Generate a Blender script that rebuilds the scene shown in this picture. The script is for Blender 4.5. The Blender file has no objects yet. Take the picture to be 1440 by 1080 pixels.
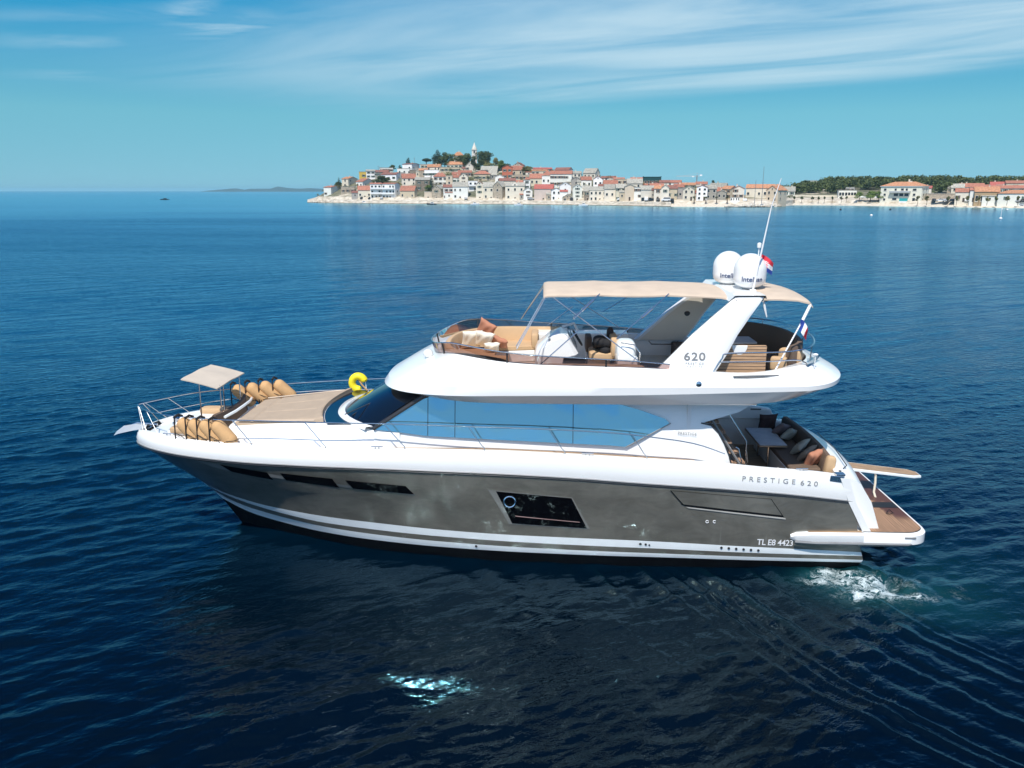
import bpy, bmesh, math, random
import numpy as np
from mathutils import Vector, Matrix, noise
R = math.radians
scene = bpy.context.scene
col = scene.collection
rng = random.Random(7)

# ---------------------------------------------------------------- camera
CAM_H = 8.32
cam_d = bpy.data.cameras.new('camera')
cam = bpy.data.objects.new('camera', cam_d); col.objects.link(cam)
cam.location = (0, 0, CAM_H)
cam.rotation_euler = (R(90 - 13.66), 0, 0)
cam_d.sensor_width = 36; cam_d.lens = 36 * 1119 / 1440
cam_d.clip_start = 0.1; cam_d.clip_end = 60000
scene.camera = cam

# ---------------------------------------------------------------- sky, sun, exposure
SUN_EL, SUN_AZ = R(57), R(180 + 17)         # azimuth clockwise from +Y: behind the camera, to its left
SKY_STRENGTH, SUN_STRENGTH = 0.094, 4.3
scene.view_settings.view_transform = 'Standard'
scene.view_settings.look = 'None'
scene.view_settings.gamma = 1
scene.view_settings.exposure = 0.28
scene.cycles.use_denoising = True; scene.cycles.blur_glossy = 0.0; scene.cycles.sample_clamp_indirect = 300.0; scene.cycles.caustics_reflective = False; scene.cycles.caustics_refractive = False

sun_d = bpy.data.lights.new('sun', 'SUN'); sun = bpy.data.objects.new('sun', sun_d); col.objects.link(sun)
sun_d.energy = SUN_STRENGTH; sun_d.angle = R(0.5); sun_d.color = (1.0, 0.95, 0.87)
sdir = Vector((math.sin(SUN_AZ) * math.cos(SUN_EL), math.cos(SUN_AZ) * math.cos(SUN_EL), math.sin(SUN_EL)))
sun.rotation_euler = sdir.to_track_quat('Z', 'Y').to_euler()
sun.location = (-20, -30, 60)

class NT:
    """small helper round a node tree"""
    def __init__(s, tree): s.t = tree; s.n = tree.nodes; s.l = tree.links
    def node(s, typ, **kw):
        nd = s.n.new(typ)
        for k, v in kw.items(): setattr(nd, k, v)
        return nd
    def put(s, sock, v):
        if hasattr(v, 'is_output'): s.l.new(v, sock)
        elif v is not None:
            if sock.type == 'RGBA' and len(v) == 3: v = (*v, 1)
            sock.default_value = v
    def m(s, op, a, b=None, c=None, clamp=False):
        nd = s.node('ShaderNodeMath', operation=op); nd.use_clamp = clamp
        for i, v in enumerate((a, b, c)): s.put(nd.inputs[i], v)
        return nd.outputs[0]
    def vm(s, op, a, b=None):
        nd = s.node('ShaderNodeVectorMath', operation=op)
        s.put(nd.inputs[0], a); s.put(nd.inputs[1], b)
        return nd.outputs['Value'] if op in ('DOT_PRODUCT', 'LENGTH') else nd.outputs[0]
    def mix(s, f, a, b, mode='MIX'):
        nd = s.node('ShaderNodeMix', data_type='RGBA', blend_type=mode)
        s.put(nd.inputs[0], f); s.put(nd.inputs[6], a); s.put(nd.inputs[7], b)
        return nd.outputs[2]
    def ramp(s, f, a, b, lo=0.0, hi=1.0, smooth=True):
        nd = s.node('ShaderNodeMapRange'); nd.interpolation_type = 'SMOOTHSTEP' if smooth else 'LINEAR'
        for i, v in enumerate((f, a, b, lo, hi)): s.put(nd.inputs[i], v)
        return nd.outputs[0]
    def noise(s, vec, scale, detail=4, rough=0.55, dist=0.0, lac=2.0, out='Fac'):
        nd = s.node('ShaderNodeTexNoise')
        s.put(nd.inputs['Vector'], vec)
        for k, v in (('Scale', scale), ('Detail', detail), ('Roughness', rough), ('Distortion', dist), ('Lacunarity', lac)): s.put(nd.inputs[k], v)
        return nd.outputs[out]
    def mapping(s, vec, scale=(1, 1, 1), rot=(0, 0, 0), loc=(0, 0, 0)):
        nd = s.node('ShaderNodeMapping')
        s.put(nd.inputs['Vector'], vec); nd.inputs['Scale'].default_value = scale
        nd.inputs['Rotation'].default_value = rot; nd.inputs['Location'].default_value = loc
        return nd.outputs[0]
    def sep(s, v): nd = s.node('ShaderNodeSeparateXYZ'); s.put(nd.inputs[0], v); return nd.outputs
    def comb(s, x, y, z):
        nd = s.node('ShaderNodeCombineXYZ')
        for i, v in enumerate((x, y, z)): s.put(nd.inputs[i], v)
        return nd.outputs[0]

world = bpy.data.worlds.new('World'); scene.world = world; world.use_nodes = True
w = NT(world.node_tree); w.n.clear()
sky = w.node('ShaderNodeTexSky', sky_type='NISHITA', sun_disc=False)
sky.sun_elevation = SUN_EL; sky.sun_rotation = SUN_AZ
sky.altitude = 0; sky.air_density = 1.0; sky.dust_density = 0.15; sky.ozone_density = 1.0
gen = w.node('ShaderNodeTexCoord').outputs['Generated']
gx, gy, gz = w.sep(gen)
w.put(sky.inputs['Vector'], w.vm('NORMALIZE', w.comb(gx, gy, w.m('ADD', w.m('MULTIPLY', w.m('MAXIMUM', gz, 0.0), 1.5), 0.16))))
hs = w.node('ShaderNodeHueSaturation'); w.put(hs.inputs['Color'], sky.outputs[0])
hs.inputs['Saturation'].default_value = 1.15; hs.inputs['Value'].default_value = 1.0
cr = w.node('ShaderNodeValToRGB'); w.put(cr.inputs[0], gz)      # sky tint by height above the horizon; overhead brightened as added fill
els = cr.color_ramp.elements
for i_, (p_, c_) in enumerate([(0.0, (0.88, 1.12, 0.97)), (0.085, (1.04, 1.62, 1.20)), (0.2, (0.16, 1.5, 1.5)), (0.34, (0.04, 0.92, 1.50)), (0.62, (0.16, 0.60, 0.88)), (1.0, (1.45, 1.5, 1.5))]):
    e_ = els[i_] if i_ < 2 else els.new(p_)
    e_.position = p_; e_.color = (*[q / 1.6 for q in c_], 1)
skyc = w.mix(1.0, hs.outputs[0], w.vm('MULTIPLY', cr.outputs[0], (1.6, 1.6, 1.6)), 'MULTIPLY')
skyc = w.mix(w.ramp(gy, 0.05, -0.5, 0.0, 0.75), skyc, w.vm('MULTIPLY', hs.outputs[0], (1.9, 1.9, 1.9)))       # paler towards the sun, and boosted behind the camera as added fill
# thin cirrus on a high flat layer: u,v = direction / height
x, y, z = w.sep(gen)
zz = w.m('MAXIMUM', z, 0.02)
u = w.m('DIVIDE', x, zz); v = w.m('DIVIDE', y, zz)
nrm = w.m('ADD', w.m('MULTIPLY', u, 0.62), w.m('MULTIPLY', v, 0.785))    # across the streaks
tan_ = w.m('SUBTRACT', w.m('MULTIPLY', u, 0.785), w.m('MULTIPLY', v, 0.62))  # along them
pc = w.comb(w.m('MULTIPLY', tan_, 0.30), w.m('MULTIPLY', nrm, 0.75), 0.0)
n1 = w.noise(pc, 0.9, 7, 0.57, 0.6)
n2 = w.noise(pc, 0.5, 3, 0.5, 0.2)
wob = w.m('MULTIPLY', w.m('SUBTRACT', n2, 0.5), 1.6)
e = w.m('ADD', nrm, wob)
band = w.m('MULTIPLY', w.ramp(e, 8.7, 7.3), w.ramp(e, 2.0, 4.6))
fade = w.ramp(tan_, -9.6, -2.6)
c1 = w.m('MULTIPLY', w.m('MULTIPLY', band, fade), w.ramp(n1, 0.24, 0.70, 0.14, 1.0))
pw = w.comb(w.m('MULTIPLY', u, 0.5), w.m('MULTIPLY', v, 0.9), 3.7)
n3 = w.noise(pw, 1.3, 6, 0.62, 0.6)
def puff(u0, v0, ru, rv, k, sl=0.12):
    du = w.m('DIVIDE', w.m('SUBTRACT', u, u0), ru)
    dv = w.m('DIVIDE', w.m('SUBTRACT', w.m('SUBTRACT', v, v0), w.m('MULTIPLY', w.m('SUBTRACT', u, u0), -sl)), rv)
    return w.m('MULTIPLY', w.m('EXPONENT', w.m('MULTIPLY', w.m('ADD', w.m('MULTIPLY', du, du), w.m('MULTIPLY', dv, dv)), -1.0)), k)
c2 = puff(-1.82, 5.45, 0.42, 0.30, 1.0, 0.5)
for a_ in ((-1.80, 4.85, 0.2, 0.16, 0.7, 1.0), (-2.5, 4.2, 0.7, 0.25, 0.65), (-3.05, 5.9, 0.6, 0.35, 0.4), (-3.9, 7.6, 0.6, 0.5, 0.3), (-2.4, 5.0, 0.9, 0.22, 0.35)): c2 = w.m('ADD', c2, puff(*a_))
c2 = w.m('MULTIPLY', c2, w.ramp(n3, 0.30, 0.66))
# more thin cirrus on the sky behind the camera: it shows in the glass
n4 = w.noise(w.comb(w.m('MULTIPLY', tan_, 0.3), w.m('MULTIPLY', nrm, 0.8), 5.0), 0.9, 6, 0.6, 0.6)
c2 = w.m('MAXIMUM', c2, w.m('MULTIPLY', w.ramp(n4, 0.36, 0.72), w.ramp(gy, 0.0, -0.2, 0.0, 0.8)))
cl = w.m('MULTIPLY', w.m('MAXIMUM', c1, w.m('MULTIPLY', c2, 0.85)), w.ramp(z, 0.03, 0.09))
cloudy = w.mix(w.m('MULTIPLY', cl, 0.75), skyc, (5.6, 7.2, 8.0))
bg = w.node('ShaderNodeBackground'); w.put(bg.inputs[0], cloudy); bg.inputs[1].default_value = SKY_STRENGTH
wo = w.node('ShaderNodeOutputWorld'); w.l.new(bg.outputs[0], wo.inputs[0])

# ---------------------------------------------------------------- materials
MATS = {}
def new_mat(name):
    m = bpy.data.materials.new(name); m.use_nodes = True
    t = NT(m.node_tree); MATS[name] = m
    return m, t, t.n['Principled BSDF']
def setp(t, p, **kw):
    names = {'col': 'Base Color', 'rough': 'Roughness', 'metal': 'Metallic', 'spec': 'Specular IOR Level', 'coat': 'Coat Weight',
             'coatr': 'Coat Roughness', 'nrm': 'Normal', 'ior': 'IOR', 'trans': 'Transmission Weight', 'alpha': 'Alpha', 'sss': 'Subsurface Weight'}
    for k, v in kw.items(): t.put(p.inputs[names[k]], v)
def bump(t, h, strength=0.3, dist=0.02):
    b = t.node('ShaderNodeBump'); t.put(b.inputs['Height'], h); t.put(b.inputs['Strength'], strength); b.inputs['Distance'].default_value = dist
    return b.outputs[0]
def obco(t): return t.node('ShaderNodeTexCoord').outputs['Object']
def simple(name, c, rough=0.5, var=0.12, scale=3.0, bmp=0.0, bscale=60.0, **kw):
    """plain coloured surface with slight unevenness of tone and gloss"""
    m, t, p = new_mat(name); co = obco(t)
    n = t.noise(co, scale, 5, 0.6)
    f = t.ramp(n, 0.3, 0.7, 1 - var, 1 + var, False)
    c3 = t.mix(1.0, tuple(c), t.comb(f, f, f), 'MULTIPLY')
    r = t.ramp(n, 0.3, 0.7, max(0.02, rough * 0.85), min(1, rough * 1.15), False)
    setp(t, p, col=c3, rough=r, **kw)
    if bmp: setp(t, p, nrm=bump(t, t.noise(co, bscale, 3), bmp, 0.01))
    return m

# ---------------------------------------------------------------- mesh helpers
def pchip(xs, ys):
    xs = np.asarray(xs, float); ys = np.asarray(ys, float); h = np.diff(xs); d = np.diff(ys) / h
    s = np.zeros_like(ys); s[0] = d[0]; s[-1] = d[-1]
    for i in range(1, len(xs) - 1):
        if d[i - 1] * d[i] > 0:
            w1 = 2 * h[i] + h[i - 1]; w2 = h[i] + 2 * h[i - 1]; s[i] = (w1 + w2) / (w1 / d[i - 1] + w2 / d[i])
    def f(q):
        q = np.clip(np.asarray(q, float), xs[0], xs[-1]); i = np.clip(np.searchsorted(xs, q) - 1, 0, len(xs) - 2)
        t = (q - xs[i]) / h[i]
        return ((1 + 2 * t) * (1 - t) ** 2 * ys[i] + t * (1 - t) ** 2 * h[i] * s[i] + t * t * (3 - 2 * t) * ys[i + 1] + t * t * (t - 1) * h[i] * s[i + 1])
    return f

class MB:
    """collects shapes; build() links them as ONE mesh object"""
    def __init__(s): s.v = []; s.f = []; s.mi = []
    def add(s, vs, fs, mi=0):
        o = len(s.v); s.v += [tuple(map(float, q)) for q in vs]; s.f += [tuple(o + i for i in f) for f in fs]; s.mi += [mi] * len(fs); return s
    def box(s, c, d, rot=None, mi=0, taper=1.0):
        hx, hy, hz = d[0] / 2, d[1] / 2, d[2] / 2; vs = []
        for sz in (-1, 1):
            k = taper if sz > 0 else 1.0
            for sx, sy in ((-1, -1), (1, -1), (1, 1), (-1, 1)): vs.append(Vector((sx * hx * k, sy * hy * k, sz * hz)))
        if rot is not None:
            M = rot if isinstance(rot, Matrix) else Matrix.Rotation(rot, 3, 'Z')
            vs = [M @ q for q in vs]
        vs = [q + Vector(c) for q in vs]
        return s.add(vs, [(3, 2, 1, 0), (4, 5, 6, 7), (0, 1, 5, 4), (1, 2, 6, 5), (2, 3, 7, 6), (3, 0, 4, 7)], mi)
    def tube(s, pts, r, n=8, mi=0, closed=False, cap=True):
        pts = [Vector(q) for q in pts]; N = len(pts); rs = r if isinstance(r, (list, tuple)) else [r] * N
        rings = []; up = None
        for i in range(N):
            a = pts[i - 1] if (i > 0 or closed) else pts[i]; b = pts[(i + 1) % N] if (i < N - 1 or closed) else pts[i]
            t = (b - a).normalized()
            if up is None: up = Vector((0, 0, 1)) if abs(t.z) < 0.9 else Vector((1, 0, 0))
            sd = t.cross(up).normalized(); up = sd.cross(t).normalized()
            rings.append([pts[i] + (sd * math.cos(2 * math.pi * k / n) + up * math.sin(2 * math.pi * k / n)) * rs[i] for k in range(n)])
        vs = [q for rg in rings for q in rg]; fs = []
        for i in range(N if closed else N - 1):
            j = (i + 1) % N
            for k in range(n): fs.append((i * n + k, i * n + (k + 1) % n, j * n + (k + 1) % n, j * n + k))
        if cap and not closed: fs += [tuple(range(n - 1, -1, -1)), tuple((N - 1) * n + k for k in range(n))]
        return s.add(vs, fs, mi)
    def lathe(s, prof, c=(0, 0, 0), n=24, mi=0, M=None):
        vs = []; fs = []; N = len(prof)
        for r_, z_ in prof:
            for k in range(n):
                q = Vector((r_ * math.cos(2 * math.pi * k / n), r_ * math.sin(2 * math.pi * k / n), z_))
                if M is not None: q = M @ q
                vs.append(q + Vector(c))
        for i in range(N - 1):
            for k in range(n): fs.append((i * n + k, i * n + (k + 1) % n, (i + 1) * n + (k + 1) % n, (i + 1) * n + k))
        fs += [tuple(range(n - 1, -1, -1)), tuple((N - 1) * n + k for k in range(n))]
        return s.add(vs, fs, mi)
    def grid(s, rows, mi=0, flip=False, closed_u=False):
        nr, nc = len(rows), len(rows[0]); vs = [q for r_ in rows for q in r_]; fs = []
        for i in range(nr - 1):
            for k in range(nc if closed_u else nc - 1):
                k2 = (k + 1) % nc; f = (i * nc + k, i * nc + k2, (i + 1) * nc + k2, (i + 1) * nc + k)
                fs.append(f[::-1] if flip else f)
        return s.add(vs, fs, mi)
    def prism(s, poly, a, b, axis='y', mi=0):
        """polygon in the plane across `axis`, extruded from a to b"""
        def P(q, h): return {'y': (q[0], h, q[1]), 'z': (q[0], q[1], h), 'x': (h, q[0], q[1])}[axis]
        n = len(poly); vs = [P(q, a) for q in poly] + [P(q, b) for q in poly]
        fs = [tuple(range(n)), tuple(range(2 * n - 1, n - 1, -1))] + [((i + 1) % n, i, n + i, n + (i + 1) % n) for i in range(n)]
        return s.add(vs, fs, mi)
    def blob(s, c, d, nu=16, nv=10, e=1.0, M=None, mi=0):
        """superellipsoid; e < 1 gives cushion-like boxes"""
        sp = lambda q, k: math.copysign(abs(q) ** k, q); vs = []; fs = []
        for i in range(nv + 1):
            th = -math.pi / 2 + math.pi * i / nv
            for k in range(nu):
                ph = 2 * math.pi * k / nu
                q = Vector((d[0] / 2 * sp(math.cos(th), e) * sp(math.cos(ph), e), d[1] / 2 * sp(math.cos(th), e) * sp(math.sin(ph), e), d[2] / 2 * sp(math.sin(th), e)))
                if M is not None: q = M @ q
                vs.append(q + Vector(c))
        for i in range(nv):
            for k in range(nu): fs.append((i * nu + k, i * nu + (k + 1) % nu, (i + 1) * nu + (k + 1) % nu, (i + 1) * nu + k))
        return s.add(vs, fs, mi)
    def build(s, name, mats, parent=None, smooth=False, bevel=0.0, angle=35, segs=2, fixn=True, sub=0):
        me = bpy.data.meshes.new(name); me.from_pydata(s.v, [], s.f); me.update()
        mats = mats if isinstance(mats, (list, tuple)) else [mats]
        for m in mats: me.materials.append(MATS[m] if isinstance(m, str) else m)
        me.polygons.foreach_set('material_index', s.mi)
        if fixn:
            bm = bmesh.new(); bm.from_mesh(me); bmesh.ops.remove_doubles(bm, verts=bm.verts, dist=1e-5)
            bmesh.ops.recalc_face_normals(bm, faces=bm.faces); bm.to_mesh(me); bm.free()
        if smooth or bevel:
            me.polygons.foreach_set('use_smooth', [True] * len(me.polygons)); me.set_sharp_from_angle(angle=R(angle))
        o = bpy.data.objects.new(name, me); col.objects.link(o)
        if parent: o.parent = parent
        if bevel:
            b = o.modifiers.new('bevel', 'BEVEL'); b.width = bevel; b.segments = segs; b.limit_method = 'ANGLE'; b.angle_limit = R(40); b.harden_normals = True
        if sub:
            b = o.modifiers.new('sub', 'SUBSURF'); b.levels = sub; b.render_levels = sub
        return o
def tag(o, label=None, cat=None, group=None, kind=None):
    for k, v in (('label', label), ('category', cat), ('group', group), ('kind', kind)):
        if v: o[k] = v
    return o
def empty(name, loc=(0, 0, 0), rz=0.0):
    o = bpy.data.objects.new(name, None); col.objects.link(o); o.location = loc; o.rotation_euler = (0, 0, rz); o.empty_display_size = 0.3
    return o
def copy_tree(o, parent=None):
    c = o.copy(); col.objects.link(c)
    if parent: c.parent = parent
    for ch in list(o.children): copy_tree(ch, c)
    return c
def text_mesh(body, size, space=1.0, sx=1.0, bold=0.0):
    """flat letters as (verts, faces) centred on the origin in x,y"""
    cu = bpy.data.curves.new('letters', 'FONT'); cu.body = body; cu.size = size; cu.space_character = space
    cu.align_x = 'CENTER'; cu.align_y = 'CENTER'; cu.offset = bold; cu.resolution_u = 4
    ob = bpy.data.objects.new('letters', cu); col.objects.link(ob)
    bpy.context.view_layer.update()
    me = ob.evaluated_get(bpy.context.evaluated_depsgraph_get()).to_mesh()
    vs = [(q.co.x * sx, q.co.y) for q in me.vertices]; fs = [tuple(p.vertices) for p in me.polygons]
    bpy.data.objects.remove(ob); bpy.data.curves.remove(cu)
    return vs, fs
# ---------------------------------------------------------------- the sea
YAW = R(2.2); ROOT = Vector((-9.45, 19.3, 0.22))     # the yacht's pose: local x runs aft, y away to starboard
def make_sea():
    th = np.concatenate([np.linspace(-180, -39, 29)[:-1], np.arange(-39, 39.01, 0.15), np.linspace(39, 180, 29)[1:-1]])
    r = [0.5, 2, 4, 6, 8]
    q = 9.0
    while q < 40: r.append(q); q *= 1.0031
    while q < 90: r.append(q); q *= 1.006
    while q < 13500: r.append(q); q *= 1.016
    r = np.array(r); nr, nt = len(r), len(th)
    T, Rr = np.meshgrid(np.radians(th), r)
    X = Rr * np.sin(T); Y = Rr * np.cos(T)
    step = np.gradient(r)[:, None] * np.ones_like(T)
    cross = Rr * np.gradient(np.radians(th))[None, :]
    cell = np.maximum(step, cross)
    Z = np.zeros_like(X); g = np.random.RandomState(5)
    def comp(lam, ang, slope):
        k = 2 * np.pi / lam; a = slope / k; ph = g.rand() * 6.28
        att = np.clip((lam / cell - 3) / 4, 0, 1)
        s_ = np.sin(k * (X * np.cos(ang) + Y * np.sin(ang)) + ph)
        return a * att * (s_ + 0.25 * (s_ * s_ - 0.5) * 2)
    main = R(118)                                  # wave travel direction
    for i in range(90):
        lam = 0.20 * (3.2 / 0.20) ** (g.rand() ** 1.5)
        ang = main + g.normal() * R(24)
        Z += comp(lam, ang, 0.0195 * min(1.0, (0.7 / lam) ** 0.6))
    # slow patches of stronger and weaker ripples
    patch = 1 + 0.4 * np.sin(X * 0.21 + Y * 0.13 + 1) * np.sin(Y * 0.27 - X * 0.11)
    Z *= patch
    Z += 4.0 * np.clip(Z, -0.05, 0.05) ** 2          # narrow crests, flat troughs
    # the yacht's own wash, in its frame
    ca, sa = math.cos(YAW), math.sin(YAW)
    dx, dy = X - ROOT.x, Y - ROOT.y
    lx = dx * ca - dy * sa; ly = dx * sa + dy * ca
    wv = -ly - 2.4
    qv = lx - (0.45 * wv + 0.035 * wv * wv)
    env = np.exp(-((qv - 13.9) / 2.6) ** 2) * np.clip((wv + 0.4) / 0.5, 0, 1) * np.exp(-np.clip(wv, 0, 99) / 8.0)
    wob = 0.25 * np.sin(wv * 1.9 + qv) + 0.16 * np.sin(wv * 4.3 - 1.3 * qv)
    qq = qv + 0.12 * wob + 0.10 * np.sin(0.9 * wv + 2.0 * np.sin(0.35 * qv))
    ph_ = qq / 0.66 + 0.33 * np.sin(qq * 1.9) + 0.2 * np.sin(qq * 3.3 + 1) + 0.12 * np.sin(qq * 7.1)
    s_ = np.sin(ph_ * 2 * np.pi)
    mod = 0.35 + 0.65 * (0.5 + 0.5 * np.sin(qq * 2.3 + 0.8 * wv)) * (0.6 + 0.4 * np.sin(1.7 * wv - qq))
    Z += 0.052 * env * mod * (s_ + 0.45 * (s_ * s_ - .5) * 2)
    env2 = np.exp(-((qv - 9.5) / 3.2) ** 2) * np.clip((wv + 0.4) / 0.5, 0, 1) * np.exp(-np.clip(wv, 0, 99) / 2.6)
    Z += 0.03 * env2 * np.sin((qv + 0.3 * wob + 0.25 * np.sin(2.1 * qv)) * 2 * np.pi / 1.25)
    # churned water behind the transom
    def blob(cx, cy, rx, ry): return np.exp(-((lx - cx) / rx) ** 2 - ((ly - cy) / ry) ** 2)
    churn = blob(17.1, -2.5, 1.0, 0.75) + 0.55 * blob(18.0, -3.2, 1.2, 0.9) + 0.35 * blob(18.6, -0.5, 1.1, 1.5)
    near = (churn > 0.01)
    for i in range(26):
        lam = 0.3 + 0.9 * g.rand(); k = 2 * np.pi / lam; an = g.rand() * 6.28
        Z[near] += (0.05 / k * np.sin(k * (X * np.cos(an) + Y * np.sin(an)) + g.rand() * 6.28) * churn * 2.2)[near]
    Z += 0.07 * blob(17.45, -2.2, 0.55, 0.5)
    foam = np.clip(1.08 * blob(16.6, -2.42, 0.65, 0.34) + 1.0 * blob(17.0, -2.7, 0.65, 0.48) + 0.74 * blob(17.6, -3.2, 0.95, 0.62) + 0.5 * blob(16.8, -3.3, 0.9, 0.5)
                   + 0.45 * blob(16.2, -2.75, 0.8, 0.22) + 0.42 * blob(18.5, -3.2, 1.2, 0.9) + 0.35 * blob(18.7, -4.2, 1.2, 0.6) + 0.4 * blob(18.6, -1.0, 1.0, 1.3) + 0.3 * blob(20.2, -2.5, 1.6, 1.6), 0, 1.2)
    crest = np.clip((s_ - 0.9) / 0.1, 0, 1) * env * np.exp(-np.clip(wv, 0, 99) / 4)
    foam = np.clip(foam + 0.3 * crest * mod, 0, 1.3)
    vs = np.stack([X, Y, Z], -1).reshape(-1, 3)
    i = np.arange(nr - 1)[:, None] * nt; k = np.arange(nt)[None, :]; k2 = (k + 1) % nt
    f = np.stack([i + k, i + nt + k, i + nt + k2, i + k2], -1).reshape(-1, 4)
    me = bpy.data.meshes.new('sea')
    me.vertices.add(len(vs)); me.vertices.foreach_set('co', vs.ravel())
    me.loops.add(f.size); me.loops.foreach_set('vertex_index', f[:, ::-1].ravel())
    me.polygons.add(len(f)); me.polygons.foreach_set('loop_start', np.arange(0, f.size, 4))
    me.update(calc_edges=True); me.validate()
    me.polygons.foreach_set('use_smooth', np.ones(len(f), bool))
    at = me.attributes.new('foam', 'FLOAT', 'POINT'); at.data.foreach_set('value', foam.ravel().astype(np.float32))
    m, t, p = new_mat('sea_water')
    co = obco(t)
    dist = t.vm('LENGTH', co)
    rot = t.mapping(co, (1, 1, 1), (0, 0, R(-28)))
    st = t.mapping(rot, (0.55, 1.0, 1.0))
    b1 = t.noise(st, 3.6, 4, 0.55, 0.3)
    b2 = t.noise(st, 14.0, 3, 0.55, 0.2)
    b3 = t.noise(t.mapping(rot, (0.3, 1, 1)), 0.55, 4, 0.6, 0.2)
    gust = t.noise(t.mapping(co, (0.006, 0.03, 1)), 1.0, 4, 0.6)
    h = t.m('ADD', t.m('MULTIPLY', b1, t.ramp(dist, 14, 45, 0.045, 0.12)), t.m('MULTIPLY', b2, 0.013))
    h = t.m('ADD', h, t.m('MULTIPLY', t.m('MULTIPLY', b3, 0.75), t.m('MULTIPLY', t.ramp(dist, 25, 90), t.ramp(dist, 380, 150, 0.25, 1.0))))
    nb = bump(t, h, t.m('MULTIPLY', t.ramp(gust, 0.3, 0.7, 0.5, 1.0), t.ramp(dist, 420, 170, 0.3, 1.0)), 1.0)
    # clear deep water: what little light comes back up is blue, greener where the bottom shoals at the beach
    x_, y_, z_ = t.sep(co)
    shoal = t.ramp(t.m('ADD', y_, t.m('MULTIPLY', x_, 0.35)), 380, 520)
    deep = t.mix(t.ramp(y_, 9, 60), (0.0001, 0.0017, 0.0046), (0.0001, 0.048, 0.118))  # lighter with distance: sky light at grazing view put into the water colour
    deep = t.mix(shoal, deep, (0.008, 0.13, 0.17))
    fa = t.node('ShaderNodeAttribute', attribute_name='foam').outputs['Fac']
    fn = t.noise(co, 5.5, 9, 0.70, 1.1)
    fn2 = t.noise(co, 1.6, 3, 0.5, 0.5)
    ridge = t.m('SUBTRACT', 1.0, t.m('MULTIPLY', t.m('ABSOLUTE', t.m('SUBTRACT', fn, 0.5)), 7.0))
    thr = t.m('SUBTRACT', 1.30, t.m('MULTIPLY', fa, t.ramp(fn2, 0.3, 0.7, 0.22, 0.85, False)))
    fm = t.m('MULTIPLY', t.ramp(t.m('SUBTRACT', t.m('MAXIMUM', ridge, t.m('MULTIPLY', fn, 1.35)), thr), 0.0, 0.55), 0.88)
    aer = t.m('MULTIPLY', fa, 0.35, clamp=True)
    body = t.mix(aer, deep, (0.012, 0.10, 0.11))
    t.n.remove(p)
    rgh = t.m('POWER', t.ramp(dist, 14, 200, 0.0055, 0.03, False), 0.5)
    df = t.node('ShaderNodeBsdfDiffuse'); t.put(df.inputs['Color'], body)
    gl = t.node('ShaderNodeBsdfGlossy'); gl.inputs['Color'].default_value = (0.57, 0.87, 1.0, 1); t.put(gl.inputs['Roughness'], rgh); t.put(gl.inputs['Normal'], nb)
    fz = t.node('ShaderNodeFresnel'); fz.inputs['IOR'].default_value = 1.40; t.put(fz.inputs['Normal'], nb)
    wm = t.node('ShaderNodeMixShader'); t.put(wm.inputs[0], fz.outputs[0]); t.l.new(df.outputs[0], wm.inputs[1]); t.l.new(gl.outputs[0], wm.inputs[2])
    ff = t.node('ShaderNodeBsdfDiffuse'); ff.inputs['Color'].default_value = (0.70, 0.80, 0.83, 1)
    mx = t.node('ShaderNodeMixShader'); t.put(mx.inputs[0], fm); t.l.new(wm.outputs[0], mx.inputs[1]); t.l.new(ff.outputs[0], mx.inputs[2])
    t.l.new(mx.outputs[0], t.n['Material Output'].inputs[0])
    me.materials.append(m)
    o = bpy.data.objects.new('sea', me); col.objects.link(o)
    tag(o, kind='structure')
    return o
make_sea()
# ---------------------------------------------------------------- materials of the yacht
simple('gelcoat', (0.83, 0.83, 0.815), 0.22, 0.015, 0.8, coat=0.4, coatr=0.06)
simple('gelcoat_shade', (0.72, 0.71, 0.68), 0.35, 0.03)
simple('boot_white', (0.84, 0.88, 0.88), 0.2, 0.06, 1.5, coat=0.5, coatr=0.04)
simple('antifoul', (0.004, 0.0045, 0.006), 0.6, 0.2, spec=0.15)
simple('chrome', (0.58, 0.585, 0.59), 0.2, 0.04, metal=1.0)
simple('dark_trim', (0.03, 0.03, 0.032), 0.3, 0.1)
simple('grey_trim', (0.22, 0.22, 0.22), 0.35, 0.1)
simple('black_glass', (0.002, 0.002, 0.003), 0.02, 0.05, spec=0.2)
simple('fabric_tan', (0.52, 0.35, 0.20), 0.85, 0.06, 5, 0.15, 90)
simple('fabric_brown', (0.135, 0.092, 0.066), 0.9, 0.1, 5, 0.15, 90)
simple('fabric_taupe', (0.40, 0.31, 0.225), 0.9, 0.06, 4, 0.2, 70)
simple('fabric_cream', (0.74, 0.68, 0.57), 0.9, 0.05, 5, 0.15, 60)
simple('fabric_rust', (0.43, 0.185, 0.11), 0.9, 0.08, 5, 0.2, 40)
simple('fabric_olive', (0.36, 0.32, 0.25), 0.9, 0.08, 5, 0.2, 40)
simple('fabric_black', (0.008, 0.008, 0.010), 0.8, 0.2, 6, 0.3, 30)
simple('canvas', (0.56, 0.45, 0.345), 0.85, 0.07, 2.5, 0.2, 40)
simple('canvas_grey', (0.55, 0.47, 0.38), 0.85, 0.05, 2.5, 0.12, 50)
simple('fender_cover', (0.56, 0.335, 0.155), 0.9, 0.07, 6, 0.2, 120)
simple('webbing', (0.012, 0.010, 0.010), 0.8, 0.2)
simple('rope', (0.6, 0.55, 0.45), 0.9, 0.15, 30)
simple('yellow_foam', (0.86, 0.70, 0.015), 0.55, 0.04, 6)
simple('dash_black', (0.012, 0.012, 0.014), 0.45, 0.2)
simple('letter_grey', (0.20, 0.20, 0.20), 0.4, 0.05)
simple('letter_blue', (0.02, 0.045, 0.13), 0.4, 0.05)
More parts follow.
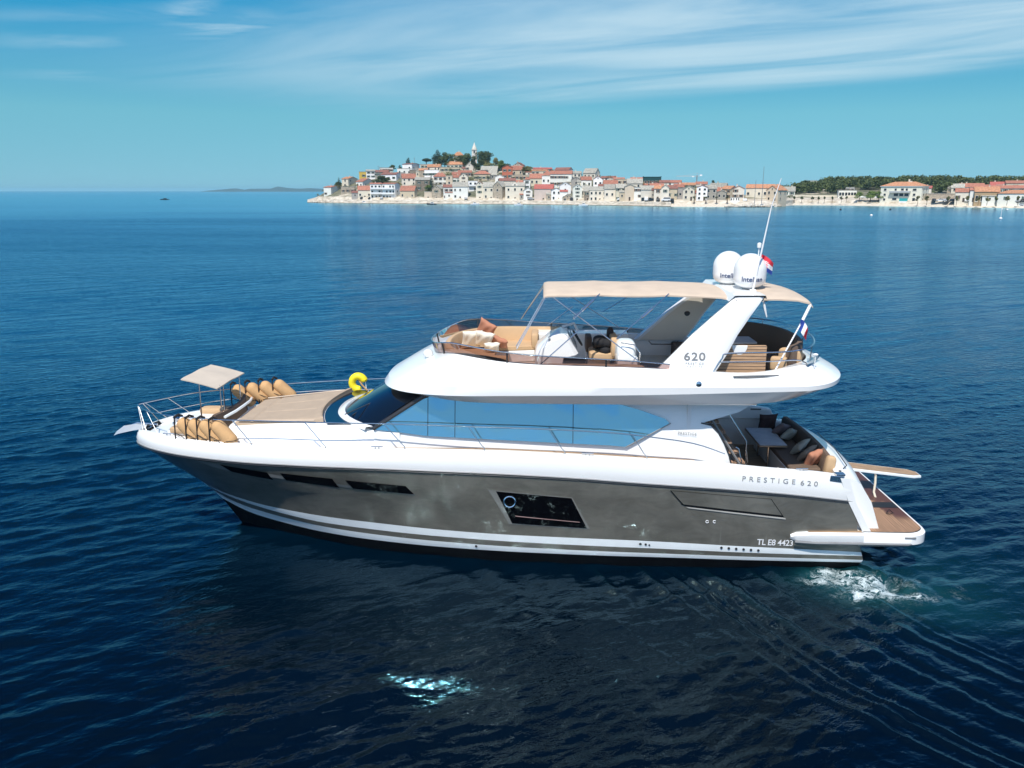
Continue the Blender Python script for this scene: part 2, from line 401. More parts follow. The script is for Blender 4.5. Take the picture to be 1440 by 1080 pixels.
simple('letter_white', (0.8, 0.8, 0.8), 0.4, 0.05)
simple('table_grey', (0.60, 0.56, 0.54), 0.75, 0.12, 3, spec=0.2)
simple('liner', (0.74, 0.67, 0.56), 0.5, 0.04, 1.5)

def hull_paint():
    m, t, p = new_mat('hull_paint'); co = obco(t)
    n = t.noise(co, 0.9, 4, 0.55, 0.6); n2 = t.noise(t.mapping(co, (1.6, 1, 4.5), (0, R(25), 0)), 1.1, 5, 0.6, 1.0)
    streak = t.noise(t.mapping(co, (9, 1, 1.3)), 1.0, 4, 0.6, 1.5)
    f = t.m('ADD', t.m('MULTIPLY', n, 0.6), t.m('MULTIPLY', n2, 0.4))
    c = t.mix(t.ramp(f, 0.3, 0.68), (0.155, 0.145, 0.119), (0.265, 0.248, 0.205))  # mottled tone: water light playing on the side, put into the paint
    pale_runs = t.m('MULTIPLY', t.ramp(streak, 0.62, 0.76), t.ramp(t.sep(co)[2], 1.1, 0.4))     # pale vertical streaks low on the side
    c = t.mix(t.m('MULTIPLY', pale_runs, 0.32), c, (0.42, 0.41, 0.37))
    setp(t, p, col=c, rough=t.ramp(n, 0.3, 0.7, 0.30, 0.38), metal=0.45, coat=1.0, coatr=0.02)
hull_paint()

def teak(name, along='x', pitch=0.055, wet=False, base=(0.40, 0.265, 0.16)):
    m, t, p = new_mat(name); co = obco(t)
    x_, y_, z_ = t.sep(co)
    across = y_ if along == 'x' else x_
    if along == 'xz': across = z_
    fr = t.m('FRACT', t.m('DIVIDE', across, pitch))
    line = t.m('SUBTRACT', 1.0, t.ramp(t.m('ABSOLUTE', t.m('SUBTRACT', fr, 0.5)), 0.38, 0.45))
    sc = (1.5, 18, 18) if along in ('x', 'xz') else (18, 1.5, 18)
    g = t.noise(t.mapping(co, sc), 1.0, 5, 0.6, 0.4)
    c = t.mix(t.ramp(g, 0.3, 0.7), tuple(q * 0.72 for q in base), tuple(min(1, q * 1.25) for q in base))
    c = t.mix(line, (0.035, 0.025, 0.02), c)
    r = 0.7
    if wet:
        wn = t.noise(t.mapping(co, (1.5, 0.75, 1), loc=(0.6, 0.2, 0)), 1.15, 6, 0.62, 0.8)
        wn = t.m('ADD', wn, t.m('MULTIPLY', t.m('SUBTRACT', t.ramp(x_, 17.9, 18.9), 0.5), 0.35))
        wm = t.m('MULTIPLY', t.ramp(wn, 0.38, 0.47), t.ramp(y_, -1.75, -1.3))
        c = t.mix(wm, c, t.mix(0.85, c, (0.055, 0.010, 0.008)))
        r = t.m('SUBTRACT', 0.7, t.m('MULTIPLY', wm, 0.28))
    setp(t, p, col=c, rough=r)
    setp(t, p, nrm=bump(t, line, 0.3, 0.004))
teak('teak_deck', 'x'); teak('teak_platform', 'y', 0.06, True, (0.33, 0.195, 0.115)); teak('teak_panel', 'xz', 0.075, base=(0.46, 0.29, 0.17)); teak('teak_stair', 'y', 0.07, base=(0.36, 0.22, 0.14))

def glassy(name, tint, refl=0.1, rough=0.01, dens=1.0):
    """thin tinted acrylic: lets tinted light through, mirrors at the rim"""
    m, t, p = new_mat(name); t.n.remove(p)
    tr = t.node('ShaderNodeBsdfTransparent'); tr.inputs[0].default_value = (*tint, 1)
    gl = t.node('ShaderNodeBsdfGlossy'); gl.inputs['Roughness'].default_value = rough
    fz = t.node('ShaderNodeFresnel'); fz.inputs[0].default_value = 1.5
    mx = t.node('ShaderNodeMixShader'); t.put(mx.inputs[0], t.m('ADD', fz.outputs[0], refl - 0.04, clamp=True))
    t.l.new(tr.outputs[0], mx.inputs[1]); t.l.new(gl.outputs[0], mx.inputs[2])
    t.l.new(mx.outputs[0], t.n['Material Output'].inputs[0])
glassy('screen_tint', (0.50, 0.36, 0.34), 0.12)
glassy('clear_acrylic', (0.72, 0.80, 0.85), 0.18)
def window_glass():
    m, t, p = new_mat('window_glass'); co = obco(t)
    n = t.noise(co, 0.8, 2)
    setp(t, p, col=(0.19, 0.385, 0.455), metal=0.85, rough=0.03, nrm=bump(t, n, 0.25, 0.05))
window_glass()
def windshield_glass():
    m, t, p = new_mat('windshield_glass')
    setp(t, p, col=(0.004, 0.007, 0.013), rough=0.02, spec=0.5, coat=0.25, coatr=0.01)
windshield_glass()

# ---------------------------------------------------------------- the yacht
yacht = empty('motor_yacht', ROOT, -YAW)
tag(yacht, 'long white motor yacht with grey hull, flybridge and beige bimini, floating nearest the camera', 'yacht')
def at(l, o=None, rz=0.0, M=None):
    """put a top-level thing at a place given in the yacht's frame"""
    p = ROOT + Matrix.Rotation(-YAW, 3, 'Z') @ Vector(l)
    if o is not None:
        o.location = p; o.rotation_euler = (0, 0, -YAW + rz)
    return p

# hull: rows from keel to rail, each a curve from the stem to the transom
TAB = [  # (x of z, z), (x of half-breadth, half-breadth)
    (([2.7, 8, 17.2], [-0.62, -0.75, -0.6]), ([2.7, 4.5, 7, 10, 14, 17.2], [0.0, 0.6, 1.35, 1.8, 1.9, 1.8])),
    (([2.0, 3.2, 5, 8.6, 12.4, 17.4], [0.40, 0.20, 0.11, 0.11, 0.08, -0.02]), ([2.0, 2.5, 4, 6, 8, 10, 12, 14, 17.4], [0, 0.30, 0.95, 1.65, 2.05, 2.25, 2.31, 2.31, 2.2])),
    (([1.8, 3, 5, 8.6, 12.4, 17.42], [0.60, 0.42, 0.29, 0.255, 0.19, 0.05]), ([1.8, 2.3, 3.8, 6, 8, 10, 12, 14, 17.42], [0, 0.33, 0.98, 1.70, 2.09, 2.28, 2.34, 2.33, 2.22])),
    (([1.6, 2.7, 4, 5.1, 8.57, 12.4, 15.7, 17.38], [0.77, 0.64, 0.51, 0.44, 0.40, 0.32, 0.21, 0.16]), ([1.6, 2.1, 3.5, 6, 8, 10, 12, 14, 17.38], [0, 0.36, 1.02, 1.76, 2.13, 2.31, 2.36, 2.36, 2.25])),
    (([1.42, 2.7, 3.6, 4.85, 6.2, 8.57, 11.8, 15.1, 17.34], [0.92, 0.77, 0.68, 0.63, 0.62, 0.57, 0.52, 0.38, 0.26]), ([1.42, 2, 3, 4, 6, 8, 10, 12, 14, 17.34], [0, 0.45, 0.93, 1.26, 1.82, 2.16, 2.33, 2.385, 2.38, 2.27])),
    (([0.78, 3.2, 6.4, 10, 14, 17.2], [1.32, 1.32, 1.31, 1.26, 1.10, 0.80]), ([0.78, 1.3, 2.2, 3.4, 5, 7, 9, 11, 14, 17.2], [0, 0.5, 1.0, 1.45, 1.88, 2.2, 2.38, 2.45, 2.42, 2.29])),
    (([0.33, 3.2, 6.4, 10, 14, 17.13], [1.70, 1.72, 1.73, 1.66, 1.46, 1.12]), ([0.33, 0.8, 1.6, 2.8, 4.4, 6.4, 8.6, 11, 14, 17.13], [0, 0.6, 1.12, 1.62, 2.03, 2.31, 2.45, 2.49, 2.435, 2.3])),
    (([0.02, 0.42, 1, 2, 3.2, 4.8, 6.4, 8.9, 10.7, 12.4, 14.2, 15.5, 17.07], [2.03, 2.05, 2.075, 2.08, 2.085, 2.11, 2.125, 2.085, 2.01, 1.89, 1.765, 1.65, 1.46]),
     ([0.02, 0.12, 0.42, 1, 2, 4, 6, 8, 10, 14, 17.07], [0, 0.34, 0.72, 1.17, 1.62, 2.12, 2.38, 2.49, 2.52, 2.45, 2.29])),
]
FZ = [pchip(*a) for a, b in TAB]; FB = [pchip(*b) for a, b in TAB]
XS = [(b[0][0], b[0][-1]) for a, b in TAB]
NT_ = 90
tt = np.linspace(0, 1, NT_) ** 1.5
def hull_row(k):
    x0, x1 = XS[k]; xs = x0 + (x1 - x0) * tt
    return [(x_, -float(b_), float(z_)) for x_, b_, z_ in zip(xs, FB[k](xs), FZ[k](xs))]
rows = [hull_row(k) for k in range(len(TAB))]
def mirrored(rw): return [(a, -b, c) for a, b, c in rw]
hb = MB(); strip_mats = [1, 2, 0, 2, 0, 0, 0]
for k in range(len(rows) - 1):
    hb.grid([rows[k], rows[k + 1]], strip_mats[k]); hb.grid([mirrored(rows[k]), mirrored(rows[k + 1])], strip_mats[k], True)
end = [r_[-1] for r_ in rows]
hb.grid([end, mirrored(end)], 3)
hb.grid([rows[0], mirrored(rows[0])], 1)
hb.build('hull', ['hull_paint', 'antifoul', 'boot_white', 'gelcoat'], yacht, True, angle=50)
def hull_y(x_, z_):
    zs = [float(f(x_)) for f in FZ]; bs = [float(f(x_)) for f in FB]
    return float(np.interp(z_, zs, bs))
def hull_patch(mb, c4, off, nu=14, nv=3, mi=0):
    """a patch lying on the port side between four (x, z) corners: a b along the top, c d along the bottom (right to left)"""
    a, b, c, d = [np.array(q) for q in c4]; rws = []
    for j in range(nv + 1):
        v_ = j / nv; rw = []
        for i in range(nu + 1):
            u_ = i / nu; q = (a * (1 - u_) + b * u_) * (1 - v_) + (d * (1 - u_) + c * u_) * v_
            rw.append((q[0], -hull_y(q[0], q[1]) - off, q[1]))
        rws.append(rw)
    mb.grid(rws, mi); return mb

# white topsides above the rail
ZT = pchip([-0.02, 0.3, 0.8, 1.57, 3.6, 5.4, 7.2, 9, 10.7, 12.5, 13.9, 15.1, 16.2, 16.86], [2.24, 2.34, 2.42, 2.46, 2.47, 2.50, 2.55, 2.555, 2.50, 2.40, 2.32, 2.20, 2.10, 2.01])
FR = FB[-1]
def bul_row(x0, x1, inset, dz, mid=None, zc=None):
    xs = x0 + (x1 - x0) * tt; out = []
    for x_ in xs:
        zr = float(FZ[-1](x_)); zt = float(ZT(x_)); xx = max(0.02, min(17.07, x_ + inset * 1.1 if x_ < 1.2 else x_))
        b_ = max(0.0, float(FR(max(0.02, min(17.07, x_)))) - inset)
        out.append((x_, -b_, zr + (zt - zr) * mid + dz if mid is not None else zt + dz))
    return out
B0 = [(a, b, c + 0.012) for a, b, c in rows[-1]]
B1 = bul_row(-0.03, 16.97, -0.03, 0.0, 0.45); B2 = bul_row(0.02, 16.9, 0.03, -0.05); B3 = bul_row(0.10, 16.87, 0.11, 0.0)
B4 = bul_row(0.35, 16.82, 0.25, 0.0); B5 = bul_row(0.40, 16.80, 0.28, -0.10)
tb = MB()
brs = [B0, B1, B2, B3, B4, B5]
for k in range(5): tb.grid([brs[k], brs[k + 1]]); tb.grid([mirrored(brs[k]), mirrored(brs[k + 1])], 0, True)
for s_ in (1, -1):      # raked quarter edge that runs down to the platform
    poly = [(16.70, 2.02), (16.90, 2.00), (17.10, 1.44), (17.48, 0.78), (17.30, 0.78), (16.94, 1.44)]
    tb.prism(poly, -2.32 * s_, -2.12 * s_, 'y')
tb.build('topsides', 'gelcoat', yacht, True, angle=40)
rr = MB()
for s_ in (1, -1):
    rr.tube([(a, (b - 0.012) * s_, c + 0.012) for a, b, c in rows[-1]], 0.016, 6, 0)
    rr.tube([(a, (b - 0.010) * s_, c - 0.030) for a, b, c in rows[-1]], 0.012, 6, 1)
rr.build('rub_rail', ['grey_trim', 'dark_trim'], yacht, True)

# decks
dk = MB()
xs = np.linspace(0.45, 13.2, 60)
L = [(x_, -(float(FR(x_)) - 0.26), float(ZT(x_)) - 0.085) for x_ in xs]
dk.grid([L, mirrored(L)])
dk.build('deck', 'gelcoat', yacht, True)
sd = MB()
xs = np.linspace(3.4, 13.6, 50)
for s_ in (1, -1):
    sd.grid([[(x_, -s_ * (float(FR(x_)) - 0.29), float(ZT(x_)) - 0.079) for x_ in xs], [(x_, -s_ * (float(FR(x_)) - 0.60), float(ZT(x_)) - 0.079) for x_ in xs]])
sd.build('side_deck', 'teak_deck', yacht)

# windows and marks in the hull side
ledge = MB()
hull_patch(ledge, [(2.10, 2.00), (7.38, 1.52), (7.38, 1.475), (2.52, 1.845)], 0.012, 40, 1)
hull_patch(ledge, [(2.12, 2.00), (2.74, 1.96), (3.0, 1.77), (2.52, 1.84)], 0.010, 8, 2)
ledge.build('window_ledge', simple('ledge_grey', (0.20, 0.20, 0.185), 0.3, 0.08, 2, coat=0.6), yacht, True)
for c4 in ([(2.77, 1.95), (3.95, 1.86), (4.05, 1.645), (3.02, 1.765)], [(4.27, 1.875), (5.51, 1.82), (5.63, 1.575), (4.38, 1.67)], [(5.81, 1.80), (7.18, 1.725), (7.36, 1.505), (5.96, 1.57)]):
    q = MB(); hull_patch(q, c4, 0.016); q.build('hull_window', 'black_glass', yacht, True)
bw = MB(); hull_patch(bw, [(9.02, 1.70), (10.88, 1.55), (11.29, 0.77), (9.48, 0.84)], 0.010)
bw = bw.build('hull_window', 'ledge_grey', yacht, True); tag(bw, 'big black parallelogram window with a round porthole')
q = MB(); hull_patch(q, [(9.20, 1.665), (10.86, 1.535), (11.22, 0.795), (9.55, 0.865)], 0.018); q.build('pane', 'black_glass', bw, True)
q = MB(); hull_patch(q, [(9.62, 1.065), (11.05, 0.955), (11.06, 0.940), (9.63, 1.045)], 0.022, 14, 1); q.build('reflective_strip', simple('strip_pink', (0.42, 0.27, 0.25), 0.4), bw, True)
hy = hull_y(9.5, 1.42)
ring_M = Matrix.Rotation(R(90), 3, 'X')
q = MB(); q.tube([(9.5 + 0.125 * math.cos(a), -hy - 0.03, 1.415 + 0.125 * math.sin(a)) for a in np.linspace(0, 2 * math.pi, 29)[:-1]], 0.024, 8, closed=True)
q.build('porthole', 'chrome', bw, True)
# engine-room vent aft
vt = MB(); hull_patch(vt, [(13.02, 1.74), (15.22, 1.545), (15.50, 1.16), (13.28, 1.42)], 0.014); vt.build('vent_cover', 'hull_paint', yacht, True)
vs_ = MB(); hull_patch(vs_, [(13.24, 1.425), (15.50, 1.165), (15.56, 1.10), (13.38, 1.36)], 0.012); hull_patch(vs_, [(13.02, 1.745), (15.22, 1.55), (15.215, 1.543), (13.03, 1.737)], 0.017)
hull_patch(vs_, [(13.00, 1.75), (13.02, 1.75), (13.32, 1.41), (13.28, 1.42)], 0.018, 2, 6); hull_patch(vs_, [(15.21, 1.55), (15.225, 1.55), (15.53, 1.13), (15.505, 1.14)], 0.018, 2, 6)
vs_.build('vent_slot', 'antifoul', yacht, True)
vl = MB(); hull_patch(vl, [(13.36, 1.362), (15.56, 1.105), (15.585, 1.065), (13.43, 1.325)], 0.020); vl.build('vent_sill', simple('sill', (0.45, 0.43, 0.39), 0.4), yacht, True)
# through-hull outlets
def outlet(x_, z_, r_=0.028, mt='dark_trim'):
    m_ = MB(); y_ = -hull_y(x_, z_) - 0.004
    m_.lathe([(r_, 0.0), (r_, 0.012), (r_ * 0.7, 0.014)], (x_, y_, z_), 14, 0, Matrix.Rotation(R(90), 3, 'X')); return m_.build('outlet', mt, yacht, True)
for i in range(6): outlet(14.22 + 0.165 * i, 0.365 - 0.012 * i)
outlet(12.42, 0.42, 0.03); outlet(12.54, 0.415, 0.026); outlet(8.72, 0.205, 0.028); outlet(12.62, 0.40, 0.02)
for x_ in (13.86, 14.02):
    m_ = MB(); y_ = -hull_y(x_, 1.0) - 0.01
    m_.tube([(x_ + 0.03 * math.cos(a), y_, 1.0 + 0.03 * math.sin(a)) for a in np.linspace(0.6, 2 * math.pi - (0.0 if x_ < 13.9 else 0.7), 14)], 0.008, 6); m_.build('outlet', 'letter_white', yacht, True)

def side_text(name, body, x_, z_, size, tilt, mat, space=1.0, sx=1.0, yfun=None, off=0.008, bold=0.0, parent=None):
    vs2, fs2 = text_mesh(body, size, space, sx, bold); c_, s_ = math.cos(tilt), math.sin(tilt); out = []
    for a, b in vs2:
        X_, Z_ = x_ + a * c_ - b * s_, z_ + a * s_ + b * c_
        out.append((X_, (yfun or (lambda p, q: -hull_y(p, q)))(X_, Z_) - off, Z_))
    m_ = MB(); m_.add(out, fs2); return m_.build(name, mat, parent or yacht, fixn=False)
def bul_y(x_, z_):
    zr = float(FZ[-1](x_)); zt = float(ZT(x_)); b_ = float(FR(min(17.07, x_)))
    return -float(np.interp(z_, [zr, zr + (zt - zr) * 0.45, zt - 0.05, zt], [b_, b_ + 0.03, b_ - 0.03, b_ - 0.11]))
side_text('hull_lettering', 'PRESTIGE', 15.13, 1.985, 0.145, -0.075, 'letter_grey', 1.75, 1.2, bul_y, 0.014, 0.0)
side_text('hull_lettering', '620', 16.02, 1.905, 0.145, -0.085, 'letter_grey', 1.6, 1.3, bul_y, 0.014, 0.0)
side_text('registration_number', 'TL E8 4423', 15.40, 0.495, 0.20, -0.035, 'letter_white', 0.95, 0.92, None, 0.014, 0.003)
# small chrome plate at the quarter
pl_ = MB(); pl_.box((16.63, -2.30, 1.99), (0.30, 0.03, 0.14), Matrix.Rotation(R(5), 3, 'Y')); pl_.box((16.72, -2.2, 2.07), (0.2, 0.16, 0.05)); pl_.build('fairlead', 'chrome', yacht, bevel=0.012)
# ---------------------------------------------------------------- coachroof, windshield, deckhouse
YB = pchip([2.75, 4, 5, 6.4, 7.2], [1.30, 1.66, 1.82, 1.93, 1.93]); YS = pchip([2.75, 3.5, 5.1, 6.4, 7.2], [1.02, 1.22, 1.47, 1.82, 1.88]); ZC = pchip([2.75, 5.1, 6.4, 7.2], [2.66, 2.87, 2.87, 2.87])
tr = MB(); rws = []
for x_ in np.linspace(2.75, 7.0, 34):
    yb, ys, zc = float(YB(x_)), float(YS(x_)), float(ZC(x_)); zb = float(ZT(x_)) - 0.09
    rws.append([(x_, -yb, zb), (x_, -ys - 0.05, zc - 0.07), (x_, -ys, zc - 0.02), (x_, -ys + 0.1, zc), (x_, 0, zc + 0.02), (x_, ys - 0.1, zc), (x_, ys, zc - 0.02), (x_, ys + 0.05, zc - 0.07), (x_, yb, zb)])
tr.grid(rws)
f0 = rws[0]; tr.grid([[(q[0] - 0.12, q[1] * 0.95, float(ZT(2.7)) - 0.09) for q in f0], f0])
tr.build('coachroof', 'gelcoat', yacht, True, angle=45)
# sunpad: one broad cushion with welts, scooped at its after edge
def sunpad_row(x_n, y_n, z_n, n=24, dz=0.0): return None
sp_ = MB(); rws = []; und = []
N = 26
def pad_pt(u_, v_, lift):
    x0 = 2.90; y_ = (v_ * 2 - 1) * (1.03 + (1.42 - 1.03) * u_); xe = 4.88 + 0.26 * (y_ / 1.4) ** 2
    x_ = x0 + (xe - x0) * u_
    z_ = 2.675 + 0.095 * (x_ - 2.9) + lift
    seam = 0.03 * (math.exp(-((u_ - 0.21) / 0.012) ** 2)) + sum(0.022 * math.exp(-((v_ - s_) / 0.012) ** 2) * (0.25 < u_ < 0.9) for s_ in (0.34, 0.66))
    edge = min(u_, 1 - u_, v_, 1 - v_); z_ -= 0.04 * math.exp(-edge / 0.012) + seam
    if u_ > 0.93: z_ += (u_ - 0.93) * 0.8
    return (x_, y_, z_)
us = np.linspace(0, 1, 70); vv = np.linspace(0, 1, 70)
top = [[pad_pt(a, b, 0.10) for b in vv] for a in us]
sp_.grid(top)
border = [top[0][i] for i in range(70)] + [top[i][-1] for i in range(1, 70)] + [top[-1][i] for i in range(68, -1, -1)] + [top[i][0] for i in range(68, 0, -1)]
sp_.grid([[(a, b, c - 0.12) for a, b, c in border], border], closed_u=True)
sp_.build('sunpad', 'fabric_taupe', yacht, True, angle=60)
for s_ in (1, -1): sr = MB(); sr.tube([(3.0, -s_ * 1.06, 2.80), (4.95, -s_ * 1.44, 2.94)], 0.018, 8); sr.build('sunpad_rail', 'canvas', yacht, True)
# black glazing between sunpad and windshield
def base_x(y_): return 5.36 + 1.02 * abs(y_ / 1.9) ** 2.3
gz_ = MB(); ys = np.linspace(-1.55, 1.55, 31)
gz_.grid([[(4.93 + 0.26 * (y_ / 1.4) ** 2, y_, 2.915) for y_ in ys], [(base_x(y_) - 0.12, y_, 2.90) for y_ in ys]]); gz_.build('skylight', 'windshield_glass', yacht, True)
ys = np.linspace(-1.9, 1.9, 41)
fr = MB()
for o1, o2, z1, z2 in ((-0.17, -0.14, 2.86, 2.93), (-0.14, 0.02, 2.93, 2.955), (0.02, 0.05, 2.955, 2.90)):
    fr.grid([[(base_x(y_) + o1, y_, z1) for y_ in ys], [(base_x(y_) + o2, y_, z2) for y_ in ys]])
fr.build('windshield_frame', 'gelcoat', yacht, True, angle=60)
ws = MB(); rws = []
for k in range(9):
    a = k / 8; rws.append([((base_x(y_) + 0.03) * (1 - a) + (6.86 + 0.74 * abs(y_ / 1.9) ** 2.2) * a, y_ * (1 - 0.085 * a), 2.92 + 0.78 * a + 0.06 * math.sin(a * math.pi)) for y_ in ys])
ws.grid(rws); ws = ws.build('windshield', 'windshield_glass', yacht, True)
for s_ in (1, -1):
    p_ = MB(); p_.tube([(base_x(1.9) + 0.03, -s_ * 1.905, 2.90), (7.62, -s_ * 1.745, 3.68)], 0.05, 8); p_.build('pillar', 'dark_trim', yacht, True)
wp = MB(); wp.tube([(5.75, -1.15, 2.98), (5.95, -0.95, 3.10), (6.35, -0.55, 3.42)], 0.012, 6); wp.tube([(5.62, -1.30, 3.05), (6.30, -0.95, 3.30)], 0.012, 6); wp.build('wiper', 'dark_trim', ws, True)
wp = MB(); wp.tube([(5.75, 1.15, 2.98), (5.95, 0.95, 3.10), (6.35, 0.6, 3.42)], 0.012, 6); wp.build('wiper', 'dark_trim', ws, True)

def dk_y(z_): return -(1.95 - 0.22 * max(0.0, z_ - 2.6))
WALL = [(6.42, 2.36), (6.42, 2.88), (7.5, 3.55), (7.9, 3.66), (8.4, 3.72), (14.6, 3.72), (15.05, 3.64), (14.55, 3.34), (13.72, 3.09), (13.93, 3.04), (14.1, 2.87), (14.23, 2.64), (14.34, 2.39), (14.42, 2.12), (14.2, 2.05)]
def side_panel(mb, poly, off, thick, s_=1, mi=0):
    bm = bmesh.new(); vs = [bm.verts.new((a, 0, b)) for a, b in poly]; f = bm.faces.new(vs); bm.normal_update()
    bmesh.ops.triangulate(bm, faces=[f]); tri = [[v_.index for v_ in fc.verts] for fc in bm.faces]; bm.verts.index_update(); tri = [[v_.index for v_ in fc.verts] for fc in bm.faces]; bm.free()
    n = len(poly); out = [(a, s_ * (dk_y(b) - off), b) for a, b in poly] + [(a, s_ * (dk_y(b) - off + thick), b) for a, b in poly]
    mb.add(out, [tuple(t_) for t_ in tri] + [tuple(n + i for i in t_[::-1]) for t_ in tri] + [((i + 1) % n, i, n + i, n + (i + 1) % n) for i in range(n)], mi)
dh = MB(); side_panel(dh, WALL, 0, 0.10); side_panel(dh, WALL, 0, 0.10, -1)
dh.box((13.45, 0, 2.6), (0.08, 3.7, 2.2)); dh.box((10.6, 0, 3.66), (5.4, 3.3, 0.06))
dh.build('deckhouse', 'gelcoat', yacht, True, angle=20)
edge = MB()
edge.tube([(a, dk_y(b) - 0.012, b) for a, b in [(13.72, 3.10), (13.94, 3.05), (14.11, 2.88), (14.24, 2.65), (14.35, 2.40), (14.43, 2.13)]], 0.016, 6); edge.build('edge_trim', 'dark_trim', yacht, True); edge = MB()
edge.tube([(12.06, dk_y(2.55) - 0.01, 2.55), (13.05, dk_y(3.08) - 0.01, 3.085)], 0.012, 6)
edge.build('edge_trim', 'grey_trim', yacht, True)
WIN = [(6.43, 2.875), (7.54, 3.56), (7.7, 3.62), (9.81, 3.56), (11.88, 3.50), (12.4, 3.36), (12.93, 3.18), (13.03, 3.08), (12.05, 2.56), (11.75, 2.585), (9.5, 2.67), (7.6, 2.75), (6.84, 2.84)]
cuts = [6.0, 7.64, 8.25, 10.89, 14]
def clip(poly, xa, keep_right):
    out = []
    for i in range(len(poly)):
        p, q = poly[i], poly[(i + 1) % len(poly)]; ip = (p[0] >= xa) == keep_right; iq = (q[0] >= xa) == keep_right
        if ip: out.append(p)
        if ip != iq:
            t_ = (xa - p[0]) / (q[0] - p[0]); out.append((xa, p[1] + t_ * (q[1] - p[1])))
    return out
for s_ in (1, -1):
    for i in range(4):
        poly = clip(clip(WIN, cuts[i] + 0.008, True), cuts[i + 1] - 0.008, False)
        q = MB(); side_panel(q, poly, 0.016, 0.012, s_); q.build('side_window', 'window_glass', yacht)
bk = MB(); side_panel(bk, [(a, b) for a, b in WIN], 0.004, 0.003); bk.build('window_seal', 'dark_trim', yacht)
gr = MB()   # long grab rail under the overhang, on stand-offs
gr.tube([(8.45, dk_y(3.6) - 0.10, 3.575), (10.9, dk_y(3.5) - 0.10, 3.52), (14.9, dk_y(3.5) - 0.12, 3.54)], 0.016, 6)
for x_ in (8.5, 9.5, 10.5, 11.5, 12.4, 13.4, 14.4): gr.box((x_, dk_y(3.5) - 0.06, 3.555), (0.06, 0.10, 0.05))
gr.build('grab_rail', 'chrome', yacht, True)
side_text('deckhouse_badge', 'PRESTIGE', 13.42, 2.86, 0.085, -0.06, 'letter_grey', 1.1, 1.1, lambda a, b: dk_y(b), 0.006)

# ---------------------------------------------------------------- flybridge
def loop(x0, x1, B, zf, lf=2.6, lr=1.5, pf=2.3, pr=2.3, taper=0.0):
    pts = []
    for th in np.linspace(0, math.pi / 2, 20)[:-1]:
        pts.append((x0 + lf - lf * max(0.0, math.cos(th)) ** (2 / pf), B * math.sin(th) ** (2 / pf)))
    for a in np.linspace(0, 1, 22): pts.append((x0 + lf + (x1 - lr - x0 - lf) * a, B * (1 - taper * a)))
    for th in np.linspace(math.pi / 2, 0, 16)[1:]:
        pts.append((x1 - lr + lr * max(0.0, math.cos(th)) ** (2 / pr), B * (1 - taper) * math.sin(th) ** (2 / pr)))
    near = [(a, -b, float(zf(a))) for a, b in pts]; far = [(a, b, float(zf(a))) for a, b in pts[-2:0:-1]]
    return near + far
ZCO = pchip([7.6, 8.3, 9.4, 10.2, 12, 13, 14.5, 15.1, 15.7, 16.1, 16.5], [4.40, 4.57, 4.50, 4.46, 4.42, 4.38, 4.31, 4.36, 4.45, 4.45, 4.36])
c0 = lambda v_: (lambda a: v_)
L0 = loop(7.4, 15.8, 1.5, c0(3.61)); L1 = loop(6.78, 16.5, 2.22, pchip([6.7, 10, 14.3, 15.6, 16.6], [3.64, 3.60, 3.625, 3.74, 3.93]))
L2 = loop(6.40, 17.02, 2.46, pchip([6.4, 8, 12, 14, 17.1], [3.70, 3.80, 3.87, 3.93, 4.05]))
L2b = loop(6.50, 17.02, 2.465, pchip([6.5, 7.5, 12, 15, 17.1], [3.84, 4.0, 4.04, 4.08, 4.13]))
L3 = loop(6.98, 16.85, 2.36, pchip([6.9, 8, 9.4, 12, 14.5, 15.8, 16.9], [4.10, 4.36, 4.33, 4.27, 4.20, 4.30, 4.22]))
L4 = loop(7.6, 16.45, 2.20, ZCO); L5 = loop(7.74, 16.3, 2.08, lambda a: ZCO(a) - 0.005); L6 = loop(7.8, 16.25, 2.05, c0(3.82))
fb = MB()
for a, b in zip([L0, L1, L2, L2b, L3, L4, L5], [L1, L2, L2b, L3, L4, L5, L6]): fb.grid([a, b], closed_u=True)
fb.add(L0, [tuple(range(len(L0)))[::-1]])
fb.build('flybridge', 'gelcoat', yacht, True, angle=24)
fd = MB(); fd.add(L6, [tuple(range(len(L6)))]); fd.build('flybridge_deck', simple('pale_deck', (0.62, 0.57, 0.48), 0.7), yacht)
# tinted wind screen: leans outward, highest at the bow, fading out by the arch
nl = len(L4)
def screen(frac):
    out = []
    for q in L4:
        d = max(0.0, min(1.0, (13.1 - q[0]) / 5.2)); h = 0.10 + 0.16 * d ** 0.8; lean = -0.06 * d
        c_ = Vector((q[0] - 10.5, q[1], 0)); 
        ox = -0.06 * max(0, (9.2 - q[0]) / 1.6) ** 1.5 * frac; oy = math.copysign(lean * frac, q[1]) if abs(q[1]) > 0.05 else 0
        out.append((q[0] + ox, q[1] + oy * min(1, abs(q[1]) / 1.0), q[2] + h * frac))
    return out
keep = [i for i in range(nl) if L4[i][0] < 13.0]
near_i = [i for i in keep if L4[i][1] <= 0.0]; far_i = [i for i in keep if L4[i][1] > 0]
order = list(reversed(near_i)) + sorted(far_i, reverse=True)
scr = MB(); rws = [[screen(f_)[i] for i in order] for f_ in (0.0, 0.35, 0.7, 1.0)]
scr.grid(rws); scr = scr.build('windscreen', 'screen_tint', yacht, True, angle=60)
sc_r = MB(); sc_r.tube(rws[-1], 0.014, 8)
top_ = rws[-1]; bot_ = rws[0]
sc_r.build('screen_rail', 'chrome', scr, True)
for i in range(6, len(order), 9): cl_ = MB(); cl_.tube([Vector(bot_[i]), Vector(top_[i])], 0.022, 6); cl_.build('screen_support', 'dark_trim', scr, True)
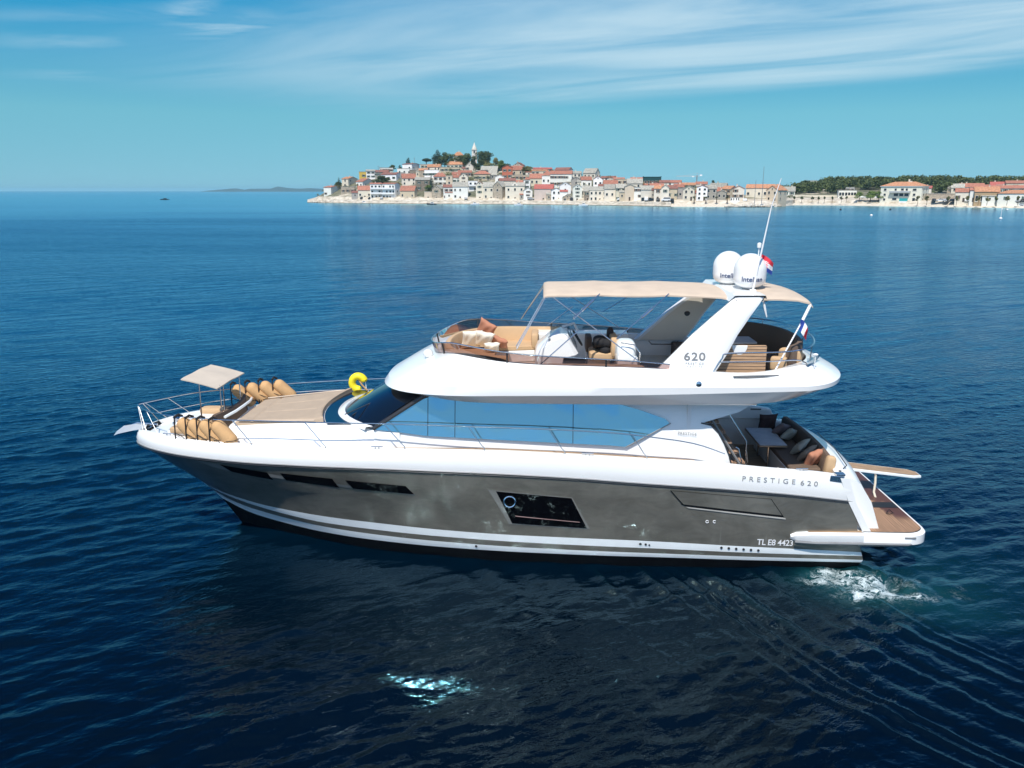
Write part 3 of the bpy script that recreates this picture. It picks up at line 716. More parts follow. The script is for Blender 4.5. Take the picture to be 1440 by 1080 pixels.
# headlight-like searchlight ball on the brow
nb_ = MB(); nb_.lathe([(0.06, 0), (0.05, 0.04), (0.03, 0.05)], (7.55, -0.95, 4.30), 14); nb_.blob((7.55, -0.95, 4.44), (0.23, 0.23, 0.2), 18, 12)
nb_.build('searchlight', 'gelcoat', yacht, True)
# speaker / vent in the wing side
sv = MB(); sv.lathe([(0.06, 0), (0.06, 0.03), (0.03, 0.045)], (13.50, -2.43, 4.13), 16, 0, Matrix.Rotation(R(90), 3, 'X')); sv.build('side_light', 'chrome', yacht, True)
# fixed black gooseneck slot lines under the wing
# ---- arch
def arch_leg(s_, mat):
    out = MB(); rows_ = []
    prof = [(0.0, 12.62, 13.92, 2.06, 2.02), (0.25, 13.02, 14.18, 1.97, 0.16), (0.5, 13.42, 14.40, 1.86, 0.14), (0.75, 13.88, 14.68, 1.74, 0.13), (0.92, 14.20, 14.88, 1.66, 0.13), (1.0, 14.36, 14.98, 1.58, 0.13)]
    z0, z1 = 4.28, 5.86
    for f_, xa, xb, yo, _ in prof:
        z_ = z0 + (z1 - z0) * f_; yi = yo - 0.20 + 0.04 * f_
        rows_.append([(xa, -s_ * (yo - 0.03), z_), (xa + 0.06, -s_ * yo, z_), (xb - 0.10, -s_ * yo, z_), (xb, -s_ * (yo - 0.05), z_), (xb, -s_ * yi, z_), (xa + 0.03, -s_ * yi, z_)])
    out.grid(rows_, 0, s_ < 0, True); out.add(rows_[0], [(0, 1, 2, 3, 4, 5)])
    if s_ < 0:   # inside lining of the far leg
        r2 = [[(r_[5][0] + 0.10, r_[5][1] - 0.006, r_[5][2]), (r_[4][0] - 0.05, r_[4][1] - 0.006, r_[4][2])] for r_ in rows_]; out.grid(r2, 1)
    return out
ar = MB()
yarch = empty('arch'); yarch.parent = yacht
for s_ in (1, -1): arch_leg(s_, 0).build('arch_leg', ['gelcoat', 'liner'], yarch, True, angle=35)
cb = MB(); cb.grid([[(14.22, y_, 5.80 - 0.02 * abs(y_)) for y_ in (-1.6, -0.8, 0, 0.8, 1.6)], [(14.34, y_, 5.93 - 0.02 * abs(y_)) for y_ in (-1.62, -0.8, 0, 0.8, 1.62)], [(15.0, y_, 5.93 - 0.02 * abs(y_)) for y_ in (-1.6, -0.8, 0, 0.8, 1.6)], [(15.06, y_, 5.80 - 0.02 * abs(y_)) for y_ in (-1.56, -0.8, 0, 0.8, 1.56)], [(14.6, y_, 5.76 - 0.02 * abs(y_)) for y_ in (-1.56, -0.8, 0, 0.8, 1.56)], [(14.22, y_, 5.80 - 0.02 * abs(y_)) for y_ in (-1.6, -0.8, 0, 0.8, 1.6)]])
cb.build('crossbeam', 'gelcoat', yarch, True, angle=30)
sp2 = MB(); sp2.lathe([(0.075, 0), (0.075, 0.02), (0.05, 0.03), (0.02, 0.02)], (13.93, 1.70, 5.02), 20, 0, Matrix.Rotation(R(90), 3, 'X')); sp2.build('loudspeaker', 'dark_trim', yarch, True)
hd = MB(); hd.tube([(12.98, 1.74, 4.27), (13.04, 1.66, 4.2), (13.68, 1.66, 4.2), (13.74, 1.74, 4.27)], 0.014, 6); hd.build('handrail', 'dark_trim', yarch, True)
_ay = lambda a, b: -float(np.interp((b - 4.28) / 1.58, [0, 0.25, 0.5, 0.75, 0.92, 1.0], [2.06, 1.97, 1.86, 1.74, 1.66, 1.58]))
side_text('arch_lettering', '620', 13.47, 4.62, 0.235, 0.0, 'letter_grey', 1.1, 1.25, _ay, 0.012, 0.004)
side_text('arch_lettering', 'PRESTIGE', 13.47, 4.475, 0.075, 0.0, 'letter_grey', 1.2, 1.1, _ay, 0.012)
side_text('arch_lettering', 'YACHTS', 13.47, 4.41, 0.06, 0.0, 'letter_grey', 1.4, 1.2, _ay, 0.012)
# satellite domes
def dome(c, R_, txt):
    d = MB(); pr = [(0.16, -0.02), (0.22, 0.02), (R_ * 0.78, 0.05), (R_ * 0.96, 0.13), (R_, 0.22), (R_, 0.40)]
    for a in np.linspace(0, 90, 12)[1:]: pr.append((R_ * math.cos(R(a)) + 1e-4, 0.40 + R_ * 1.02 * math.sin(R(a))))
    d.lathe(pr, c, 36); d = d.build('radome', 'gelcoat', yacht, True, angle=50)
    vs2, fs2 = text_mesh('Intellian', 0.155, 1.0, 1.0, 0.003); out = []
    for a, b in vs2:
        ang = -math.pi / 2 + a / R_ + R(-4); out.append((c[0] + (R_ + 0.006) * math.cos(ang), c[1] + (R_ + 0.006) * math.sin(ang), c[2] + 0.21 + b))
    m_ = MB(); m_.add(out, fs2); m_.build('radome_lettering', 'letter_blue', d, fixn=False)
    return d
dome((14.90, -0.52, 5.95), 0.365, 'near'); dome((14.62, 0.40, 5.94), 0.36, 'far')
an = MB(); an.tube([(14.88, -0.95, 5.92), (14.94, -0.93, 6.25)], 0.02, 8, 1); an.tube([(14.94, -0.93, 6.25), (15.0, -0.92, 6.66)], [0.007, 0.009], 8)
an.tube([(15.0, -0.92, 6.66), (15.17, -0.9, 7.77), (15.34, -0.88, 8.36)], [0.020, 0.012, 0.007], 8); an.box((14.88, -0.95, 5.93), (0.12, 0.10, 0.05))
an.build('whip_antenna', 'letter_white', yacht, True)
ms = MB(); ms.tube([(15.08, -0.35, 5.93), (15.10, -0.40, 6.84)], 0.014, 8); ms.lathe([(0.045, 0), (0.05, 0.05), (0.045, 0.10), (0.01, 0.115)], (15.10, -0.40, 6.84), 14); ms.build('masthead_light', 'gelcoat', yacht, True)
# ---- bimini forward and aft of the arch: bent-over cloth on hoops
def bimini(xs, zs, W, crown, drop, name, mat='canvas'):
    vs_ = np.linspace(-1, 1, 31); rws_ = []
    for i, (x_, z_) in enumerate(zip(xs, zs)):
        k = 1.0
        rws_.append([(x_, W * v_, z_ + crown * (1 - abs(v_) ** 2.2) - drop * max(0, (abs(v_) - 0.93) / 0.07)) for v_ in vs_])
    b_ = MB(); b_.grid(rws_); lo = [[(a, b, c - 0.03) for a, b, c in r_] for r_ in rws_]; b_.grid(lo, 0, True)
    bd = [rws_[0][i] for i in range(31)] + [r_[-1] for r_ in rws_[1:]] + [rws_[-1][i] for i in range(29, -1, -1)] + [r_[0] for r_ in rws_[-2:0:-1]]
    b_.grid([[(a, b, c - 0.03) for a, b, c in bd], bd], closed_u=True)
    return b_.build(name, mat, yacht, True, angle=50)
XB = [10.20, 10.22, 10.30, 10.5, 10.9, 11.2, 11.45, 11.7, 12.2, 12.6, 12.95, 13.3, 13.8, 14.1, 14.30, 14.38]
ZB = [5.78, 5.825, 5.85, 5.855, 5.857, 5.867, 5.88, 5.867, 5.857, 5.864, 5.88, 5.865, 5.85, 5.835, 5.80, 5.76]
bimini(XB, ZB, 1.30, 0.10, 0.02, 'bimini')
bimini([14.97, 15.3, 15.7, 15.95, 16.03], [5.86, 5.86, 5.84, 5.78, 5.70], 1.58, 0.08, 0.04, 'bimini')
bp = MB()
for s_ in (1, -1):
    y_ = -1.28 * s_
    for a, b in (((10.26, y_, 5.81), (9.64, -2.18 * s_, 4.80)), ((10.39, y_, 5.82), (12.25, -2.12 * s_, 4.55)), ((11.45, y_, 5.88), (10.86, -1.8 * s_, 5.40)), ((10.98, -1.85 * s_, 5.16), (10.15, -2.16 * s_, 4.46)),
                 ((12.97, y_, 5.89), (11.78, -2.0 * s_, 5.0)), ((11.45, y_, 5.88), (10.86, -1.74 * s_, 5.42))):
        bp.tube([a, b], 0.0125, 8)
    bp.tube([(10.22, y_, 5.80), (9.62, -1.9 * s_, 4.8)], 0.0115, 8)
for x_ in (10.3, 11.5, 12.97): bp.tube([(x_, -1.27, 5.82), (x_, -0.8, 5.88), (x_, 0.8, 5.88), (x_, 1.27, 5.82)], 0.015, 8)
bp.tube([(12.57, -1.52, 5.59), (12.35, -1.65, 5.42)], 0.030, 8); bp.tube([(11.30, -1.41, 5.76), (11.05, -1.61, 5.56)], 0.030, 8)
bp.build('bimini_frame', 'chrome', yacht, True)
for s_ in (1, -1):
    ap = MB(); ap.tube([(15.98, -1.55 * s_, 5.70), (15.80, -1.68 * s_, 5.38)], 0.034, 10); ap.tube([(15.80, -1.68 * s_, 5.38), (15.13, -2.12 * s_, 4.28)], 0.017, 8); ap.build('bimini_pole', 'letter_white', yacht, True)
sr_ = MB(); sr_.box((14.72, -2.3, 4.24), (0.95, 0.06, 0.03), Matrix.Rotation(R(-2), 3, 'Y')); sr_.box((14.72, -2.3, 4.285), (0.95, 0.05, 0.02), Matrix.Rotation(R(-2), 3, 'Y')); sr_.build('slide_track', 'grey_trim', yacht)
st = MB(); st.tube([(14.36, -1.62, 5.80), (14.40, -1.63, 5.62), (14.39, -1.64, 5.40)], 0.015, 6); st.build('strap', 'dark_trim', yacht, True)
st = MB(); st.tube([(14.98, -1.5, 5.80), (15.02, -1.52, 5.60), (15.07, -1.53, 5.42)], [0.02, 0.026, 0.012], 6); st.build('strap', 'letter_white', yacht, True)
# ---------------------------------------------------------------- swim platform, cockpit, rails
def outline(x0, x1, hw, r_, n=10):
    pts = [(x0, -hw)]
    for a in np.linspace(-90, 0, n): pts.append((x1 - r_ * 1.0 + r_ * math.cos(R(a)), -hw + r_ * 0.95 + r_ * 0.95 * math.sin(R(a))))
    half = pts[1:]; bow_ = [(a + 0.10 * (1 - (b / hw) ** 2), b) for a, b in half]
    return [(x0, -hw)] + bow_ + [(a, -b) for a, b in bow_[::-1]] + [(x0, hw)]
pf = MB(); o_ = outline(17.25, 18.74, 2.43, 0.42); i_ = [(max(17.27, a - 0.07 if a > 17.5 else a), b * 0.968) for a, b in o_]
lo = [(a - 0.10 if a > 17.5 else a, b * 0.955) for a, b in o_]
pf.grid([[(a, b, 0.43) for a, b in lo], [(a, b, 0.53) for a, b in o_], [(a, b, 0.735) for a, b in o_], [(a, b, 0.775) for a, b in [((q[0] + w_[0]) / 2, (q[1] + w_[1]) / 2) for q, w_ in zip(o_, i_)]], [(a, b, 0.775) for a, b in i_]], closed_u=True)
pf.add([(a, b, 0.43) for a, b in lo], [tuple(range(len(lo)))[::-1]])
for s_ in (1, -1):      # wings that run forward along the hull
    w_ = MB(); rows_ = []
    for x_, yo, zb, zt in [(15.72, 2.40, 0.60, 0.70), (15.85, 2.44, 0.55, 0.755), (16.2, 2.45, 0.52, 0.775), (17.3, 2.43, 0.50, 0.775)]:
        yi = 2.2; rows_.append([(x_, -s_ * yi, zb), (x_, -s_ * (yo - 0.04), zb), (x_, -s_ * yo, zb + 0.06), (x_, -s_ * yo, zt - 0.04), (x_, -s_ * (yo - 0.05), zt), (x_, -s_ * yi, zt)])
    pf.grid(rows_, 0, s_ < 0, True); pf.add(rows_[0], [tuple(range(6))])
pf = pf.build('swim_platform', 'gelcoat', yacht, True, angle=45)
tk = MB(); ti = [(a - 0.075 if a > 17.5 else a + 0.05, b * 0.955) for a, b in o_]; tk.add([(a, b, 0.779) for a, b in ti], [tuple(range(len(ti)))]); 
tk.build('teak_top', 'teak_platform', pf)
for s_ in (1, -1):
    q = MB(); q.add([(16.1, -s_ * 2.39, 0.779), (17.28, -s_ * 2.38, 0.779), (17.28, -s_ * 2.26, 0.779), (16.1, -s_ * 2.28, 0.779)], [(0, 1, 2, 3)]); q.build('teak_top', 'teak_deck', pf)
    q = MB(); q.tube([(15.80, -s_ * 2.45, 0.565), (16.2, -s_ * 2.465, 0.55), (18.26, -s_ * 2.445, 0.535), (18.61, -s_ * 2.28, 0.535), (18.78, -s_ * 1.9, 0.535)], 0.030, 6); q.build('rub_strip', 'grey_trim', pf, True)
q = MB(); q.box((18.30, -2.436, 0.69), (0.24, 0.012, 0.035)); q.build('step_slot', 'grey_trim', pf)
q = MB(); q.box((18.2, -0.75, 0.782), (0.95, 0.34, 0.006)); q.build('hatch', 'dash_black', pf)
hk = MB(); hk.tube([(18.25, -1.27, 0.80), (18.32, -1.22, 0.86), (18.40, -1.28, 0.80), (18.30, -1.33, 0.79), (18.22, -1.30, 0.79)], 0.010, 6); hk.build('mooring_hook', 'dash_black', pf, True)
# transom block with rounded cap
tm = MB(); prof = [(16.72, 1.3), (16.72, 2.02), (16.80, 2.07), (17.02, 2.05), (17.22, 1.92), (17.50, 1.40), (17.72, 0.78), (16.72, 0.6)]
ysn = np.linspace(-2.14, 2.14, 21); rows_ = []
for y_ in ysn:
    k = 0.20 * (1 - (y_ / 2.14) ** 2); rows_.append([(a + (k if a > 16.9 else k * 0.7), y_, b - (0.10 * (abs(y_) / 2.14) ** 3 if b > 1.8 else 0)) for a, b in prof])
tm.grid(rows_, closed_u=True); tm.add(rows_[0], [tuple(range(8))]); tm.add(rows_[-1], [tuple(range(8))[::-1]])
tm.build('transom', 'gelcoat', yacht, True, angle=35)
ck = MB(); ck.add([(13.4, -2.14, 1.35), (17.0, -2.14, 1.35), (17.0, 2.14, 1.35), (13.4, 2.14, 1.35)], [(0, 1, 2, 3)]); ck.build('cockpit_deck', 'teak_deck', yacht)
for s_ in (1, -1):
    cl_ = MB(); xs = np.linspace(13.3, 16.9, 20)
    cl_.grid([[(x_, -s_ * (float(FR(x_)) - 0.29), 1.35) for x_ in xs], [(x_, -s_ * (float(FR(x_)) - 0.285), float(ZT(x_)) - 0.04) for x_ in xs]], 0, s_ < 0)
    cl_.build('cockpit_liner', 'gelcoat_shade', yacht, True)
# high starboard coaming with fittings
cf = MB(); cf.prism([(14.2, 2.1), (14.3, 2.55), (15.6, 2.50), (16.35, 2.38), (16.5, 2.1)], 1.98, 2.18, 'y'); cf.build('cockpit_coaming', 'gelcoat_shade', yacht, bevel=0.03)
for x_ in (14.7, 15.35, 15.95):
    q = MB(); q.box((x_, 1.975, 2.38), (0.28, 0.02, 0.03) if x_ != 15.35 else (0.14, 0.05, 0.12)); q.build('coaming_fitting', 'dark_trim', yacht)
# stair to the flybridge: dark treads on the port side, steel handrails
for i in range(5):
    q = MB(); q.box((14.02 + 0.16 * i, -1.30, 3.05 - 0.24 * i), (0.30, 0.62, 0.05)); q.build('stair_tread', 'teak_stair', yacht, bevel=0.008)
q = MB(); q.tube([(13.85, -1.0, 3.3), (14.70, -1.0, 1.9)], 0.03, 6); q.tube([(13.88, -1.62, 3.3), (14.80, -1.62, 1.9)], 0.03, 6); q.build('stair_stringer', 'grey_trim', yacht, True)
q = MB(); q.tube([(14.28, -1.25, 3.5), (14.42, -1.25, 3.20), (14.90, -1.25, 2.50), (14.92, -1.25, 1.95), (14.80, -1.25, 1.85)], 0.018, 8); q.build('stair_handrail', 'chrome', yacht, True)
q = MB(); q.tube([(14.55, -1.70, 2.50), (14.62, -1.70, 2.46), (14.72, -1.70, 2.10), (14.78, -1.70, 2.06), (14.84, -1.70, 2.15), (14.80, -1.70, 2.4)], 0.014, 8); q.build('stair_handrail', 'chrome', yacht, True)
q = MB(); q.box((13.5, 0.3, 2.45), (0.03, 2.4, 2.0)); q.build('saloon_door', 'black_glass', yacht)
# table with folding leg
tb_ = MB(); tb_.box((15.88, 0.65, 2.03), (0.66, 1.45, 0.012), None, 0); tb_ = tb_.build('cockpit_table', 'table_grey', yacht)
q = MB(); q.box((15.88, 0.65, 2.0), (0.68, 1.47, 0.045)); q.build('table_edge', 'teak_panel', tb_, bevel=0.008)
q = MB(); q.tube([(15.85, 0.2, 2.0), (15.85, 0.2, 1.36)], 0.03, 8); q.tube([(15.85, 1.1, 2.0), (15.85, 1.1, 1.36)], 0.03, 8); q.build('table_leg', 'chrome', tb_, True)
# aft sofa: seat, curved dark back, light end
q = MB(); q.box((16.30, 0.1, 1.58), (0.80, 3.3, 0.46)); q.build('sofa_base', 'gelcoat', yacht, bevel=0.03)
q = MB(); q.box((16.26, 0.15, 1.85), (0.70, 3.1, 0.12)); q.build('sofa_seat', 'fabric_brown', yacht, bevel=0.04)
q = MB(); ysn = np.linspace(-1.45, 1.75, 24); rows_ = []
for y_ in ysn:
    k = 0.14 * (1 - (y_ / 1.9) ** 2); rows_.append([(16.55 + k, y_, 1.85), (16.57 + k, y_, 2.18), (16.62 + k, y_, 2.25), (16.70 + k, y_, 2.25), (16.75 + k, y_, 2.18), (16.76 + k, y_, 1.85)])
q.grid(rows_, closed_u=True); q.add(rows_[0], [tuple(range(6))]); q.add(rows_[-1], [tuple(range(6))[::-1]]); q.build('sofa_back', 'fabric_brown', yacht, True, angle=50)
q = MB(); q.blob((16.74, -1.52, 2.04), (0.22, 0.20, 0.44), 14, 10, 0.5, Matrix.Rotation(R(8), 3, 'Y')); q.build('sofa_end', 'fabric_tan', yacht, True)
q = MB(); q.prism([(15.35, 1.36), (15.65, 1.9), (16.35, 1.36)], -1.35, -1.30, 'y'); q.build('locker_panel', 'liner', yacht)
q = MB(); q.lathe([(0.03, 0), (0.03, 0.02), (0.01, 0.025)], (16.80, -2.0, 2.06), 12); q.build('deck_filler', 'dark_trim', yacht, True)
q = MB(); q.tube([(16.98, -1.7, 2.02), (17.05, -1.7, 2.10), (17.15, -0.6, 2.16), (17.15, 0.6, 2.16)], 0.012, 6); q.build('transom_rail', 'dark_trim', yacht, True)
# passerelle: teak-topped gangplank swung out over the platform
q = MB(); q.prism([(17.15, 0.62), (19.45, 0.52), (19.62, 0.38), (19.62, 0.10), (19.4, 0.0), (17.15, 0.05)], 1.335, 1.40, 'z'); q.v = [(a, b, c + 0.06 - 0.105 * (a - 17.4)) for a, b, c in q.v]; pas = q.build('passerelle', 'boot_white', yacht, bevel=0.015)
q = MB(); q.prism([(17.18, 0.56), (19.44, 0.47), (19.58, 0.36), (19.58, 0.12), (19.4, 0.05), (17.18, 0.10)], 1.402, 1.408, 'z'); q.v = [(a, b, c + 0.06 - 0.105 * (a - 17.4)) for a, b, c in q.v]; q.build('tread', 'teak_deck', pas)
q = MB(); q.tube([(17.5, 0.4, 1.32), (18.1, 0.35, 1.24)], 0.05, 8); q.tube([(17.3, 0.3, 0.9), (17.9, 0.3, 1.30)], 0.035, 8); q.build('lifting_arm', 'grey_trim', pas, True)

# ---- bow and side rails
FBr = lambda x_: float(FR(max(0.02, min(17.07, x_))))
near_pts = [(0.06, 0.0, 2.88), (0.16, -0.16, 2.885), (0.5, -0.55, 2.90), (0.97, -0.95, 2.93), (1.52, -1.22, 2.95), (2.69, -1.60, 2.98), (3.55, -1.81, 3.03), (5.59, -2.13, 3.09), (6.88, -2.23, 3.11), (8.52, -2.30, 3.09), (10.35, -2.31, 3.05), (11.71, -2.29, 2.98), (12.5, -2.28, 2.90), (13.5, -2.22, 2.74), (14.2, -2.2, 2.50)]
br = empty('bow_rail'); br.parent = yacht
def smooth(pts, n=4):
    P = [Vector(q) for q in pts]; out = []
    for i in range(len(P) - 1):
        p0, p1, p2, p3 = P[max(0, i - 1)], P[i], P[i + 1], P[min(len(P) - 1, i + 2)]
        for k in range(n):
            t_ = k / n; out.append(0.5 * ((2 * p1) + (p2 - p0) * t_ + (2 * p0 - 5 * p1 + 4 * p2 - p3) * t_ * t_ + (3 * p1 - p0 - 3 * p2 + p3) * t_ ** 3))
    return out + [P[-1]]
full = [(a, -b, c) for a, b, c in near_pts[:0:-1]] + near_pts
q = MB(); q.tube(smooth(full), 0.0135, 8); q.build('top_rail', 'chrome', br, True)
q = MB(); q.tube(smooth([(0.30, 0.36, 2.56), (0.9, 0.88, 2.60), (1.82, 1.34, 2.68), (3.58, 1.82, 2.78), (4.89, 2.03, 2.80), (6.5, 2.2, 2.80), (8.0, 2.28, 2.78)]), 0.010, 6); q.build('mid_rail', 'chrome', br, True)
stn = [(3.14, 3.58), (4.91, 5.36), (6.72, 7.17), (8.59, 8.94), (10.35, 10.70), (12.17, 12.49)]
for s_ in (1, -1):
    for xt, xb in stn:
        zt_ = float(np.interp(xt, [p_[0] for p_ in near_pts], [p_[2] for p_ in near_pts])); zb = float(ZT(xb))
        yt = -(FBr(xt) - 0.2); yb = -(FBr(xb) - 0.17)
        q = MB(); q.tube([(xt, s_ * yt, zt_), (xb - 0.06, s_ * (yb + (yt - yb) * 0.1), zb + 0.12), (xb, s_ * yb, zb + 0.06), (xb + 0.01, s_ * yb, zb - 0.02)], 0.0115, 8); q.build('stanchion', 'chrome', br, True)
    for xt, yt, zt_, xb in ((0.16, 0.16, 2.885, 0.50), (0.55, 0.58, 2.90, 0.95), (0.12, 0.12, 2.88, 0.34)):
        q = MB(); q.tube([(xt, -s_ * yt, zt_), (xb, -s_ * (FBr(xb) - 0.22), float(ZT(xb)) - 0.02)], 0.0105, 8); q.build('stanchion', 'chrome', br, True)
simple('fluke_steel', (0.55, 0.58, 0.60), 0.35, 0.08, 4, metal=0.4)
# anchor on its roller, stainless plough with flukes
ac = MB(); ac.box((0.02, 0, 2.27), (0.62, 0.16, 0.05), None, 0)
an_ = empty('bow_anchor'); an_.parent = yacht
ac.build('roller_channel', 'chrome', an_, bevel=0.01)
for s_ in (1, -1):
    q = MB(); rows_ = [[(0.25, s_ * 0.03, 2.36), (0.25, s_ * 0.14, 2.30)], [(-0.05, s_ * 0.03, 2.38), (-0.05, s_ * 0.26, 2.27)], [(-0.35, s_ * 0.03, 2.33), (-0.38, s_ * 0.30, 2.20)], [(-0.56, s_ * 0.02, 2.18), (-0.55, s_ * 0.20, 2.12)]]
    q.grid(rows_); q.build('fluke', 'fluke_steel', an_, True)
q = MB(); q.tube([(0.5, 0, 2.36), (0.0, 0, 2.40), (-0.45, 0, 2.22)], [0.03, 0.035, 0.03], 8); q.build('shank', 'chrome', an_, True)
# windlass and low white mouldings of the bow well
q = MB(); q.lathe([(0.11, 0), (0.11, 0.06), (0.07, 0.08), (0.07, 0.16), (0.1, 0.19), (0.02, 0.2)], (0.95, 0.12, 2.33), 18); q.box((1.15, 0.1, 2.37), (0.3, 0.22, 0.08)); q.build('windlass', 'chrome', yacht, True)
def cleat(x_, s_):
    q = MB(); y_ = -s_ * (FBr(x_) - 0.17); z_ = float(ZT(x_)) + 0.0
    q.tube([(x_ - 0.13, y_, z_ + 0.05), (x_ + 0.13, y_, z_ + 0.05)], 0.014, 8); q.tube([(x_ - 0.04, y_, z_), (x_ - 0.04, y_, z_ + 0.05)], 0.012, 6); q.tube([(x_ + 0.04, y_, z_), (x_ + 0.04, y_, z_ + 0.05)], 0.012, 6)
    q.build('cleat', 'chrome', yacht, True)
for x_ in (1.35, 6.55, 11.2, 15.9):
    for s_ in (1, -1): cleat(x_, s_)
# bow lounge: U of tan cushions facing forward, curved dark back
q = MB(); q.prism([(1.15, -0.85), (2.45, -1.15), (2.72, -1.1), (2.72, 1.1), (2.45, 1.15), (1.15, 0.85), (1.05, 0.4), (1.05, -0.4)], 2.34, 2.46, 'z'); q.build('lounge_base', 'gelcoat', yacht, bevel=0.03)
for (x0, y0, dx, dy) in ((1.75, -0.86, 0.95, 0.36), (1.75, 0.86, 0.95, 0.36), (2.25, 0.0, 0.5, 1.3)):
    q = MB(); q.blob((x0, y0, 2.52), (dx, dy, 0.16), 20, 10, 0.35); q.build('lounge_cushion', 'fabric_tan', yacht, True)
q = MB(); rows_ = []
for y_ in np.linspace(-1.0, 1.0, 17):
    k = -0.16 * (y_ / 1.0) ** 2; rows_.append([(2.46 + k, y_, 2.50), (2.52 + k, y_, 2.90), (2.55 + k, y_, 2.93), (2.60 + k, y_, 2.91), (2.60 + k, y_, 2.5)])
q.grid(rows_, closed_u=True); q.add(rows_[0], [tuple(range(5))]); q.add(rows_[-1], [tuple(range(5))[::-1]]); q.build('lounge_back', 'fabric_brown', yacht, True, angle=50)
q = MB(); q.tube([(2.62, -0.9, 2.84), (2.74, -0.5, 2.88), (2.76, 0.0, 2.89), (2.74, 0.5, 2.88), (2.62, 0.9, 2.84)], 0.035, 8); q.build('backrest_bar', 'boot_white', yacht, True)
# ---- flybridge furniture
def cushion(name, c, d, mat, rz=0.0, e=0.35, M=None):
    q = MB(); q.blob(c, d, 20, 10, e, M if M is not None else Matrix.Rotation(rz, 3, 'Z')); return q.build(name, mat, yacht, True)
def ring_seat(name, x0, x1, B, z0, z1, thick, mat, a0, a1, lf=1.6, lr=1.2):
    """back cushion that follows the coaming between two fractions of its loop"""
    Lp = loop(x0, x1, B, c0(z0), lf, lr); half = len(Lp) // 2; idx = [i % len(Lp) for i in range(a0, a1)]
    q = MB(); rws = []
    for i in idx:
        a = Vector(Lp[i]); cx = min(max(a.x, x0 + lf), x1 - lr); inn = (Vector((cx, 0, 0)) - Vector((a.x, a.y, 0))).normalized() * thick
        rws.append([(a.x, a.y, z0), (a.x, a.y, z1 - 0.04), (a.x + inn.x * .25, a.y + inn.y * .25, z1), (a.x + inn.x * .8, a.y + inn.y * .8, z1), (a.x + inn.x, a.y + inn.y, z1 - 0.05), (a.x + inn.x * 1.3, a.y + inn.y * 1.3, z0)])
    q.grid(rws, closed_u=True); q.add(rws[0], [tuple(range(6))]); q.add(rws[-1], [tuple(range(6))[::-1]])
    return q.build(name, mat, yacht, True, angle=50)
q = MB(); q.prism([(8.1, -1.6), (8.6, -1.95), (10.0, -1.98), (10.0, -1.0), (9.0, -0.7), (9.0, 0.9), (10.0, 1.1), (10.0, 1.98), (8.6, 1.95), (8.1, 1.6), (7.95, 0.6), (7.95, -0.6)], 3.83, 4.12, 'z'); q.build('sofa_base', 'gelcoat', yacht, bevel=0.02)
q = MB(); q.prism([(8.15, -1.5), (8.6, -1.88), (10.0, -1.92), (10.0, -1.05), (9.05, -0.75), (9.05, 0.95), (10.0, 1.15), (10.0, 1.92), (8.6, 1.88), (8.15, 1.5), (8.02, 0.6), (8.02, -0.6)], 4.122, 4.24, 'z'); q.build('sofa_seat', 'fabric_tan', yacht, bevel=0.03)
nL = len(L4)
ring_seat('sofa_back', 7.86, 16, 2.03, 4.1, 4.60, 0.16, 'fabric_tan', -24, 20)
cushion('sofa_arm', (10.0, 1.5, 4.35), (0.2, 0.8, 0.42), 'fabric_tan')
cushion('sunbed', (11.25, -1.62, 4.15), (2.5, 0.62, 0.34), 'fabric_taupe', 0, 0.25)
# helm console: white pod with dark wheel and hooded instruments
hm = MB(); prof = [(10.02, 3.84), (10.02, 4.42), (10.08, 4.56), (10.40, 4.82), (10.62, 4.90), (10.78, 4.88), (10.86, 4.74), (11.02, 4.45), (10.70, 4.36), (10.62, 3.84)]
rows_ = []
for y_, k in ((-0.98, 0.86), (-0.86, 1.0), (0.10, 1.0), (0.22, 0.86)): rows_.append([(10.5 + (a - 10.5) * k, y_, 4.3 + (b - 4.3) * k) for a, b in prof])
hm.grid(rows_, closed_u=True); hm.add(rows_[0], [tuple(range(10))]); hm.add(rows_[-1], [tuple(range(10))[::-1]]); hm = hm.build('helm_console', 'gelcoat', yacht, True, angle=30, bevel=0.0)
q = MB(); q.add([(10.80, -0.72, 4.84), (10.97, -0.74, 4.54), (10.97, 0.0, 4.54), (10.80, -0.02, 4.84)], [(0, 1, 2, 3)]); q.add([(10.84, -0.72, 4.88), (11.0, -0.74, 4.56), (11.0, 0.0, 4.56), (10.84, -0.02, 4.88)], [(0, 1, 2, 3)]); q.build('instrument_panel', 'dash_black', hm)
q = MB(); wM = Matrix.Rotation(R(58), 3, 'Y'); cw = Vector((11.02, -0.35, 4.72))
q.tube([cw + wM @ Vector((0.2 * math.cos(a), 0.2 * math.sin(a), 0)) for a in np.linspace(0, 2 * math.pi, 25)[:-1]], 0.02, 8, closed=True)
for a in (0.5, 2.6, 4.7): q.tube([cw, cw + wM @ Vector((0.2 * math.cos(a), 0.2 * math.sin(a), 0))], 0.014, 6)
q.build('steering_wheel', 'dash_black', hm, True)
q = MB(); q.tube([(10.66, 0.15, 4.90), (10.95, 0.18, 4.98), (11.05, 0.2, 4.80)], 0.03, 8); q.build('console_handle', 'gelcoat', hm, True)
for y_ in (-0.9, -0.6):
    q = MB(); q.box((10.35, y_, 4.785), (0.06, 0.10, 0.02), Matrix.Rotation(R(-38), 3, 'Y')); q.build('console_vent', 'grey_trim', hm)
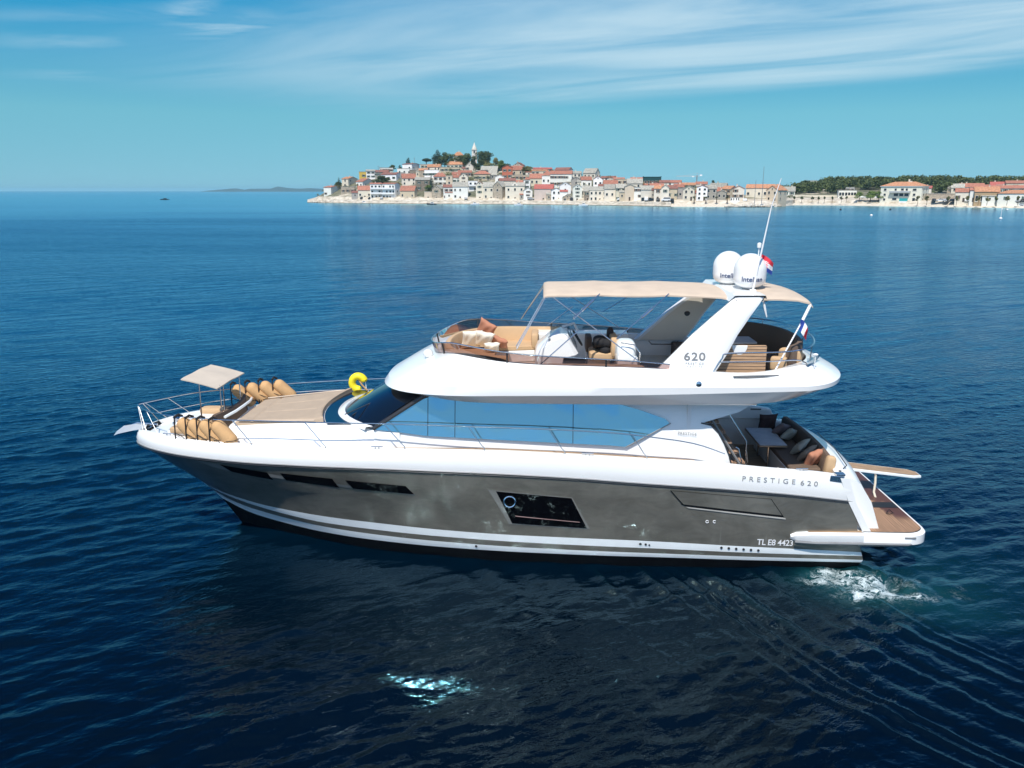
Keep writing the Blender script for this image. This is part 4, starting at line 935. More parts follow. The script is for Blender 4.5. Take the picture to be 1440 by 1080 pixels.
# helm seat and starboard lining
q = MB(); q.box((11.55, 0.35, 4.0), (0.55, 1.1, 0.34)); q.build('helm_seat_base', 'gelcoat', yacht, bevel=0.03)
cushion('helm_seat', (11.58, -0.30, 4.34), (0.58, 0.9, 0.2), 'fabric_tan'); cushion('helm_seat_back', (11.86, -0.30, 4.55), (0.18, 0.9, 0.52), 'fabric_tan'); cushion('helm_seat_back', (11.34, 0.75, 4.4), (0.16, 0.7, 0.4), 'fabric_brown')
q = MB(); q.box((11.2, 1.62, 4.2), (2.4, 0.62, 0.66)); q.build('side_cabinet', 'gelcoat', yacht, bevel=0.03)
# wet bar with clear acrylic hood and steel rail
q = MB(); q.box((12.12, -0.85, 4.14), (0.46, 0.8, 0.62)); wb = q.build('wet_bar', 'gelcoat', yacht, bevel=0.03)
q = MB(); q.blob((12.10, -0.85, 4.46), (0.48, 0.82, 0.66), 22, 12, 0.6); q.build('hood', 'boot_white', wb, True)
q = MB(); q.tube([(11.95, -1.27, 4.78), (12.25, -1.30, 4.74), (12.38, -1.30, 4.56), (12.38, -1.32, 4.2), (12.42, -1.4, 4.1)], 0.015, 8); q.build('bar_rail', 'chrome', wb, True)
# aft: teak bar front, dark lounge, grey table
q = MB(); q.box((14.50, -1.62, 4.50), (1.18, 0.10, 0.62)); tbp = q.build('teak_bar', 'teak_panel', yacht, bevel=0.012)
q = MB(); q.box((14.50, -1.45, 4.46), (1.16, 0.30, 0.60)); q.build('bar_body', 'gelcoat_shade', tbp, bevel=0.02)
q = MB(); q.prism([(14.50 + 0.17 * math.cos(a), 4.815 + 0.21 * math.sin(a)) for a in np.linspace(math.pi, 2 * math.pi, 15)], -1.675, -1.64, 'y'); q.build('wash_basin', 'gelcoat', tbp, bevel=0.01)
q = MB(); q.prism([(14.45, 0.0), (15.35, 0.1), (15.35, 0.9), (14.45, 0.9)], 4.52, 4.56, 'z'); tf = q.build('flybridge_table', 'table_grey', yacht, bevel=0.01)
q = MB(); q.tube([(14.9, 0.45, 3.83), (14.9, 0.45, 4.52)], 0.05, 10); q.build('table_leg', 'chrome', tf, True)
q = MB(); q.prism([(13.6, 1.0), (15.2, 1.2), (15.6, 0.6), (15.6, -1.0), (16.15, -1.0), (16.1, 1.0), (15.5, 1.9), (13.6, 1.98)], 3.83, 4.22, 'z'); q.build('lounge_seat', 'fabric_brown', yacht, bevel=0.03)
ring_seat('lounge_back', 8, 16.22, 2.03, 4.2, 4.80, 0.15, 'fabric_brown', 46, 70, 1.6, 1.6)
cushion('lounge_arm', (15.72, -1.30, 4.48), (0.5, 0.22, 0.42), 'fabric_tan', R(-35)); cushion('lounge_arm', (15.40, -1.55, 4.40), (0.36, 0.2, 0.30), 'fabric_tan', R(-20))
# after rails of the flybridge
ra = empty('aft_rail'); ra.parent = yacht
q = MB(); q.tube(smooth([(13.86, -2.14, 4.33), (14.02, -2.14, 4.62), (14.16, -2.14, 4.73), (15.2, -2.12, 4.76), (15.75, -2.0, 4.80), (16.15, -1.5, 4.84), (16.38, -0.6, 4.86), (16.40, 0.3, 4.86), (16.25, 1.2, 4.86), (15.8, 1.85, 4.86), (15.2, 2.12, 4.86), (14.6, 2.14, 4.86)]), 0.018, 8); q.build('top_rail', 'chrome', ra, True)
q = MB(); q.tube(smooth([(13.96, -2.14, 4.54), (15.0, -2.13, 4.56), (15.6, -2.06, 4.58), (15.85, -1.9, 4.5), (15.95, -1.85, 4.40)]), 0.014, 8); q.build('mid_rail', 'chrome', ra, True)
for x_, y_ in ((16.1, -1.55), (16.4, 0.0), (15.9, 1.75)):
    q = MB(); q.tube([(x_, y_, 4.84), (x_ - 0.02, y_ * 0.98, 4.40)], 0.013, 8); q.build('stanchion', 'chrome', ra, True)
q = MB(); rws = [[(a, b, c) for a, b, c in [(15.9, -1.98, 4.42), (16.15, -1.65, 4.42), (16.4, -1.0, 4.40)]], [(15.85, -2.0, 4.60), (16.12, -1.68, 4.58), (16.5, -1.0, 4.50)]]; q.grid(rws); q.build('aft_screen', 'clear_acrylic', yacht, True)
q = MB(); q.blob((16.05, -1.95, 4.68), (0.12, 0.08, 0.06), 12, 8); q.tube([(16.05, -1.95, 4.4), (16.05, -1.95, 4.68)], 0.01, 6); q.build('stern_light', 'gelcoat', yacht, True)

# ---------------------------------------------------------------- things carried on the yacht
def capsule(r_, L_, n=20):
    pr = [(0.001, -L_ / 2 - r_)]
    for a in np.linspace(-80, 0, 6): pr.append((r_ * math.cos(R(a)), -L_ / 2 + r_ * math.sin(R(a))))
    for a in np.linspace(0, 80, 6): pr.append((r_ * math.cos(R(a)), L_ / 2 + r_ * math.sin(R(a))))
    pr.append((0.001, L_ / 2 + r_)); q = MB(); q.lathe(pr, (0, 0, 0), n); return q
lean = Matrix.Rotation(R(-44), 3, 'Y')
fproto = empty('boat_fender'); body = capsule(0.165, 0.40); body.v = [tuple(lean @ Vector(p_)) for p_ in body.v]
fb_ = body.build('padded_cover', 'fender_cover', fproto, True)
q = MB(); q.tube([(-0.30, -0.13, 0.34), (-0.30, -0.15, -0.12), (-0.28, -0.18, -0.45)], 0.016, 6); q.tube([(-0.30, -0.13, 0.34), (-0.26, -0.02, 0.38), (-0.20, 0.05, 0.33)], 0.03, 6)
q.tube([(-0.30, -0.16, -0.02), (-0.08, -0.19, -0.1), (0.05, -0.185, -0.22), (0.18, -0.13, -0.05)], 0.008, 6); q.build('lashing', 'webbing', fproto, True)
q = MB(); q.tube([(0.14, -0.18, -0.13), (0.3, -0.12, -0.12), (0.34, 0.03, -0.12)], 0.008, 6); q.build('tie_line', 'webbing', fproto, True)
side_n = [(1.93, -1.30, 2.615), (2.23, -1.39, 2.625), (2.53, -1.47, 2.625), (2.86, -1.57, 2.635)]
side_f = [(2.22, 1.42, 2.77), (2.57, 1.52, 2.80), (2.90, 1.60, 2.83), (3.25, 1.69, 2.85)]
names_n = ['tan covered fender, foremost of the four on the near bow rail', 'tan covered fender, second from the bow on the near rail', 'tan covered fender, third from the bow on the near rail', 'tan covered fender, aftmost of the four on the near bow rail']
names_f = ['tan covered fender right behind the beige bow awning, on the far rail', 'tan covered fender, second from the bow awning on the far rail', 'tan covered fender, third from the bow awning on the far rail', 'tan covered fender, aftmost on the far rail beside the sunpad']
first = True
for spots, labs in ((side_n, names_n), (side_f, names_f)):
    for s_, lb in zip(spots, labs):
        o = fproto if first else copy_tree(fproto); first = False
        at(s_, o, R(-12) if s_[1] < 0 else R(12)); tag(o, lb, 'fender', 'fenders stowed along the bow rails')
# bow awning on posts
aw = empty('bow_awning'); aw.parent = yacht
q = MB(); rws = []
for i in range(9):
    u_ = i / 8; x_ = 1.64 + 0.86 * u_; zc = 3.77 - 0.22 * u_ + 0.012 * math.sin(u_ * math.pi)
    rws.append([(x_ + 0.02 * v_, v_ * 0.83 - 0.03, zc - 0.02 * abs(v_) ** 2 + 0.015 * math.sin(6 * v_ + 2 * u_) * 0.4) for v_ in np.linspace(-1, 1, 13)])
q.grid(rws); q.grid([[(a, b, c - 0.025) for a, b, c in r_] for r_ in rws], 0, True)
bd = rws[0] + [r_[-1] for r_ in rws[1:]] + rws[-1][-2::-1] + [r_[0] for r_ in rws[-2:0:-1]]; q.grid([[(a, b, c - 0.025) for a, b, c in bd], bd], closed_u=True)
q.build('awning_cloth', 'canvas_grey', aw, True, angle=50)
for x_, y_ in ((1.97, -0.70), (1.97, 0.70), (2.44, -0.62), (2.44, 0.62)):
    q = MB(); q.tube([(x_, y_, 2.42), (x_, y_, 3.76 - 0.26 * (x_ - 1.64))], 0.017, 8); q.build('awning_post', 'chrome', aw, True)
# horseshoe lifebuoy on the far rail
lb = empty('lifebuoy'); at((5.17, 2.08, 2.99), lb); tag(lb, 'yellow horseshoe lifebuoy hung on the far side rail by the windshield', 'lifebuoy')
q = MB(); pts = [(0.175 * math.cos(a), 0, 0.185 * math.sin(a)) for a in np.linspace(R(10), R(292), 22)]
q.tube(pts, [0.07] + [0.10] * 20 + [0.07], 14); q.build('foam_ring', 'yellow_foam', lb, True)
q = MB(); q.tube([(0.02, -0.02, 0.08), (0.1, -0.02, -0.05), (0.24, 0, -0.22)], 0.022, 6); q.build('strap', 'fender_cover', lb, True)
q = MB(); q.tube([(0.19, 0.0, 0.06), (0.21, 0, -0.15), (0.20, 0, -0.25), (0.0, 0, -0.27)], 0.012, 6); q.tube([(0.20, 0, -0.25), (0.28, 0.0, -0.40)], 0.012, 6); q.build('holder', 'boot_white', lb, True)
# throw pillows
def pillow(name, l, w_, h_, t_, rot, mat, lab, group, print_=False):
    o = empty(name); at(l, o); q = MB(); n = 14; rows_t, rows_b = [], []
    M = Matrix.Rotation(rot[2], 3, 'Z') @ Matrix.Rotation(rot[1], 3, 'Y') @ Matrix.Rotation(rot[0], 3, 'X')
    for i in range(n + 1):
        a = -1 + 2 * i / n; rt, rb = [], []
        for k in range(n + 1):
            b = -1 + 2 * k / n; f = max(0.0, (1 - a ** 4) * (1 - b ** 4)) ** 0.55; pin = 1 - 0.10 * (1 - a * a) - 0.10 * (1 - b * b) + 0.1
            x_ = a * w_ / 2 * (1 - 0.12 * (1 - b * b) * abs(a)); y_ = b * h_ / 2 * (1 - 0.12 * (1 - a * a) * abs(b))
            wr = 0.012 * math.sin(7 * a + 3 * b) * f
            rt.append(M @ Vector((x_, y_, t_ / 2 * f + wr))); rb.append(M @ Vector((x_, y_, -t_ / 2 * f + wr)))
        rows_t.append(rt); rows_b.append(rb)
    q.grid(rows_t); q.grid(rows_b, 0, True); c_ = q.build('cover', mat, o, True, angle=80)
    if print_:
        q = MB()
        for (u0, v0, du, dv) in ((-0.25, 0.2, 0.22, 0.07), (-0.05, 0.0, 0.25, 0.08), (0.1, -0.22, 0.2, 0.06)):
            pts = []
            for a, b in ((u0, v0), (u0 + du * 0.5, v0 + dv), (u0 + du, v0 + 0.02), (u0 + du * 0.5, v0 - dv * 0.5)):
                f = ((1 - a ** 4) * (1 - b ** 4)) ** 0.55; pts.append(M @ Vector((a * w_ / 2, b * h_ / 2, t_ / 2 * f + 0.014)))
            q.add(pts, [(0, 1, 2, 3)])
        q.build('print', 'letter_grey', c_)
    return tag(o, lab, 'cushion', group)
G1 = 'cushions on the flybridge sofa'; G2 = 'cushions on the cockpit sofa'
pillow('cushion', (8.42, 0.62, 4.50), 0.52, 0.52, 0.18, (R(-62), 0, R(20)), 'fabric_cream', 'cream cushion with dark print, foremost on the flybridge sofa', G1, True)
pillow('cushion', (8.72, 0.62, 4.50), 0.50, 0.50, 0.18, (R(-55), R(12), R(10)), 'fabric_cream', 'plain cream cushion leaning on the printed one on the flybridge sofa', G1)
pillow('cushion', (8.74, 1.42, 4.62), 0.50, 0.50, 0.17, (R(-70), R(28), R(-15)), 'fabric_rust', 'rust cushion standing highest at the back of the flybridge sofa', G1)
pillow('cushion', (9.10, 0.80, 4.40), 0.50, 0.46, 0.16, (R(-35), R(20), R(-10)), 'fabric_rust', 'flat rust cushion at the after end of the flybridge cushion pile', G1)
pillow('cushion', (8.95, 0.20, 4.36), 0.40, 0.36, 0.16, (R(-50), 0, R(10)), 'fabric_cream', 'small round cream cushion low in front of the flybridge cushion pile', G1)
pillow('cushion', (16.15, 1.50, 2.16), 0.52, 0.50, 0.16, (R(-78), R(0), R(10)), simple('fabric_maroon', (0.045, 0.02, 0.018), 0.9, 0.1), 'large dark maroon cushion at the far end of the cockpit sofa', G2)
pillow('cushion', (16.38, 1.02, 2.12), 0.56, 0.40, 0.15, (R(-50), R(20), R(50)), simple('fabric_mauve', (0.20, 0.13, 0.12), 0.9, 0.1), 'mauve cushion between the maroon one and the grey one in the cockpit', G2)
pillow('cushion', (16.46, 0.62, 2.10), 0.56, 0.40, 0.15, (R(-50), R(20), R(55)), 'fabric_olive', 'long grey cushion behind the cockpit table', G2)
pillow('cushion', (16.42, -0.35, 2.08), 0.50, 0.46, 0.15, (R(-40), R(-25), R(40)), 'fabric_olive', 'olive cushion leaning left of the rust one in the cockpit', G2)
pillow('cushion', (16.45, -0.78, 2.06), 0.48, 0.46, 0.15, (R(-45), R(-20), R(40)), simple('fabric_sand', (0.30, 0.22, 0.16), 0.9, 0.08), 'sand brown cushion squeezed between olive and rust ones in the cockpit', G2)
pillow('cushion', (16.50, -1.12, 2.07), 0.40, 0.48, 0.20, (R(-60), R(-10), R(25)), 'fabric_rust', 'crumpled rust orange cushion at the near end of the cockpit sofa', G2)
# dark jacket thrown on the helm seat
jk = MB(); r8 = random.Random(3)
for i in range(9): jk.blob((11.42 + r8.random() * 0.38, -0.62 + r8.random() * 0.5, 4.48 + r8.random() * 0.22), (0.30, 0.3, 0.22), 12, 8, 0.8, Matrix.Rotation(r8.random() * 3, 3, 'Z'))
jk.v = [tuple(Vector(q) - Vector((11.6, -0.4, 4.44))) for q in jk.v]
o = jk.build('jacket', 'fabric_black', None, True); at((11.6, -0.4, 4.44), o); tag(o, 'crumpled black jacket lying on the tan helm seat', 'jacket')
cap_ = MB(); cap_.blob((0, 0, 0.08), (0.17, 0.2, 0.30), 14, 10, 0.8); o = cap_.build('bag', simple('bag_brown', (0.05, 0.03, 0.025), 0.8), None, True); at((11.80, -0.15, 4.72), o); tag(o, 'small dark brown bag on top of the helm seat back', 'bag')
# mooring rope end hanging from the passerelle
q = MB(); q.tube([(0, 0, 0), (0.04, 0.02, -0.12), (0.02, -0.05, -0.30), (-0.02, -0.12, -0.5), (-0.04, -0.3, -0.58)], 0.028, 8); o = q.build('rope', 'rope', None, True); at((18.45, 0.05, 1.34), o); tag(o, 'pale rope hanging from the gangplank down to the wet teak platform', 'rope')
# flags
def flag(name, l, W, H, droop, mats, horizontal, lab, crest=False):
    o = empty(name); at(l, o); nx, ny = 18, 12; q = MB()
    def P(u_, v_):
        a = u_ * W; ang = droop * (0.75 + 0.25 * u_)
        return Vector((a * math.cos(ang) + 0.02 * math.sin(5 * u_ + 2 * v_) - v_ * H * math.sin(droop) * 0.25, 0.05 * math.sin(6.5 * u_ + 1.2 * v_) * u_ ** 0.5, -a * math.sin(ang) - v_ * H * (1 - 0.1 * u_)))
    g = [[P(i / nx, j / ny) for i in range(nx + 1)] for j in range(ny + 1)]
    for j in range(ny):
        for i in range(nx):
            k = (j * 3) // ny if horizontal else (i * 3) // nx
            q.add([g[j][i], g[j][i + 1], g[j + 1][i + 1], g[j + 1][i]], [(0, 1, 2, 3)], k)
    q.build('cloth', mats, o, True, angle=80)
    if crest:
        cs = MB()
        for j in range(5):
            for i in range(5):
                u_ = 0.38 + 0.05 * i; v_ = 0.28 + 0.085 * j
                pts = [P(a, b) + Vector((0, -0.006, 0)) for a, b in ((u_, v_), (u_ + 0.05, v_), (u_ + 0.05, v_ + 0.085), (u_, v_ + 0.085))]
                cs.add(pts, [(0, 1, 2, 3)], (i + j) % 2)
        cs.build('crest', [mats[0], mats[1]], o)
    return tag(o, lab, 'flag')
simple('flag_red', (0.62, 0.03, 0.05), 0.8, 0.05); simple('flag_white', (0.78, 0.78, 0.80), 0.8, 0.03); simple('flag_blue', (0.02, 0.06, 0.32), 0.8, 0.05)
flag('flag', (15.08, -0.60, 6.72), 0.40, 0.30, R(33), ['flag_red', 'flag_white', 'flag_blue'], True, 'red, white and blue striped flag with a chequered crest beside the white domes', True)
flag('flag', (15.74, -1.74, 5.42), 0.34, 0.22, R(55), ['flag_blue', 'flag_white', 'flag_red'], False, 'small blue, white and red upright striped flag on the aft bimini pole')
# label, x, y, ground z, width, wall height, roof height, roof form, wall, roof tile, width of the side wall in view, window columns, rows, extras
HOUSES = [
    ('small white house with red roof standing alone on the rocky tip of the point', -130.2, 577.5, 3.2, 5.0, 7.3, 1.0, 'e', 'white', 'red', 7.0, 2, 1, {}),
    ('cream house with orange roof and grey gable beside the dark cypress on the point', -120.5, 592.4, 10.8, 4.6, 5.7, 1.5, 'e', 'cream', 'orange', 6.7, 1, 2, {}),
    ('white house with red roof and broad grey gable above the small cream cottage', -108.6, 583.5, 10.3, 4.6, 4.1, 2.3, 'e', 'white', 'red', 8.6, 2, 1, {}),
    ('low ruined stone building with dark openings behind the white house on the point', -114.5, 571.2, 5.7, 8.4, 5.2, 0.3, 'f', 'stone', 'grey', 0.0, 3, 1, {}),
    ('small cream cottage with red roof on the quay left of the balconied apartments', -100.1, 555.4, 2.9, 7.7, 5.8, 2.7, 'e', 'cream', 'red', 0.0, 3, 1, {}),
    ('narrower white three storey apartment house with balconies on the quay', -91.6, 551.0, 3.0, 6.7, 9.6, 0.7, 'e', 'white', 'red', 0.0, 3, 3, {'balc': 1}),
    ('wider white three storey apartment house with balconies and grey end wall on the quay', -82.5, 547.2, 2.8, 8.3, 9.8, 0.7, 'e', 'white', 'red', 3.3, 4, 3, {'balc': 1}),
    ('bright yellow walled house near the left end of the hill', -109.2, 605.3, 16.5, 5.8, 5.2, 0.3, 'f', 'yellow', 'grey', 0.0, 1, 1, {}),
    ('white house right beside the bright yellow house', -103.7, 603.9, 17.0, 5.7, 5.2, 1.0, 'e', 'white', 'grey', 0.0, 2, 2, {}),
    ('long house with dark red roof and grey wall under a thin aerial', -96.5, 604.8, 18.0, 9.9, 3.5, 1.5, 'e', 'grey', 'darkred', 0.0, 4, 1, {}),
    ('white brown house with dark red roof above the round dark tree', -88.8, 591.1, 15.1, 10.8, 4.4, 1.5, 'e', 'white', 'darkred', 4.1, 3, 1, {}),
    ('long low white flat roofed house on the left skyline below a bushy tree', -93.6, 615.5, 21.3, 8.5, 3.5, 0.3, 'f', 'white', 'grey', 0.0, 4, 1, {}),
    ('dark grey terraced building with shaded openings on the left slope', -81.6, 592.8, 16.3, 8.2, 4.6, 0.5, 'f', 'grey', 'grey', 0.0, 3, 1, {}),
    ('white skyline house with grey end wall right of the small cypress', -78.2, 614.2, 22.5, 6.9, 4.9, 0.7, 'e', 'white', 'darkred', 5.8, 2, 1, {}),
    ('bright white flat roofed terrace below the skyline left of the brown stone house', -78.9, 602.4, 19.2, 8.9, 4.7, 0.3, 'f', 'white', 'grey', 0.0, 3, 1, {}),
    ('brown stone house with flat roof in the middle of the left slope', -69.6, 591.6, 17.3, 7.2, 5.4, 0.3, 'f', 'brown', 'grey', 0.0, 2, 1, {}),
    ('small stone house with orange roof next to the white four windowed house', -63.4, 589.0, 17.3, 5.6, 5.1, 1.3, 'e', 'stone', 'orange', 0.0, 1, 1, {}),
    ('white flat roofed house with four dark windows in a row above the tall cypress', -57.2, 585.3, 17.0, 9.1, 5.6, 0.3, 'f', 'white', 'grey', 0.0, 4, 1, {}),
    ('cream house with bright orange roof below the umbrella pine', -57.4, 604.2, 22.0, 9.4, 3.4, 1.6, 'e', 'cream', 'orange', 1.0, 4, 1, {}),
    ('beige terrace wall directly under the umbrella pine', -65.2, 613.8, 23.8, 5.3, 3.4, 0.3, 'f', 'beige', 'grey', 0.0, 2, 1, {}),
    ('large cream villa with orange hipped roof below the hilltop wood', -42.2, 603.7, 23.5, 11.5, 3.3, 2.4, 'h', 'cream', 'orange', 2.1, 4, 1, {}),
    ('wide beige terrace building with openings below the orange hipped villa', -44.7, 594.6, 20.8, 12.3, 3.9, 0.3, 'f', 'beige', 'grey', 0.0, 5, 1, {}),
    ('cream house with a pair of red dormered roofs above the red roofed quay house', -71.7, 572.0, 11.7, 8.4, 5.0, 3.0, 'e', 'cream', 'red', 0.0, 3, 2, {}),
    ('dark brown stone house with white framed windows left of the tall cypress', -60.2, 553.1, 7.9, 8.9, 7.4, 1.7, 'e', 'brown', 'grey', 0.0, 2, 2, {}),
    ('beige stone house with wide red roof on the quay right of the balconied apartments', -69.3, 541.5, 2.4, 9.4, 6.1, 2.8, 'e', 'beige', 'red', 1.9, 3, 1, {}),
    ('white house with red hipped roof and two window rows right of the tall cypress', -48.8, 560.4, 11.2, 8.3, 6.3, 2.9, 'h', 'white', 'red', 0.0, 3, 2, {}),
    ('stone gabled house with dark side wall on the quay below the tall cypress', -49.2, 532.6, 2.5, 5.6, 7.0, 2.3, 'g', 'stone', 'grey', 2.8, 1, 2, {}),
    ('low beige garage left of the stone gabled quay house', -54.9, 535.2, 2.5, 4.4, 5.1, 0.3, 'f', 'beige', 'grey', 0.0, 1, 1, {}),
    ('narrow grey beige house with a tall pale arch between two white houses', -42.8, 559.5, 11.6, 4.1, 6.5, 0.3, 'f', 'beige', 'grey', 0.0, 1, 2, {}),
    ('small red roofed house wedged above the tall cream gable in mid town', -38.7, 572.5, 15.6, 5.0, 3.5, 1.7, 'e', 'cream', 'red', 0.0, 2, 1, {}),
    ('white quay house with short dark red roof right of the stone gable', -40.8, 528.8, 2.4, 6.0, 8.0, 1.6, 'e', 'white', 'darkred', 0.0, 2, 2, {}),
    ('white three storey quay house with grey slate roof and six small windows', -33.2, 525.9, 2.6, 8.7, 8.2, 2.7, 'e', 'white', 'grey', 0.0, 3, 2, {}),
    ('white house with red roof edge and tall dark shutters in mid town', -37.6, 561.0, 12.6, 5.1, 4.4, 1.5, 'e', 'white', 'red', 0.0, 2, 1, {}),
    ('tall cream gabled house rising behind the grey roofed quay house', -33.0, 559.6, 12.6, 5.3, 5.1, 2.2, 'g', 'cream', 'grey', 0.0, 1, 2, {}),
    ('long red roofed house below the small white gabled house on the upper slope', -33.3, 578.6, 17.6, 8.5, 3.0, 1.5, 'e', 'cream', 'red', 0.0, 4, 1, {}),
    ('small pale gabled house with three windows at the foot of the hilltop wood', -30.8, 593.8, 21.8, 5.1, 3.6, 2.6, 'g', 'pale', 'grey', 0.0, 2, 1, {}),
    ('long pale house with grey roof on the upper slope right of the hilltop wood', -16.2, 581.1, 19.6, 10.3, 3.0, 2.5, 'e', 'pale', 'grey', 0.0, 4, 1, {}),
    ('beige house with red hipped roof and arched loggia on the upper slope', -20.5, 564.0, 14.7, 9.8, 4.6, 2.4, 'h', 'beige', 'red', 0.0, 4, 1, {}),
    ('plain grey house with steep grey roof left of the red brick block', -13.2, 565.4, 15.7, 4.9, 3.2, 3.4, 'e', 'grey', 'grey', 0.0, 1, 1, {}),
    ('red painted block with four pale framed windows near the skyline', -3.2, 562.2, 15.7, 6.3, 8.0, 1.5, 'g', 'redbrick', 'darkred', 0.0, 2, 2, {}),
    ('red roofed beige house right of the red painted block', 3.7, 570.6, 18.4, 7.4, 3.9, 2.7, 'e', 'beige', 'red', 0.0, 2, 1, {}),
    ('pink gabled house on the skyline above the red painted block', 4.3, 584.6, 22.1, 6.6, 3.5, 2.0, 'g', 'pink', 'darkred', 1.5, 2, 1, {}),
    ('wide beige flat roofed building under the red painted block', 6.0, 556.4, 14.9, 11.1, 3.6, 0.3, 'f', 'beige', 'grey', 0.0, 5, 1, {}),
    ('plain white gabled house below the grey house in the upper middle', -8.4, 555.5, 13.5, 5.3, 3.9, 1.4, 'g', 'white', 'grey', 0.0, 1, 1, {}),
    ('cream house with long dark red roof behind the double windowed quay house', -2.8, 542.7, 10.6, 9.4, 4.0, 1.6, 'e', 'cream', 'darkred', 0.0, 4, 1, {}),
    ('small red roofed house beside the white block in the middle of town', 6.0, 534.6, 9.2, 5.6, 3.7, 1.9, 'e', 'cream', 'red', 0.0, 2, 1, {}),
    ('white terraced house with deep dark balconies in mid town', -25.7, 539.5, 7.9, 5.4, 6.6, 0.3, 'f', 'white', 'grey', 0.0, 2, 2, {'balc': 1}),
    ('narrow cream gabled quay house with one column of dark windows', -20.6, 521.8, 2.4, 4.3, 9.8, 1.8, 'g', 'cream', 'red', 0.0, 1, 3, {}),
    ('cream quay house with grey roof joined to the big stone gable', -14.9, 520.0, 2.4, 6.3, 8.4, 2.7, 'e', 'cream', 'grey', 0.0, 2, 2, {}),
    ('big brown stone gabled house on the quay in the middle of the waterfront', -9.2, 518.1, 2.2, 5.9, 8.6, 3.2, 'g', 'stone', 'grey', 3.2, 1, 2, {}),
    ('broad cream quay house with a small central gable and paired windows', 1.8, 514.4, 2.2, 10.8, 9.0, 2.0, 'e', 'cream', 'grey', 0.0, 3, 2, {'dormer': 1}),
    ('narrow white gabled quay house with one column of grey windows', 10.0, 511.3, 2.3, 4.9, 6.2, 1.6, 'g', 'white', 'grey', 0.0, 1, 3, {}),
    ('tall plain white block above the narrow white quay house', 9.7, 531.5, 8.8, 3.7, 6.0, 0.3, 'f', 'white', 'grey', 0.0, 1, 2, {}),
    ('large blank pinkish quay house with bright red roof and one skylight', 19.5, 504.9, 1.9, 10.3, 7.5, 2.6, 'e', 'pink', 'brightred', 0.0, 1, 1, {}),
    ('cream house with broad red roof above the pinkish blank quay house', 16.1, 538.0, 11.5, 7.9, 4.7, 2.8, 'e', 'cream', 'red', 0.0, 3, 1, {}),
    ('long tan house just below the middle skyline', 18.7, 562.8, 18.3, 9.2, 3.2, 0.7, 'e', 'beige', 'orange', 0.0, 4, 1, {}),
    ('white skyline house with thin bright red roof left of the brown red house', 21.4, 570.6, 20.6, 11.3, 2.2, 1.0, 'e', 'white', 'brightred', 0.0, 5, 1, {}),
    ('white house with steep red roof in front of the tan skyline house', 23.5, 549.0, 15.3, 5.2, 2.9, 3.3, 'h', 'white', 'red', 0.0, 2, 1, {}),
    ('white house with three dark windows in a row beside the tall white wall', 23.5, 535.8, 12.0, 7.0, 5.6, 0.3, 'f', 'white', 'grey', 0.0, 3, 1, {}),
    ('tall white building with a long red roof and dark top floor windows', 31.3, 526.3, 10.6, 12.3, 8.0, 2.1, 'e', 'white', 'red', 0.0, 6, 2, {}),
    ('brown and pink house with dark red roof on the middle skyline', 34.1, 563.2, 19.7, 9.7, 2.4, 1.5, 'e', 'pink', 'darkred', 2.4, 3, 1, {}),
    ('white gabled quay house with three small dark windows right of the pinkish one', 27.0, 499.8, 2.0, 5.2, 6.5, 1.3, 'g', 'white', 'grey', 0.0, 2, 2, {}),
    ('very low stone gabled hut on the quay with two dark windows', 33.6, 495.1, 1.6, 5.2, 2.6, 1.9, 'g', 'stone', 'grey', 0.0, 2, 1, {}),
    ('tall slim white gabled house on the quay with four windows stacked above each other', 39.3, 491.1, 1.7, 4.9, 8.6, 1.7, 'g', 'white', 'grey', 0.0, 1, 4, {}),
    ('tiny white house with bright red awning roof behind the low stone hut', 31.4, 496.7, 2.9, 3.9, 4.8, 0.9, 'e', 'white', 'brightred', 0.0, 1, 1, {}),
    ('white gabled house above the low stone hut', 33.0, 506.8, 6.2, 6.2, 5.3, 1.8, 'g', 'white', 'grey', 0.0, 1, 1, {}),
    ('pale stone house with big grey roof, highest on the right shoulder of the hill', 50.7, 539.9, 15.6, 7.9, 4.0, 2.8, 'e', 'pale', 'grey', 2.8, 3, 1, {}),
    ('pale house with flat grey roof left of the highest stone roofed house', 42.2, 547.5, 16.6, 6.6, 2.8, 1.4, 'e', 'pale', 'grey', 0.0, 3, 1, {}),
    ('grey gabled house above the tall slim white quay house', 40.8, 523.3, 11.0, 5.4, 4.1, 1.8, 'g', 'grey', 'grey', 0.0, 1, 1, {}),
    ('white house with small red roof below the highest stone roofed house', 46.8, 516.3, 10.1, 5.8, 4.7, 2.0, 'e', 'white', 'red', 0.0, 2, 1, {}),
    ('white gabled house with two dark windows on the right shoulder of the hill', 53.9, 514.8, 10.5, 5.1, 4.9, 1.8, 'g', 'white', 'red', 0.0, 2, 1, {}),
    ('long low house with dark red roof on the right skyline', 61.6, 529.0, 14.1, 8.7, 2.3, 0.9, 'e', 'white', 'darkred', 0.9, 4, 1, {}),
    ('wide grey stone roofed house behind the cream flat quay house', 49.2, 489.3, 4.6, 11.5, 3.4, 2.6, 'e', 'beige', 'grey', 0.0, 4, 1, {}),
    ('narrow brown stone house right of the tall slim white one', 45.0, 486.9, 2.2, 3.4, 5.5, 0.3, 'f', 'brown', 'grey', 0.0, 1, 2, {}),
    ('cream flat topped quay house with dark central windows', 50.7, 482.7, 1.8, 8.8, 6.5, 0.3, 'f', 'cream', 'grey', 0.0, 4, 2, {}),
    ('white house with red roof above the grey roofed cream house on the right slope', 60.7, 504.9, 9.2, 7.5, 3.1, 2.2, 'e', 'white', 'red', 0.0, 2, 1, {}),
    ('cream house with grey roof and pale terrace on the right waterfront', 58.4, 477.2, 3.5, 7.9, 5.8, 2.5, 'e', 'cream', 'grey', 0.0, 3, 1, {}),
